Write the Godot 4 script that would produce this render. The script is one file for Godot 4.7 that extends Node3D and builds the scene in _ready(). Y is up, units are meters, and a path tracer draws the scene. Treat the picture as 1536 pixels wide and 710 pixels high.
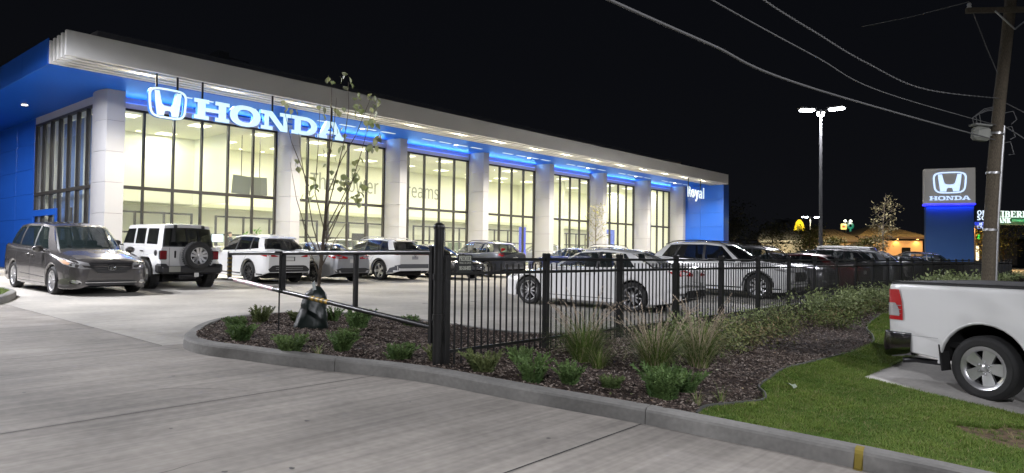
extends Node3D
# World axes: x runs along the showroom front, -z runs from the road towards it. All lengths are metres.

var used := {}
var M := {}
var rng := RandomNumberGenerator.new()
var tree_meshes := {}

# ---------------------------------------------------------------- mesh building
class MB:
	var v := PackedVector3Array()
	var n := PackedVector3Array()
	var c := PackedColorArray()
	var ix := PackedInt32Array()
	var cur := Color(1, 1, 1)
	var colored := false

	func tri(a: Vector3, b: Vector3, d: Vector3) -> void:
		var nn := (b - a).cross(d - a)
		if nn.length_squared() < 1e-16:
			return
		nn = nn.normalized()
		var k := v.size()
		v.append(a); v.append(d); v.append(b)
		n.append(nn); n.append(nn); n.append(nn)
		c.append(cur); c.append(cur); c.append(cur)
		ix.append(k); ix.append(k + 1); ix.append(k + 2)

	func tri_to(a: Vector3, b: Vector3, d: Vector3, toward: Vector3) -> void:
		if (b - a).cross(d - a).dot(toward) < 0.0:
			tri(a, d, b)
		else:
			tri(a, b, d)

	func quad(a: Vector3, b: Vector3, d: Vector3, e: Vector3) -> void:
		tri(a, b, d)
		tri(a, d, e)

	# rows of points, smooth normals; cross(column step, row step) faces out
	func grid(rows: Array, wrap := false, flip := false) -> void:
		var nr := rows.size()
		var nc: int = rows[0].size()
		var base := v.size()
		var acc := PackedVector3Array()
		acc.resize(nr * nc)
		var faces := PackedInt32Array()
		for i in nr - 1:
			for j in (nc if wrap else nc - 1):
				var j2 := (j + 1) % nc
				var a := i * nc + j
				var b := i * nc + j2
				var d := (i + 1) * nc + j2
				var e := (i + 1) * nc + j
				for t in [[a, b, d], [a, d, e]]:
					var p0: Vector3 = rows[t[0] / nc][t[0] % nc]
					var p1: Vector3 = rows[t[1] / nc][t[1] % nc]
					var p2: Vector3 = rows[t[2] / nc][t[2] % nc]
					var nn := (p1 - p0).cross(p2 - p0)
					if flip:
						nn = -nn
					if nn.length_squared() < 1e-18:
						continue
					acc[t[0]] += nn
					acc[t[1]] += nn
					acc[t[2]] += nn
					if flip:
						faces.append(t[0]); faces.append(t[1]); faces.append(t[2])
					else:
						faces.append(t[0]); faces.append(t[2]); faces.append(t[1])
		for i in nr:
			for j in nc:
				v.append(rows[i][j])
				var q := acc[i * nc + j]
				n.append(q.normalized() if q.length_squared() > 1e-20 else Vector3.UP)
				c.append(cur)
		for f in faces:
			ix.append(base + f)

	func box(ce: Vector3, s: Vector3, b := Basis()) -> void:
		var h := s * 0.5
		var p := []
		for k in 8:
			p.append(ce + b * Vector3(h.x if k & 1 else -h.x, h.y if k & 2 else -h.y, h.z if k & 4 else -h.z))
		quad(p[4], p[5], p[7], p[6])
		quad(p[1], p[0], p[2], p[3])
		quad(p[5], p[1], p[3], p[7])
		quad(p[0], p[4], p[6], p[2])
		quad(p[6], p[7], p[3], p[2])
		quad(p[0], p[1], p[5], p[4])

	# box with chamfered edges
	func bbox(ce: Vector3, s: Vector3, r: float, b := Basis()) -> void:
		var h := s * 0.5
		r = minf(r, minf(h.x, minf(h.y, h.z)) * 0.95)
		var P := func(sx: float, sy: float, sz: float, ax: int) -> Vector3:
			var q := Vector3(sx * (h.x - (0.0 if ax == 0 else r)), sy * (h.y - (0.0 if ax == 1 else r)), sz * (h.z - (0.0 if ax == 2 else r)))
			return ce + b * q
		for ax in 3:
			for s0 in [-1.0, 1.0]:
				var pts := []
				for k in [[-1.0, -1.0], [1.0, -1.0], [1.0, 1.0], [-1.0, 1.0]]:
					var d := [0.0, 0.0, 0.0]
					d[ax] = s0
					d[(ax + 1) % 3] = k[0]
					d[(ax + 2) % 3] = k[1]
					pts.append(P.call(d[0], d[1], d[2], ax))
				var out := Vector3.ZERO
				out[ax] = s0
				out = b * out
				tri_to(pts[0], pts[1], pts[2], out)
				tri_to(pts[0], pts[2], pts[3], out)
		for ax in 3: # edges along ax
			var a1 := (ax + 1) % 3
			var a2 := (ax + 2) % 3
			for s1 in [-1.0, 1.0]:
				for s2 in [-1.0, 1.0]:
					var q := []
					for t in [-1.0, 1.0]:
						var d := [0.0, 0.0, 0.0]
						d[ax] = t; d[a1] = s1; d[a2] = s2
						q.append(P.call(d[0], d[1], d[2], a1))
						q.append(P.call(d[0], d[1], d[2], a2))
					var out := Vector3.ZERO
					out[a1] = s1; out[a2] = s2
					out = b * out
					tri_to(q[0], q[1], q[3], out)
					tri_to(q[0], q[3], q[2], out)
		for sx in [-1.0, 1.0]:
			for sy in [-1.0, 1.0]:
				for sz in [-1.0, 1.0]:
					tri_to(P.call(sx, sy, sz, 0), P.call(sx, sy, sz, 1), P.call(sx, sy, sz, 2), b * Vector3(sx, sy, sz))

	func tube(path: Array, radii: Array, sides := 8, caps := true) -> void:
		var rows := []
		var dir0: Vector3 = (path[1] - path[0]).normalized()
		var u := dir0.cross(Vector3.UP)
		if u.length() < 0.01:
			u = dir0.cross(Vector3.RIGHT)
		u = u.normalized()
		for i in path.size():
			var d: Vector3
			if i == 0:
				d = path[1] - path[0]
			elif i == path.size() - 1:
				d = path[i] - path[i - 1]
			else:
				d = path[i + 1] - path[i - 1]
			d = d.normalized()
			u = (u - d * u.dot(d)).normalized()
			var w := d.cross(u)
			var row := []
			for k in sides:
				var a := TAU * k / sides
				row.append(path[i] + (u * cos(a) + w * sin(a)) * radii[i])
			rows.append(row)
		grid(rows, true, false)
		if caps:
			for e in [0, rows.size() - 1]:
				var out: Vector3 = (path[0] - path[1]) if e == 0 else (path[-1] - path[-2])
				for k in range(1, sides - 1):
					tri_to(rows[e][0], rows[e][k], rows[e][k + 1], out)

	# profile of (radius, height) turned about the axis b.y through o
	func lathe(prof: Array, o: Vector3, b := Basis(), sides := 24) -> void:
		var rows := []
		for p in prof:
			var row := []
			for k in sides:
				var a := TAU * k / sides
				row.append(o + b * Vector3(cos(a) * p.x, p.y, -sin(a) * p.x))
			rows.append(row)
		grid(rows, true, false)

	# a polygon in the plane of t's x and y, from depth z0 to z1 along t's z
	func prism(poly: PackedVector2Array, z0: float, z1: float, t := Transform3D()) -> void:
		var q := poly.duplicate()
		if Geometry2D.is_polygon_clockwise(q):
			q.reverse()
		var id := Geometry2D.triangulate_polygon(q)
		var up := t.basis.z
		for k in range(0, id.size(), 3):
			var a := q[id[k]]
			var b := q[id[k + 1]]
			var d := q[id[k + 2]]
			tri_to(t * Vector3(a.x, a.y, z1), t * Vector3(b.x, b.y, z1), t * Vector3(d.x, d.y, z1), up)
			tri_to(t * Vector3(a.x, a.y, z0), t * Vector3(b.x, b.y, z0), t * Vector3(d.x, d.y, z0), -up)
		var area := 0.0
		for k in q.size():
			area += q[k].cross(q[(k + 1) % q.size()])
		for k in q.size():
			var a := q[k]
			var b := q[(k + 1) % q.size()]
			var e := b - a
			var out := t.basis * Vector3(e.y, -e.x, 0) * signf(area)
			var A := t * Vector3(a.x, a.y, z0)
			var B := t * Vector3(b.x, b.y, z0)
			var C := t * Vector3(b.x, b.y, z1)
			var D := t * Vector3(a.x, a.y, z1)
			tri_to(A, B, C, out)
			tri_to(A, C, D, out)

	func ball(o: Vector3, s: Vector3, rings := 8, sides := 12, b := Basis()) -> void:
		var rows := []
		for i in rings + 1:
			var th := PI * i / rings
			var row := []
			for k in sides:
				var a := TAU * k / sides
				row.append(o + b * Vector3(sin(th) * cos(a) * s.x, -cos(th) * s.y, -sin(th) * sin(a) * s.z))
			rows.append(row)
		grid(rows, true, false)

	func done() -> ArrayMesh:
		var arr := []
		arr.resize(Mesh.ARRAY_MAX)
		arr[Mesh.ARRAY_VERTEX] = v
		arr[Mesh.ARRAY_NORMAL] = n
		if colored:
			arr[Mesh.ARRAY_COLOR] = c
		arr[Mesh.ARRAY_INDEX] = ix
		var m := ArrayMesh.new()
		if v.size():
			m.add_surface_from_arrays(Mesh.PRIMITIVE_TRIANGLES, arr)
		return m

# ---------------------------------------------------------------- naming and tagging
func numbered(called: String, under: Node = null) -> String:
	var key := called if under == null else str(under.get_instance_id()) + called
	if not used.has(key):
		used[key] = 0
		return called
	used[key] += 1
	return "%s_%03d" % [called, used[key]]

func tag(o: Node, label := "", category := "", group := "", kind := "") -> Node:
	if label: o.set_meta("label", label)
	if category: o.set_meta("category", category)
	if group: o.set_meta("group", group)
	if kind: o.set_meta("kind", kind)
	return o

func thing(called: String, label: String, category: String, at := Vector3.ZERO, turn := 0.0, group := "") -> Node3D:
	var o := Node3D.new()
	o.name = numbered(called)
	add_child(o, true)
	o.position = at
	o.rotation.y = turn
	tag(o, label, category, group)
	return o

func put(called: String, mesh: Mesh, mat: Material, parent: Node = null) -> MeshInstance3D:
	var o := MeshInstance3D.new()
	o.mesh = mesh
	o.material_override = mat
	o.name = numbered(called, parent)
	if parent == null:
		add_child(o, true)
	else:
		parent.add_child(o, true)
	return o

func solid(called: String, mb: MB, mat: Material, parent: Node = null) -> MeshInstance3D:
	return put(called, mb.done(), mat, parent)

func ground(called: String, mb: MB, mat: Material) -> MeshInstance3D:
	var o := solid(called, mb, mat)
	o.set_meta("kind", "structure")
	return o

func scatter(called: String, mesh: Mesh, mat: Material, places: Array, colors: Array, parent: Node = null) -> MultiMeshInstance3D:
	var mm := MultiMesh.new()
	mm.transform_format = MultiMesh.TRANSFORM_3D
	mm.use_colors = colors.size() > 0
	mm.mesh = mesh
	mm.instance_count = places.size()
	for i in places.size():
		mm.set_instance_transform(i, places[i])
		if colors.size():
			mm.set_instance_color(i, colors[i])
	var o := MultiMeshInstance3D.new()
	o.multimesh = mm
	o.material_override = mat
	o.name = numbered(called, parent)
	if parent == null:
		add_child(o, true)
	else:
		parent.add_child(o, true)
	o.set_meta("kind", "stuff")
	return o

# a copy of a thing with its parts
func copy_of(root: Node3D, called: String, at: Vector3, turn: float, label: String, category: String, group := "") -> Node3D:
	var r: Node3D = root.duplicate()
	r.name = numbered(called)
	add_child(r, true)
	r.position = at
	r.rotation = Vector3(0, turn, 0)
	tag(r, label, category, group)
	return r

# ---------------------------------------------------------------- materials
func mat(lin: Color, rough := 0.8, metal := 0.0) -> StandardMaterial3D:
	var m := StandardMaterial3D.new()
	m.albedo_color = lin.linear_to_srgb()
	m.roughness = rough
	m.metallic = metal
	return m

func noise_tex(freq: float, octaves := 4, seed_ := 1, ramp: Gradient = null, size := 512, as_normal := false, strength := 4.0) -> NoiseTexture2D:
	var t := NoiseTexture2D.new()
	var f := FastNoiseLite.new()
	f.noise_type = FastNoiseLite.TYPE_SIMPLEX_SMOOTH
	f.frequency = freq
	f.fractal_octaves = octaves
	f.seed = seed_
	t.noise = f
	t.width = size
	t.height = size
	t.seamless = true
	if ramp: t.color_ramp = ramp
	t.as_normal_map = as_normal
	t.bump_strength = strength
	return t

func ramp(stops: Array) -> Gradient:
	var g := Gradient.new()
	var o := PackedFloat32Array()
	var c := PackedColorArray()
	for s in stops:
		o.append(s[0])
		c.append(s[1])
	g.offsets = o
	g.colors = c
	return g

func grey(x: float, y := -1.0) -> Color:
	return Color(x, x, x)

func tri_world(m: StandardMaterial3D, metres: float, world := true) -> void:
	m.uv1_triplanar = true
	m.uv1_world_triplanar = world
	m.uv1_scale = Vector3.ONE / metres
	m.uv1_triplanar_sharpness = 4.0

# a picture of concrete: mottling, broom streaks along one axis, stains
func concrete_image(size: int, streak: float, contrast: float, seed_: int, base: Color) -> ImageTexture:
	var a := FastNoiseLite.new(); a.seed = seed_; a.frequency = 0.004; a.fractal_octaves = 4
	var b := FastNoiseLite.new(); b.seed = seed_ + 1; b.frequency = 0.012; b.fractal_octaves = 3
	var d := FastNoiseLite.new(); d.seed = seed_ + 2; d.frequency = 0.09; d.fractal_octaves = 2
	var ia := a.get_seamless_image(size, size)
	var id := d.get_seamless_image(size, size)
	var im := Image.create(size, size, false, Image.FORMAT_RGB8)
	var k := 0
	for y in size:
		for x in size:
			var s := b.get_noise_2d(absf(x - size * 0.5) * 0.08, y * 1.5) * 0.35 + b.get_noise_2d(absf(x - size * 0.5) * 0.10, y * 5.0 + 400.0) * 0.4 + b.get_noise_2d(absf(x - size * 0.5) * 0.3, y * 17.0 + 900.0) * 0.35
			var edge := minf(1.0, minf(y, size - 1 - y) / 24.0)
			var q := 1.0 + contrast * ((ia.get_pixel(x, y).r - 0.5) * 1.1 + (id.get_pixel(x, y).r - 0.5) * 0.35) + streak * s * edge
			im.set_pixel(x, y, Color(base.r * q, base.g * q, base.b * q))
	return ImageTexture.create_from_image(im)

func make_materials() -> void:
	# concrete
	var ct := concrete_image(1024, 0.22, 0.34, 11, Color(0.545, 0.525, 0.497))
	var m := mat(Color(1, 1, 1), 0.85)
	m.albedo_texture = ct
	tri_world(m, 11.0)
	m.heightmap_enabled = true
	m.heightmap_texture = noise_tex(0.08, 4, 5)
	m.heightmap_scale = 0.35
	M.drive = m
	var lt := concrete_image(1024, 0.07, 0.26, 21, Color(0.66, 0.645, 0.615))
	m = mat(Color(1, 1, 1), 0.82)
	m.albedo_texture = lt
	tri_world(m, 14.0)
	M.lot = m
	m = mat(Color(1, 1, 1), 0.85)
	m.albedo_texture = concrete_image(512, 0.05, 0.22, 51, Color(0.78, 0.765, 0.74))
	tri_world(m, 4.0)
	M.pad = m
	m = mat(Color(1, 1, 1), 0.85)
	m.albedo_texture = concrete_image(512, 0.0, 0.30, 31, Color(0.47, 0.465, 0.45))
	tri_world(m, 3.0)
	m.heightmap_enabled = true
	m.heightmap_texture = noise_tex(0.05, 5, 8)
	m.heightmap_scale = 0.5
	M.kerb = m
	M.joint = mat(Color(0.035, 0.034, 0.032), 0.95)
	M.paint_line = mat(Color(0.62, 0.62, 0.6), 0.8)
	M.yellow_paint = mat(Color(0.27, 0.21, 0.04), 0.95)
	M.asphalt = mat(Color(0.045, 0.045, 0.047), 0.9)
	m = mat(Color(1, 1, 1), 0.95)
	m.albedo_texture = noise_tex(0.03, 5, 3, ramp([[0.0, Color(0.10, 0.075, 0.06)], [0.45, Color(0.22, 0.17, 0.145)], [0.8, Color(0.36, 0.30, 0.27)], [1.0, Color(0.5, 0.44, 0.40)]]))
	tri_world(m, 0.9)
	m.heightmap_enabled = true
	m.heightmap_texture = noise_tex(0.05, 5, 9)
	m.heightmap_scale = 3.0
	M.mulch = m
	m = mat(Color(1, 1, 1), 0.95)
	m.albedo_texture = noise_tex(0.02, 4, 13, ramp([[0.0, Color(0.22, 0.17, 0.12)], [0.5, Color(0.36, 0.29, 0.21)], [1.0, Color(0.46, 0.39, 0.30)]]))
	tri_world(m, 1.4)
	M.dirt = m
	m = mat(Color(1, 1, 1), 0.95)
	m.albedo_texture = noise_tex(0.02, 4, 14, ramp([[0.0, Color(0.10, 0.15, 0.05)], [1.0, Color(0.20, 0.27, 0.09)]]))
	tri_world(m, 2.0)
	M.turf = m
	m = mat(Color(1, 1, 1), 0.7)
	m.vertex_color_use_as_albedo = true
	m.backlight_enabled = true
	m.backlight = Color(0.35, 0.35, 0.35)
	M.leafy = m
	m = mat(Color(1, 1, 1), 0.9)
	m.vertex_color_use_as_albedo = true
	M.chips = m
	# building
	M.panel_grey = mat(Color(0.36, 0.36, 0.37), 0.36)
	M.panel_white = mat(Color(0.64, 0.64, 0.63), 0.45)
	m = mat(Color(0.014, 0.10, 0.50), 0.3)
	m.clearcoat_enabled = true
	m.clearcoat = 0.6
	m.clearcoat_roughness = 0.12
	M.panel_blue = m
	m = mat(Color(0.012, 0.11, 0.56), 0.42)
	m.metallic_specular = 0.25
	M.soffit_blue = m
	M.header_grey = mat(Color(0.45, 0.45, 0.46), 0.4)
	M.mullion = mat(Color(0.028, 0.026, 0.024), 0.45)
	M.parapet = mat(Color(0.26, 0.25, 0.25), 0.85)
	M.cream = mat(Color(0.78, 0.79, 0.66), 0.85)
	M.cream2 = mat(Color(0.62, 0.64, 0.46), 0.85)
	M.inner_ceiling = mat(Color(0.74, 0.75, 0.63), 0.9)
	M.inner_floor = mat(Color(0.45, 0.45, 0.40), 0.25)
	M.dark_panel = mat(Color(0.10, 0.12, 0.10), 0.6)
	M.wall_text = mat(Color(0.30, 0.31, 0.27), 0.8)
	m = mat(Color(0.9, 0.95, 0.92), 0.03)
	m.transparency = BaseMaterial3D.TRANSPARENCY_ALPHA
	m.albedo_color.a = 0.06
	M.pane = m
	m = mat(Color(0.02, 0.03, 0.03), 0.03)
	m.transparency = BaseMaterial3D.TRANSPARENCY_ALPHA
	m.albedo_color.a = 0.35
	M.car_glass = m
	m = mat(Color(0.008, 0.009, 0.01), 0.04)
	m.transparency = BaseMaterial3D.TRANSPARENCY_ALPHA
	m.albedo_color.a = 0.82
	M.dark_glass = m
	M.glow_white = glow(Color(0.80, 0.94, 1.0), 0.62)
	M.sign_return = mat(Color(0.03, 0.16, 0.55), 0.4)
	M.glow_warm = glow(Color(1.0, 0.95, 0.82), 5.0)
	M.glow_panel = glow(Color(1.0, 0.98, 0.85), 1.6)
	M.glow_blue = glow(Color(0.12, 0.12, 1.0), 2.2)
	M.glow_cyan = glow(Color(0.45, 0.85, 0.95), 0.8)
	M.glow_led = glow(Color(0.95, 0.97, 1.0), 30.0)
	# metal and rubber
	m = mat(Color(0.012, 0.012, 0.012), 0.32)
	M.black_steel = m
	M.rubber = mat(Color(0.018, 0.018, 0.018), 0.75)
	M.black_trim = mat(Color(0.014, 0.014, 0.015), 0.5)
	M.well = mat(Color(0.006, 0.006, 0.006), 0.9)
	M.seat = mat(Color(0.03, 0.03, 0.03), 0.8)
	M.alloy = mat(Color(0.62, 0.62, 0.63), 0.28, 0.85)
	M.dark_alloy = mat(Color(0.05, 0.05, 0.055), 0.35, 0.6)
	M.chrome = mat(Color(0.75, 0.75, 0.76), 0.08, 1.0)
	m = mat(Color(0.40, 0.006, 0.010), 0.2)
	m.clearcoat_enabled = true
	m.emission_enabled = true
	m.emission = Color(0.25, 0.0, 0.003)
	m.emission_energy_multiplier = 0.12
	m.clearcoat_roughness = 0.1
	M.tail_red = m
	m = mat(Color(0.10, 0.008, 0.010), 0.1)
	m.clearcoat_enabled = true
	M.tail_dark = m
	m = mat(Color(0.5, 0.5, 0.5), 0.08, 0.5)
	m.clearcoat_enabled = true
	M.lamp_clear = m
	m = mat(Color(0.55, 0.30, 0.16), 0.15)
	m.clearcoat_enabled = true
	M.lamp_amber = m
	M.plate = mat(Color(0.55, 0.55, 0.53), 0.5)
	M.seam = mat(Color(0.02, 0.02, 0.02), 0.8)
	M.bark = wood(Color(0.26, 0.22, 0.18), Color(0.46, 0.42, 0.36), 0.5)
	M.pole_wood = wood(Color(0.26, 0.23, 0.19), Color(0.50, 0.46, 0.39), 0.8)
	M.galv = mat(Color(0.38, 0.38, 0.38), 0.4, 0.7)
	M.wire = mat(Color(0.10, 0.10, 0.10), 0.6)
	M.wire_pale = mat(Color(0.10, 0.10, 0.10), 0.7)
	m = mat(Color(0.006, 0.012, 0.010), 0.42)
	M.bag = m
	M.skin = mat(Color(0.55, 0.36, 0.27), 0.6)

func wood(a: Color, b: Color, metres: float) -> StandardMaterial3D:
	var m := mat(Color(1, 1, 1), 0.9)
	m.albedo_texture = noise_tex(0.03, 5, 17, ramp([[0.0, a], [1.0, b]]))
	tri_world(m, metres, false)
	m.uv1_scale = Vector3(4.0, 0.6, 4.0) / metres
	m.heightmap_enabled = true
	m.heightmap_texture = noise_tex(0.05, 4, 18)
	m.heightmap_scale = 1.5
	return m

func glow(col: Color, e: float) -> StandardMaterial3D:
	var m := mat(Color(0.6, 0.6, 0.6), 0.5)
	m.emission_enabled = true
	m.emission = col
	m.emission_energy_multiplier = e
	return m

func paint(lin: Color, metallic := 0.0, rough := 0.25) -> StandardMaterial3D:
	var m := mat(lin, rough, metallic)
	m.clearcoat_enabled = true
	m.clearcoat = 1.0
	m.clearcoat_roughness = 0.04
	return m

# ---------------------------------------------------------------- the lie of the land
func lerp_table(t: Array, x: float) -> float:
	if x <= t[0][0]:
		return t[0][1]
	for i in range(1, t.size()):
		if x <= t[i][0]:
			return lerpf(t[i - 1][1], t[i][1], (x - t[i - 1][0]) / maxf(t[i][0] - t[i - 1][0], 1e-6))
	return t[-1][1]

const LAND := [[-60.0, -0.45], [-6.0, -0.40], [0.0, -0.17], [8.0, 0.24], [32.0, 0.62], [500.0, 0.62]]

func G(u: float, v: float) -> float:
	return lerp_table(LAND, v) - 0.055 * clampf(u - 5.9, 0.0, 5.5) * clampf((3.2 - v) / 2.5, 0.0, 1.0)

func at(u: float, v: float, h := 0.0) -> Vector3:
	return Vector3(u, G(u, v) + h, -v)

# a sheet over a polygon of (u, v), cut so that it follows the land
func sheet(mb: MB, poly: PackedVector2Array, h: float, us: Array, vs: Array) -> void:
	for i in us.size() - 1:
		for j in vs.size() - 1:
			var cell := PackedVector2Array([Vector2(us[i], vs[j]), Vector2(us[i + 1], vs[j]), Vector2(us[i + 1], vs[j + 1]), Vector2(us[i], vs[j + 1])])
			for q in Geometry2D.intersect_polygons(poly, cell):
				var id := Geometry2D.triangulate_polygon(q)
				for k in range(0, id.size(), 3):
					var a: Vector2 = q[id[k]]
					var b: Vector2 = q[id[k + 1]]
					var d: Vector2 = q[id[k + 2]]
					mb.tri_to(at(a.x, a.y, h), at(b.x, b.y, h), at(d.x, d.y, h), Vector3.UP)

func steps(a: float, b: float, n: int) -> Array:
	var r := []
	for i in n + 1:
		r.append(lerpf(a, b, float(i) / n))
	return r

# a smooth line through points
func smooth2(pts: Array, per := 6, closed := false) -> PackedVector2Array:
	var out := PackedVector2Array()
	var n := pts.size()
	for i in (n if closed else n - 1):
		var p0: Vector2 = pts[(i - 1 + n) % n] if closed or i > 0 else pts[i]
		var p1: Vector2 = pts[i]
		var p2: Vector2 = pts[(i + 1) % n]
		var p3: Vector2 = pts[(i + 2) % n] if closed or i + 2 < n else p2
		for k in per:
			out.append(p1.cubic_interpolate(p2, p0, p3, float(k) / per))
	if not closed:
		out.append(pts[-1])
	return out

# ---------------------------------------------------------------- the whole place
func _ready() -> void:
	rng.seed = 7
	# camera
	var pitch := deg_to_rad(1.40)
	var roll := deg_to_rad(0.70)
	var yaw := deg_to_rad(48.93)
	var fw := Vector3(sin(yaw) * cos(pitch), sin(pitch), -cos(yaw) * cos(pitch))
	var r0 := Vector3(cos(yaw), 0, sin(yaw))
	var u0 := r0.cross(fw)
	var cam := Camera3D.new()
	cam.name = "camera"
	cam.transform = Transform3D(Basis(r0 * cos(roll) + u0 * sin(roll), u0 * cos(roll) - r0 * sin(roll), -fw), Vector3(0, 1.55, 0))
	cam.fov = rad_to_deg(2.0 * atan(355.0 / 1050.0))
	cam.near = 0.05
	cam.far = 1500.0
	add_child(cam)
	cam.current = true
	# night sky
	var sky := ProceduralSkyMaterial.new()
	sky.sky_top_color = Color(0.022, 0.025, 0.036)
	sky.sky_horizon_color = Color(0.044, 0.046, 0.056)
	sky.sky_curve = 0.12
	sky.ground_bottom_color = Color(0.02, 0.02, 0.02)
	sky.ground_horizon_color = Color(0.045, 0.045, 0.05)
	var env := Environment.new()
	env.background_mode = Environment.BG_SKY
	env.sky = Sky.new()
	env.sky.sky_material = sky
	env.tonemap_mode = Environment.TONE_MAPPER_LINEAR
	env.tonemap_exposure = 1.6
	env.sdfgi_enabled = true
	env.ssao_enabled = true
	env.ssil_enabled = true
	var we := WorldEnvironment.new()
	we.name = "world_environment"
	we.environment = env
	add_child(we)
	var moon := DirectionalLight3D.new()
	moon.name = "moonlight"
	moon.light_energy = 0.015
	moon.light_color = Color(0.85, 0.9, 1.0)
	moon.light_angular_distance = 0.5
	moon.shadow_enabled = true
	moon.rotation_degrees = Vector3(-55, -60, 0)
	add_child(moon)
	make_materials()
	build_ground()
	build_showroom()
	build_interior()
	build_lamps()
	build_fence()
	build_background()
	build_vehicles()
	build_plants()
	build_utility_pole()

# ---------------------------------------------------------------- ground, kerbs, bed, lawn
var kerb_path: PackedVector2Array
var edging: PackedVector2Array
var bed_noise := FastNoiseLite.new()

func offset_path(p: PackedVector2Array, d: float) -> PackedVector2Array:
	var out := PackedVector2Array()
	for i in p.size():
		var a := p[maxi(i - 1, 0)]
		var b := p[mini(i + 1, p.size() - 1)]
		var t := (b - a).normalized()
		out.append(p[i] + Vector2(t.y, -t.x) * d)
	return out

func bed_h(u: float, v: float) -> float:
	return 0.125 + 0.05 * bed_noise.get_noise_2d(u * 60, v * 60) + 0.03 * bed_noise.get_noise_2d(u * 240, v * 240)

func bed_at(u: float, v: float, h := 0.0) -> Vector3:
	return at(u, v, bed_h(u, v) + h)

func sweep(mb: MB, path: PackedVector2Array, prof: Array, a: float, b: float, base_h: Callable) -> void:
	# the profile (inward, up) carried along a path from length a to b
	var rows := []
	var total := 0.0
	var pts := []
	for i in path.size():
		if i > 0:
			var seg := path[i] - path[i - 1]
			var l := seg.length()
			if total < a and total + l > a:
				pts.append([path[i - 1] + seg * ((a - total) / l), seg.normalized()])
			if total < b and total + l > b:
				pts.append([path[i - 1] + seg * ((b - total) / l), seg.normalized()])
			total += l
		if total >= a and total <= b:
			var t := (path[mini(i + 1, path.size() - 1)] - path[maxi(i - 1, 0)]).normalized()
			pts.append([path[i], t])
	for p in pts:
		var nrm := Vector2(p[1].y, -p[1].x)
		var row := []
		for q in prof:
			var w: Vector2 = p[0] + nrm * q.x
			row.append(Vector3(w.x, base_h.call(p[0].x, p[0].y) + q.y, -w.y))
		rows.append(row)
	if rows.size() < 2:
		return
	# faceted across the profile, smooth along it
	for j in prof.size() - 1:
		var strip := []
		for row in rows:
			strip.append([row[j], row[j + 1]])
		mb.grid(strip, false, true)
	for e in [0, rows.size() - 1]:
		var out: Vector3 = rows[0][0] - rows[1][0] if e == 0 else rows[-1][0] - rows[-2][0]
		for j in range(1, prof.size() - 1):
			mb.tri_to(rows[e][0], rows[e][j], rows[e][j + 1], out)

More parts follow.
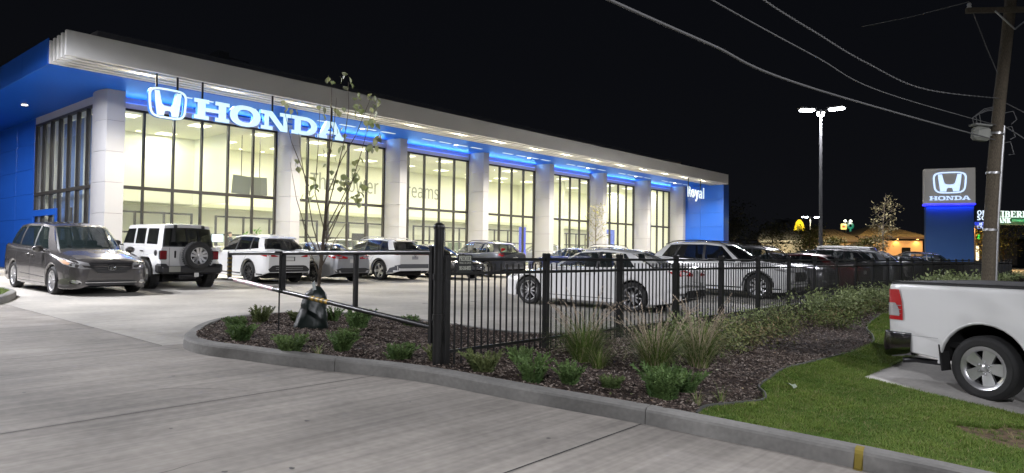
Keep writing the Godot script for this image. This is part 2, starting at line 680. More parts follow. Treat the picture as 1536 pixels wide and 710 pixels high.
func build_ground() -> void:
	bed_noise.seed = 5
	bed_noise.frequency = 0.01
	var vs := [-60.0, -6.0, 0.0, 8.0, 32.0, 60.0]
	var mb := MB.new()
	var big := PackedVector2Array([Vector2(-500, -300), Vector2(700, -300), Vector2(700, 600), Vector2(-500, 600)])
	sheet(mb, big, -0.35, [-500.0, -60.0, 5.9, 12.0, 60.0, 700.0], [-300.0, -60.0, -6.0, 0.0, 3.2, 8.0, 32.0, 600.0])
	ground("ground", mb, M.asphalt)
	# kerb line, from the road round the nose of the planted island and along the lot
	kerb_path = smooth2([Vector2(6.04, -6), Vector2(5.98, 0.0), Vector2(5.93, 1.3), Vector2(5.86, 1.9), Vector2(5.78, 2.5), Vector2(5.67, 3.3), Vector2(5.52, 3.99), Vector2(5.40, 4.56), Vector2(5.29, 5.19), Vector2(5.2, 5.7), Vector2(5.0, 6.24), Vector2(4.68, 6.86), Vector2(4.27, 7.8), Vector2(4.05, 8.6), Vector2(4.12, 9.3), Vector2(4.5, 10), Vector2(5.0, 10.7), Vector2(5.6, 11.25), Vector2(6.3, 11.5), Vector2(7.0, 11.4), Vector2(7.7, 10.9), Vector2(8.1, 10.1), Vector2(8.15, 9.2), Vector2(8.1, 8.2), Vector2(8.3, 7.2), Vector2(8.9, 6.75), Vector2(10, 6.65), Vector2(20, 6.6), Vector2(64, 6.6)], 4)
	edging = smooth2([Vector2(5.95, 2.93), Vector2(6.29, 3.0), Vector2(6.73, 2.85), Vector2(7.08, 2.76), Vector2(7.4, 2.86), Vector2(7.68, 3.04), Vector2(8.2, 3.13), Vector2(8.98, 3.24), Vector2(9.8, 3.2), Vector2(10.72, 3.15), Vector2(12, 3.1), Vector2(13.13, 3.21), Vector2(14.2, 3.5), Vector2(15.12, 3.82), Vector2(17.08, 4.18), Vector2(19.72, 4.44), Vector2(25, 4.5), Vector2(64, 4.6)], 4)
	# the concrete of the drive and of the parking lot, butted at a joint
	var drive := PackedVector2Array([Vector2(-60, -6), Vector2(6.1, -6), Vector2(6.1, 9.65), Vector2(4.0, 9.65), Vector2(4.0, 60), Vector2(-60, 60)])
	mb = MB.new()
	sheet(mb, drive, 0.0, [-60.0, 5.9, 6.1], [-6.0, 0.0, 0.7, 3.2, 8.0, 32.0, 60.0])
	ground("driveway", mb, M.drive)
	var lot := PackedVector2Array([Vector2(4.0, 9.65), Vector2(6.1, 9.65), Vector2(6.1, 6.3), Vector2(130, 6.3), Vector2(130, 29.2), Vector2(4.0, 29.2)])
	mb = MB.new()
	sheet(mb, lot, 0.0, [0.0, 130.0], [-6.0, 8.0, 32.0])
	ground("parking_lot", mb, M.lot)
	mb = MB.new()
	sheet(mb, PackedVector2Array([Vector2(-60, -30), Vector2(200, -30), Vector2(200, -6), Vector2(-60, -6)]), -0.02, [-60.0, 200.0], [-60.0, -6.0])
	ground("road", mb, M.asphalt)
	# sealed joints in the concrete
	for j in [[4.0, 9.65, 4.0, 29.2], [-14.0, 9.55, 4.0, 9.65], [-14.0, 6.2, 4.95, 6.35], [-14.0, 2.95, 5.66, 3.33], [-14.0, -0.4, 5.9, -0.2], [4.0, 12.9, 7.0, 12.9], [8.4, 16.2, 60.0, 16.2], [4.0, 19.6, 60.0, 19.6], [12.0, 6.8, 12.0, 29.0], [20.0, 6.8, 20.0, 29.0], [28.0, 6.8, 28.0, 29.0], [-4.0, -5.0, -4.0, 28.0]]:
		mb = MB.new()
		var a := Vector2(j[0], j[1])
		var b := Vector2(j[2], j[3])
		var nn := (b - a).normalized().orthogonal() * (0.008 if j[1] < 4.0 else 0.005)
		sheet(mb, PackedVector2Array([a - nn, b - nn, b + nn, a + nn]), 0.004, [-60.0, 5.9, 130.0], [-6.0, 0.0, 0.7, 3.2, 8.0, 32.0])
		ground("pavement_joint", mb, M.joint)
	# hairline cracks and drips on the concrete
	var cr := RandomNumberGenerator.new()
	cr.seed = 31
	for k in 7:
		var a := Vector2([1.2, 2.6, 3.4, 5.2, 7.0, 9.5, 12.0][k], [4.4, 7.2, 12.0, 14.5, 15.2, 13.5, 17.5][k])
		var d := Vector2(1, [0.3, -0.5, 0.2, 0.7, -0.2, 0.4, -0.3][k]).normalized()
		var left := PackedVector2Array()
		var right := PackedVector2Array()
		for i in 14:
			var w := 0.0035 * (1.0 - absf(i - 6.5) / 7.5)
			left.append(a + d.orthogonal() * w)
			right.append(a - d.orthogonal() * w)
			d = d.rotated(cr.randfn() * 0.22)
			a += d * cr.randf_range(0.06, 0.16)
		right.reverse()
		left.append_array(right)
		mb = MB.new()
		sheet(mb, left, 0.003, [-60.0, 130.0], [-6.0, 0.0, 0.7, 3.2, 8.0, 32.0])
		if mb.v.size(): ground("concrete_crack", mb, M.joint)
	for k in 34:
		var a := Vector2(cr.randf_range(0.8, 5.0), cr.randf_range(2.5, 9.0)) if k < 14 else Vector2(cr.randf_range(4.5, 30.0), cr.randf_range(12.5, 20.0))
		var blot := PackedVector2Array()
		var r0 := cr.randf_range(0.008, 0.03) * (1.0 if k < 14 else 4.0)
		for i in 10:
			var q := TAU * i / 10
			blot.append(a + Vector2(cos(q), sin(q)) * r0 * cr.randf_range(0.6, 1.2))
		mb = MB.new()
		sheet(mb, blot, 0.0025, [-60.0, 130.0], [-6.0, 0.0, 0.7, 3.2, 8.0, 32.0])
		ground("oil_drip", mb, mat(Color(0.10, 0.095, 0.09), 0.6))
	# painted stall lines
	for k in 18:
		var u := 7.55 + 3.0 * k
		mb = MB.new()
		sheet(mb, PackedVector2Array([Vector2(u - 0.05, 20.6), Vector2(u + 0.05, 20.6), Vector2(u + 0.05, 26.2), Vector2(u - 0.05, 26.2)]), 0.004, [0.0, 130.0], [8.0, 32.0])
		ground("stall_line", mb, M.paint_line)
		if k > 2:
			mb = MB.new()
			sheet(mb, PackedVector2Array([Vector2(u - 0.05, 7.0), Vector2(u + 0.05, 7.0), Vector2(u + 0.05, 12.2), Vector2(u - 0.05, 12.2)]), 0.004, [0.0, 130.0], [0.0, 8.0, 32.0])
			ground("stall_line", mb, M.paint_line)
	# kerb, cast in lengths with open joints
	var kerb := thing("kerb", "", "")
	kerb.set_meta("kind", "structure")
	var prof := [Vector2(0.0, -0.3), Vector2(0.012, 0.115), Vector2(0.022, 0.136), Vector2(0.05, 0.15), Vector2(0.165, 0.153), Vector2(0.165, -0.3)]
	var cuts := [0.0, 4.6, 9.32, 12.95, 16.8, 19.8, 23.5, 27.5]
	var total := 0.0
	for i in range(1, kerb_path.size()):
		total += kerb_path[i].distance_to(kerb_path[i - 1])
	while cuts[-1] < total - 3.5:
		cuts.append(cuts[-1] + 3.0)
	cuts.append(total)
	for i in cuts.size() - 1:
		mb = MB.new()
		sweep(mb, kerb_path, prof, cuts[i] + 0.005, cuts[i + 1] - 0.005, func(u, v): return G(u, v))
		solid("kerb_length", mb, M.kerb, kerb)
	# survey mark sprayed on the kerb
	mb = MB.new()
	var along := 0.0
	var k1 := 0
	while kerb_path[k1 + 1].y < 1.52:
		along += kerb_path[k1].distance_to(kerb_path[k1 + 1])
		k1 += 1
	along += 1.52 - kerb_path[k1].y
	sweep(mb, kerb_path, [Vector2(-0.05, 0.004), Vector2(0.004, 0.006), Vector2(0.007, 0.116), Vector2(0.018, 0.141), Vector2(0.049, 0.1545), Vector2(0.11, 0.1565)], along, along + 0.06, func(u, v): return G(u, v))
	ground("kerb_paint_mark", mb, M.yellow_paint)
	# planting bed: a heaped surface inside the kerb and the edging
	var inner := offset_path(kerb_path, 0.15)
	var poly := PackedVector2Array()
	var started := false
	for p in inner:
		if p.y > 2.85 or started:
			started = true
			poly.append(p)
	var back := edging.duplicate()
	back.reverse()
	poly.append_array(back)
	mb = MB.new()
	var cells := [[3.9, 22.0, 2.4, 11.6, 0.14], [22.0, 64.0, 4.2, 6.7, 0.5]]
	for ce in cells:
		var s: float = ce[4]
		var nu := int((ce[1] - ce[0]) / s)
		var nv := int((ce[3] - ce[2]) / s) + 1
		for i in nu + 1:
			for j in nv:
				var a := Vector2(ce[0] + i * s, ce[2] + j * s)
				if a.x >= ce[1] - 0.001: continue
				var cell := PackedVector2Array([a, a + Vector2(s, 0), a + Vector2(s, s), a + Vector2(0, s)])
				var ins := 0
				for q in cell:
					if Geometry2D.is_point_in_polygon(q, poly): ins += 1
				if ins == 4:
					var w := []
					for q in cell: w.append(bed_at(q.x, q.y))
					mb.quad(w[0], w[1], w[2], w[3])
				elif ins > 0:
					for piece in Geometry2D.intersect_polygons(poly, cell):
						var id := Geometry2D.triangulate_polygon(piece)
						for k in range(0, id.size(), 3):
							mb.tri_to(bed_at(piece[id[k]].x, piece[id[k]].y), bed_at(piece[id[k + 1]].x, piece[id[k + 1]].y), bed_at(piece[id[k + 2]].x, piece[id[k + 2]].y), Vector3.UP)
	var bed := ground("planting_bed", mb, M.mulch)
	tag(bed, "brown bark mulch bed between the kerb and the lawn")
	# bark chips
	var chip := MB.new()
	chip.bbox(Vector3.ZERO, Vector3(1, 0.22, 0.42), 0.08)
	var chip_mesh := chip.done()
	var places := []
	var cols := []
	var tones := [Color(0.032, 0.022, 0.016), Color(0.065, 0.045, 0.035), Color(0.115, 0.086, 0.068), Color(0.19, 0.15, 0.125), Color(0.28, 0.235, 0.20)]
	var tries := 0
	while places.size() < 42000 and tries < 200000:
		tries += 1
		var far := rng.randf()
		var p := Vector2(rng.randf_range(4.0, 10.5), rng.randf_range(2.7, 11.6)) if far < 0.75 else Vector2(rng.randf_range(9.0, 24.0), rng.randf_range(2.9, 6.6))
		if not Geometry2D.is_point_in_polygon(p, poly): continue
		var s := rng.randf_range(0.014, 0.045)
		var b := Basis.from_euler(Vector3(rng.randf_range(-0.6, 0.6), rng.randf() * TAU, rng.randf_range(-0.6, 0.6))).scaled_local(Vector3(s, s, s))
		places.append(Transform3D(b, bed_at(p.x, p.y, rng.randf_range(0.0, 0.014))))
		var t: Color = tones[mini(int(pow(rng.randf(), 1.3) * 5), 4)]
		cols.append(t)
	var ch := scatter("bark_chips", chip_mesh, M.chips, places, cols)
	tag(ch, "loose brown and grey bark chips covering the planting bed", "bark chips")
	# fallen leaves and twigs on the mulch
	var lf := MB.new()
	leaf(lf, Vector3.ZERO, Basis(), 1.0, 0.6)
	places = []
	cols = []
	while places.size() < 420:
		var p := Vector2(rng.randf_range(4.2, 16.0), rng.randf_range(2.9, 11.4))
		if not Geometry2D.is_point_in_polygon(p, poly): continue
		var s := rng.randf_range(0.02, 0.055)
		places.append(Transform3D(Basis.from_euler(Vector3(rng.randf_range(-0.4, 0.4), rng.randf() * TAU, rng.randf_range(-0.5, 0.5))).scaled_local(Vector3(s, s, s)), bed_at(p.x, p.y, 0.018)))
		cols.append([Color(0.30, 0.24, 0.14), Color(0.20, 0.13, 0.07), Color(0.36, 0.34, 0.26), Color(0.14, 0.17, 0.06)][rng.randi() % 4])
	tag(scatter("fallen_leaves", lf.done(), M.leafy, places, cols), "small dry leaves fallen on the bark mulch", "leaf litter")
	# steel-look edging strip between bed and lawn
	mb = MB.new()
	var eh := func(u, v): return G(u, v)
	sweep(mb, edging, [Vector2(-0.014, -0.2), Vector2(-0.014, 0.135), Vector2(-0.008, 0.15), Vector2(0.008, 0.15), Vector2(0.014, 0.135), Vector2(0.014, -0.2)], 0.0, 400.0, eh)
	var ed := solid("garden_edging", mb, mat(Color(0.05, 0.05, 0.045), 0.8))
	tag(ed, "thin dark edging strip winding between the mulch bed and lawn", "garden edging")
	# lawn
	var lawn := PackedVector2Array([Vector2(64, -6), Vector2(64, 4.6)])
	lawn.append_array(back)
	for i in range(inner.size() - 1, -1, -1):
		if inner[i].y <= 2.95 and inner[i].x < 6.5:
			lawn.append(inner[i])
	mb = MB.new()
	sheet(mb, lawn, 0.10, steps(5.6, 18.0, 40) + [30.0, 64.0], steps(-6.0, 5.0, 24))
	ground("lawn", mb, M.turf)
	var pad := PackedVector2Array([Vector2(9.7, 2.5), Vector2(9.7, -6), Vector2(14.0, -6), Vector2(16.5, 2.55)])
	mb = MB.new()
	for k in 1:
		sheet(mb, pad, 0.125, steps(9.0, 17.0, 10), steps(-6.0, 3.0, 12))
	ground("concrete_pad", mb, M.pad)
	# bare patch
	mb = MB.new()
	var bare := PackedVector2Array()
	for k in 28:
		var a := TAU * k / 28
		var rr := 1.0 + 0.16 * sin(a * 3.0 + 1.0) + 0.1 * sin(a * 5.0)
		bare.append(Vector2(8.15 + cos(a) * 0.62 * rr, 0.45 + sin(a) * 0.78 * rr))
	sheet(mb, bare, 0.108, steps(7.0, 9.4, 12), steps(-0.7, 1.7, 12))
	ground("bare_soil", mb, M.dirt)
	# grass
	var tuft := MB.new()
	tuft.colored = true
	for k in 6:
		var a := TAU * k / 6.0 + rng.randf() * 0.8
		var d := Vector3(cos(a), 0, sin(a))
		var o := d * rng.randf_range(0.0, 0.018)
		var side := Vector3(-d.z, 0, d.x) * 0.0022
		var h := rng.randf_range(0.6, 1.0)
		var mid := o + d * 0.010 + Vector3(0, 0.6 * h, 0) * 0.055
		var tip := o + d * rng.randf_range(0.02, 0.045) + Vector3(0, h, 0) * 0.055
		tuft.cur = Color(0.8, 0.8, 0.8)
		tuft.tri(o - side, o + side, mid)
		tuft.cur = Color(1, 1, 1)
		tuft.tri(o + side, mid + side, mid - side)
		tuft.tri(mid - side, mid + side, tip)
	places = []
	cols = []
	tries = 0
	var gn := FastNoiseLite.new()
	gn.seed = 3
	gn.frequency = 0.9
	while places.size() < 120000 and tries < 500000:
		tries += 1
		var q := rng.randf()
		var p := Vector2(5.9 + 7.0 * pow(rng.randf(), 0.9), rng.randf_range(-1.6, 3.5)) if q < 0.72 else Vector2(rng.randf_range(10.0, 24.0), rng.randf_range(-1.0, 4.6))
		if not Geometry2D.is_point_in_polygon(p, lawn): continue
		if Geometry2D.is_point_in_polygon(p, pad): continue
		if Geometry2D.is_point_in_polygon(p, bare) and rng.randf() < 0.97: continue
		var s := rng.randf_range(0.65, 1.15) * (1.0 if p.x < 11.0 else 1.3)
		var nz := gn.get_noise_2d(p.x, p.y)
		var b := Basis.from_euler(Vector3(rng.randf_range(-0.2, 0.2), rng.randf() * TAU, 0)).scaled_local(Vector3(s * 1.2, s * (1.0 + 0.3 * nz), s * 1.2))
		places.append(Transform3D(b, at(p.x, p.y, 0.098)))
		var g := rng.randf()
		var c := Color(0.080, 0.155, 0.016).lerp(Color(0.21, 0.275, 0.045), g * 0.7 + nz * 0.35)
		if rng.randf() < 0.07: c = Color(0.30, 0.26, 0.12)
		cols.append(c)
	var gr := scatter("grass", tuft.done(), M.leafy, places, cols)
	tag(gr, "short mown green grass of the lawn beside the kerb", "grass")
	# small grass island at the far left with its own kerb
	var isl := smooth2([Vector2(3.2, 16.2), Vector2(4.0, 17.4), Vector2(4.55, 18.7), Vector2(4.75, 19.6), Vector2(4.7, 20.6), Vector2(4.2, 21.4), Vector2(2.0, 21.6), Vector2(-2.0, 20.0), Vector2(0.0, 16.4), Vector2(2.0, 15.5)], 4, true)
	isl.append(isl[0])
	kerb = thing("island_kerb", "", "")
	kerb.set_meta("kind", "structure")
	var len2 := 0.0
	for i in range(1, isl.size()): len2 += isl[i].distance_to(isl[i - 1])
	var nk := int(len2 / 3.0)
	var rev := isl.duplicate()
	rev.reverse()
	for i in nk:
		mb = MB.new()
		sweep(mb, rev, prof, len2 * i / nk + 0.005, len2 * (i + 1) / nk - 0.005, func(u, v): return G(u, v))
		solid("kerb_length", mb, M.kerb, kerb)
	mb = MB.new()
	var isl_in := offset_path(rev, 0.15)
	sheet(mb, isl_in, 0.12, [-60.0, 60.0], [8.0, 32.0])
	ground("island_lawn", mb, M.turf)
	places = []
	cols = []
	for k in 9000:
		var p := Vector2(rng.randf_range(1.5, 4.7), rng.randf_range(16.0, 21.5))
		if not Geometry2D.is_point_in_polygon(p, isl_in): continue
		var s := rng.randf_range(0.9, 1.5)
		places.append(Transform3D(Basis.from_euler(Vector3(0, rng.randf() * TAU, 0)).scaled_local(Vector3(s, s, s)), at(p.x, p.y, 0.118)))
		cols.append(Color(0.080, 0.155, 0.016).lerp(Color(0.21, 0.275, 0.045), rng.randf()))
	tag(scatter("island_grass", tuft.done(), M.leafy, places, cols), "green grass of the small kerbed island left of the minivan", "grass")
	# sidewalk before the showroom
	mb = MB.new()
	for k in 18:
		mb.bbox(Vector3(5.0 + 3.2 * k + 1.6, G(0, 30) + 0.0, -30.3), Vector3(3.18, 0.3, 2.1), 0.02)
	var sw := ground("sidewalk", mb, M.lot)
	sw.set_meta("label", "")

# ---------------------------------------------------------------- the showroom
const FLOOR_Y := 0.66
const FIN_R := [10.8, 18.75, 25.45, 32.15, 38.85, 45.55, 52.25, 58.5]

func omni(called: String, parent: Node, pos: Vector3, energy: float, col: Color, size := 0.06) -> void:
	var l := OmniLight3D.new()
	l.name = numbered(called, parent)
	l.light_energy = energy
	l.light_color = col
	l.light_size = size
	l.omni_range = 80.0
	l.omni_attenuation = 2.0
	l.shadow_enabled = true
	parent.add_child(l, true)
	l.position = pos

func spot(called: String, parent: Node, pos: Vector3, energy: float, angle: float, col := Color(1, 0.96, 0.88), size := 0.08, dir := Vector3.DOWN, fade := 0.6) -> void:
	var l := SpotLight3D.new()
	l.name = numbered(called, parent)
	l.light_energy = energy
	l.light_color = col
	l.light_size = size
	l.spot_angle = angle
	l.spot_angle_attenuation = fade
	l.spot_range = 80.0
	l.spot_attenuation = 2.0
	l.shadow_enabled = true
	parent.add_child(l, true)
	var up := Vector3.FORWARD if absf(dir.y) > 0.9 else Vector3.UP
	l.transform = Transform3D(Basis.looking_at(dir, up), pos)

func area(called: String, parent: Node, pos: Vector3, energy: float, size: Vector2, col: Color, dir: Vector3) -> void:
	var l := AreaLight3D.new()
	l.name = numbered(called, parent)
	l.light_energy = energy
	l.light_color = col
	l.area_size = size
	l.area_normalize_energy = true
	l.area_range = 80.0
	l.area_attenuation = 2.0
	l.shadow_enabled = true
	parent.add_child(l, true)
	var up := Vector3.FORWARD if absf(dir.y) > 0.9 else Vector3.UP
	l.transform = Transform3D(Basis.looking_at(dir, up), pos)

func B(mb: MB, u0: float, u1: float, y0: float, y1: float, v0: float, v1: float, r := 0.0) -> void:
	var c := Vector3((u0 + u1) / 2, (y0 + y1) / 2, -(v0 + v1) / 2)
	var s := Vector3(u1 - u0, y1 - y0, v1 - v0).abs()
	if r > 0.0:
		mb.bbox(c, s, r)
	else:
		mb.box(c, s)

func window_bay(b: Node3D, u0: float, u1: float, n: int) -> void:
	# one bay of the front: frame, mullions, transom and panes
	var bay := Node3D.new()
	bay.name = numbered("window", b)
	b.add_child(bay, true)
	var v := 31.38
	var top := 7.43
	var mb := MB.new()
	B(mb, u0, u1, top - 0.09, top, v - 0.08, v + 0.08)
	B(mb, u0, u1, FLOOR_Y, FLOOR_Y + 0.12, v - 0.08, v + 0.08)
	B(mb, u0, u0 + 0.09, FLOOR_Y + 0.12, top - 0.09, v - 0.08, v + 0.08)
	B(mb, u1 - 0.09, u1, FLOOR_Y + 0.12, top - 0.09, v - 0.08, v + 0.08)
	solid("frame", mb, M.mullion, bay)
	mb = MB.new()
	B(mb, u0 + 0.09, u1 - 0.09, 4.06, 4.20, v - 0.083, v + 0.083)
	solid("transom", mb, M.mullion, bay)
	var w := (u1 - u0) / n
	for i in range(1, n):
		mb = MB.new()
		B(mb, u0 + w * i - 0.038, u0 + w * i + 0.038, FLOOR_Y + 0.12, 4.06, v - 0.10, v + 0.06)
		B(mb, u0 + w * i - 0.038, u0 + w * i + 0.038, 4.20, top - 0.09, v - 0.10, v + 0.06)
		solid("mullion", mb, M.mullion, bay)
	for i in n:
		for k in 2:
			mb = MB.new()
			var y0 := FLOOR_Y + 0.12 if k == 0 else 4.2
			var y1 := 4.06 if k == 0 else top - 0.09
			var a := u0 + w * i + 0.03
			var c := u0 + w * (i + 1) - 0.03
			mb.quad(Vector3(a, y0, -v), Vector3(c, y0, -v), Vector3(c, y1, -v), Vector3(a, y1, -v))
			solid("pane", mb, M.pane, bay)

func build_showroom() -> void:
	var b := thing("showroom_building", "long white and blue glazed showroom lit from inside at night", "building")
	# columns: fins of stacked panels, their left faces bowed
	for k in FIN_R.size():
		var r: float = FIN_R[k]
		var w := 0.67 if k == 0 else 0.5
		var d := 1.6 if k == 0 else 1.32
		var col := Node3D.new()
		col.name = numbered("column", b)
		b.add_child(col, true)
		var np := 6
		for j in np:
			var y0 := 0.5 + (7.855 - 0.5) * j / np + (0.006 if j else 0.0)
			var y1 := 0.5 + (7.855 - 0.5) * (j + 1) / np - 0.006
			var mb := MB.new()
			var rows := []
			for yy in [y0, y1]:
				var row := []
				for i in 9:
					var t := i / 8.0
					row.append(Vector3(r - w - 0.13 * sin(PI * t), yy, -(30.0 + d * t)))
				rows.append(row)
			mb.grid(rows, false, true)
			for i in 8:
				for e in 2:
					var ctr := Vector3(r, rows[e][0].y, -30.0 - d / 2)
					mb.tri_to(rows[e][i], rows[e][i + 1], ctr, Vector3.UP * (1 if e else -1))
			mb.quad(Vector3(r - w, y0, -30), Vector3(r, y0, -30), Vector3(r, y1, -30), Vector3(r - w, y1, -30))
			mb.quad(Vector3(r, y0, -30), Vector3(r, y0, -30 - d), Vector3(r, y1, -30 - d), Vector3(r, y1, -30))
			for yy in [y0, y1]:
				mb.tri_to(Vector3(r - w, yy, -30), Vector3(r, yy, -30), Vector3(r, yy, -30 - d / 2), Vector3.UP)
				mb.tri_to(Vector3(r - w, yy, -30 - d), Vector3(r, yy, -30 - d), Vector3(r, yy, -30 - d / 2), Vector3.UP)
			solid("panel", mb, M.panel_grey, col)
		var core := MB.new()
		B(core, r - w + 0.03, r - 0.02, 0.5, 7.85, 30.02, 30.0 + d)
		solid("column_core", core, M.mullion, col)
	# window bays
	for k in 7:
		var u0: float = FIN_R[k] + 0.003
		var u1: float = FIN_R[k + 1] - 0.5
		window_bay(b, u0, u1, 6 if k == 0 else 5)
		var mb := MB.new()
		B(mb, u0, u1, 7.432, 7.855, 31.22, 31.5)
		solid("header", mb, M.header_grey, b)
		# light strip on top of the header that washes the soffit
		mb = MB.new()
		B(mb, u0 + 0.25, u1 - 0.25, 7.62, 7.65, 31.14, 31.20)
		var lamp := solid("light_strip", mb, glow(Color(0.25, 0.50, 1.0), 0.5), b)
		area("strip_light", lamp, Vector3((u0 + u1) / 2, 7.66, -31.05), 4.2, Vector2(u1 - u0 - 0.6, 0.06), Color(0.42, 0.72, 1.0), Vector3(0, 0.72, 0.7).normalized())
		# glowing strips standing in for pane tops mirrored in the soffit
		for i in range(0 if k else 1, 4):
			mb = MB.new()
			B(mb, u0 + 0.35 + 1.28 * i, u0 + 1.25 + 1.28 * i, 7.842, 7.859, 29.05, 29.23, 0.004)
			solid("pane_reflection", mb, glow(Color(0.80, 0.93, 1.0), 0.30), b)
		# a downlight in the soffit
		downlight(b, Vector3((u0 + u1) / 2, 7.855, -29.3), 10.0, 52.0)
	# left face
	var u := 10.38
	var mb := MB.new()
	B(mb, u - 0.08, u + 0.1, 7.53, 7.86, 31.6, 39.8)
	solid("header", mb, M.header_grey, b)
	var side := Node3D.new()
	side.name = numbered("window", b)
	b.add_child(side, true)
	mb = MB.new()
	B(mb, u - 0.08, u + 0.08, 7.44, 7.53, 31.6, 39.8)
	B(mb, u - 0.08, u + 0.08, FLOOR_Y, FLOOR_Y + 0.12, 31.6, 39.8)
	B(mb, u - 0.08, u + 0.08, FLOOR_Y + 0.12, 7.44, 31.6, 31.7)
	B(mb, u - 0.08, u + 0.08, FLOOR_Y + 0.12, 7.44, 39.7, 39.8)
	solid("frame", mb, M.mullion, side)
	mb = MB.new()
	B(mb, u - 0.083, u + 0.083, 4.06, 4.20, 31.7, 39.7)
	solid("transom", mb, M.mullion, side)
	for i in range(1, 7):
		var v := 31.6 + 8.2 / 7.0 * i
		mb = MB.new()
		B(mb, u - 0.10, u + 0.07, FLOOR_Y + 0.12, 4.06, v - 0.038, v + 0.038)
		B(mb, u - 0.10, u + 0.07, 4.20, 7.44, v - 0.038, v + 0.038)
		solid("mullion", mb, M.mullion, side)
	for i in 7:
		var v0 := 31.6 + 8.2 / 7.0 * i + 0.03
		var v1 := 31.6 + 8.2 / 7.0 * (i + 1) - 0.03
		for k in 2:
			var y0 := FLOOR_Y + 0.12 if k == 0 else 4.2
			var y1 := 4.06 if k == 0 else 7.44
			mb = MB.new()
			mb.quad(Vector3(u, y0, -v1), Vector3(u, y0, -v0), Vector3(u, y1, -v0), Vector3(u, y1, -v1))
			solid("pane", mb, M.pane, side)
	# side entrance with a blue surround
	mb = MB.new()
	B(mb, u - 0.16, u - 0.085, 3.05, 3.35, 36.2, 39.7, 0.01)
	B(mb, u - 0.16, u - 0.085, FLOOR_Y, 3.05, 39.55, 39.7, 0.01)
	B(mb, u - 0.16, u - 0.085, FLOOR_Y, 3.05, 36.2, 36.35, 0.01)
	solid("door_surround", mb, M.panel_blue, b)
	# blue wall beyond it, of separate panels
	for i in 5:
		for j in 6:
			mb = MB.new()
			var v0 := 39.82 + 3.0 * i
			var y0 := 0.5 + 1.225 * j
			B(mb, u - 0.10, u - 0.02, y0 + 0.006, y0 + 1.219, v0 + 0.006, v0 + 2.994, 0.004)
			solid("wall_panel", mb, M.panel_blue, b)
	# blue end wall under the canopy's far end
	for i in 2:
		for j in 6:
			mb = MB.new()
			var v0 := 26.35 + 2.2 * i
			var y0 := 0.45 + 1.233 * j
			B(mb, 58.52, 58.60, y0 + 0.006, y0 + 1.227, v0 + 0.006, v0 + 2.194, 0.004)
			solid("wall_panel", mb, M.panel_blue, b)
	mb = MB.new()
	B(mb, 58.60, 59.6, 0.45, 7.85, 26.36, 31.5)
	solid("end_wall", mb, M.panel_blue, b)
	# solid envelope
	mb = MB.new()
	B(mb, 58.62, 59.4, 0.3, 9.0, 31.52, 54)
	B(mb, 10.36, 59.4, 0.3, 9.0, 54, 54.4)
	B(mb, 10.36, 10.6, 0.3, 9.0, 39.82, 54)
	B(mb, 10.42, 58.6, 7.86, 8.5, 31.5, 31.75)
	B(mb, 10.42, 10.6, 7.86, 8.5, 31.75, 39.8)
	solid("wall", mb, M.header_grey, b)
	mb = MB.new()
	B(mb, 9.7, 59.4, 9.05, 9.25, 30.3, 54.4)
	solid("roof", mb, M.parapet, b)
	mb = MB.new()
	B(mb, 9.7, 57.6, 8.74, 10.05, 30.0, 30.28, 0.02)
	B(mb, 9.7, 9.98, 8.74, 10.05, 30.29, 54.4, 0.02)
	B(mb, 57.32, 57.6, 8.74, 10.05, 30.29, 54.4, 0.02)
	solid("parapet", mb, M.parapet, b)
	# canopy
	var can := Node3D.new()
	can.name = "canopy"
	b.add_child(can)
	for k in 5:
		mb = MB.new()
		var v := 26.0 + 0.40 * k
		B(mb, 7.5, 58.62, 7.88, 8.72 - 0.015 * k, v, v + 0.15, 0.012)
		solid("blade", mb, M.panel_white, can)
	mb = MB.new()
	B(mb, 8.5, 58.6, 8.40, 8.50, 26.16, 27.59)
	B(mb, 7.52, 58.6, 8.56, 8.70, 27.76, 31.2)
	B(mb, 7.52, 10.3, 8.56, 8.70, 31.2, 54)
	solid("canopy_roof", mb, M.panel_white, can)
	mb = MB.new()
	B(mb, 7.5, 58.6, 7.86, 7.92, 27.73, 31.2)
	B(mb, 7.5, 10.3, 7.86, 7.92, 31.2, 54)
	solid("soffit", mb, M.soffit_blue, can)
	for i in 9:
		mb = MB.new()
		B(mb, 7.46, 7.5, 7.84, 8.76, 27.73 + 3.0 * i + 0.005, 27.73 + 3.0 * (i + 1) - 0.005, 0.004)
		solid("fascia_panel", mb, M.panel_blue, can)
	mb = MB.new()
	B(mb, 58.62, 58.68, 7.86, 8.73, 26.0, 31.2, 0.006)
	solid("end_panel", mb, M.panel_white, can)
	# downlights among the blades
	for k in 15:
		downlight(b, Vector3(13.2 + 3.23 * k - 3.0, 7.93, -26.68), 1.0, 62.0, true)
	for v in [36.5]:
		downlight(b, Vector3(9.0, 7.855, -v), 7.0, 60.0)
	# roof plant
	var ru := thing("rooftop_unit", "small grey rooftop unit behind the parapet above the emblem sign", "rooftop unit", Vector3(16.0, 9.25, -33.4))
	mb = MB.new()
	mb.bbox(Vector3(0.25, 1.0, 0), Vector3(0.55, 2.0, 0.9), 0.02)
	solid("housing", mb, mat(Color(0.12, 0.12, 0.12), 0.7), ru)
	mb = MB.new()
	for x in [0.55, 1.55]:
		for z in [-0.4, 0.4]:
			mb.tube([Vector3(x, 0, z), Vector3(x, 1.75, z)], [0.025, 0.025], 6)
	for z in [-0.4, 0.4]:
		mb.tube([Vector3(0.55, 1.75, z), Vector3(1.55, 1.75, z)], [0.025, 0.025], 6)
	mb.tube([Vector3(1.55, 1.75, -0.4), Vector3(1.55, 1.75, 0.4)], [0.025, 0.025], 6)
	solid("rail_frame", mb, mat(Color(0.12, 0.12, 0.12), 0.7), ru)
	build_signs()

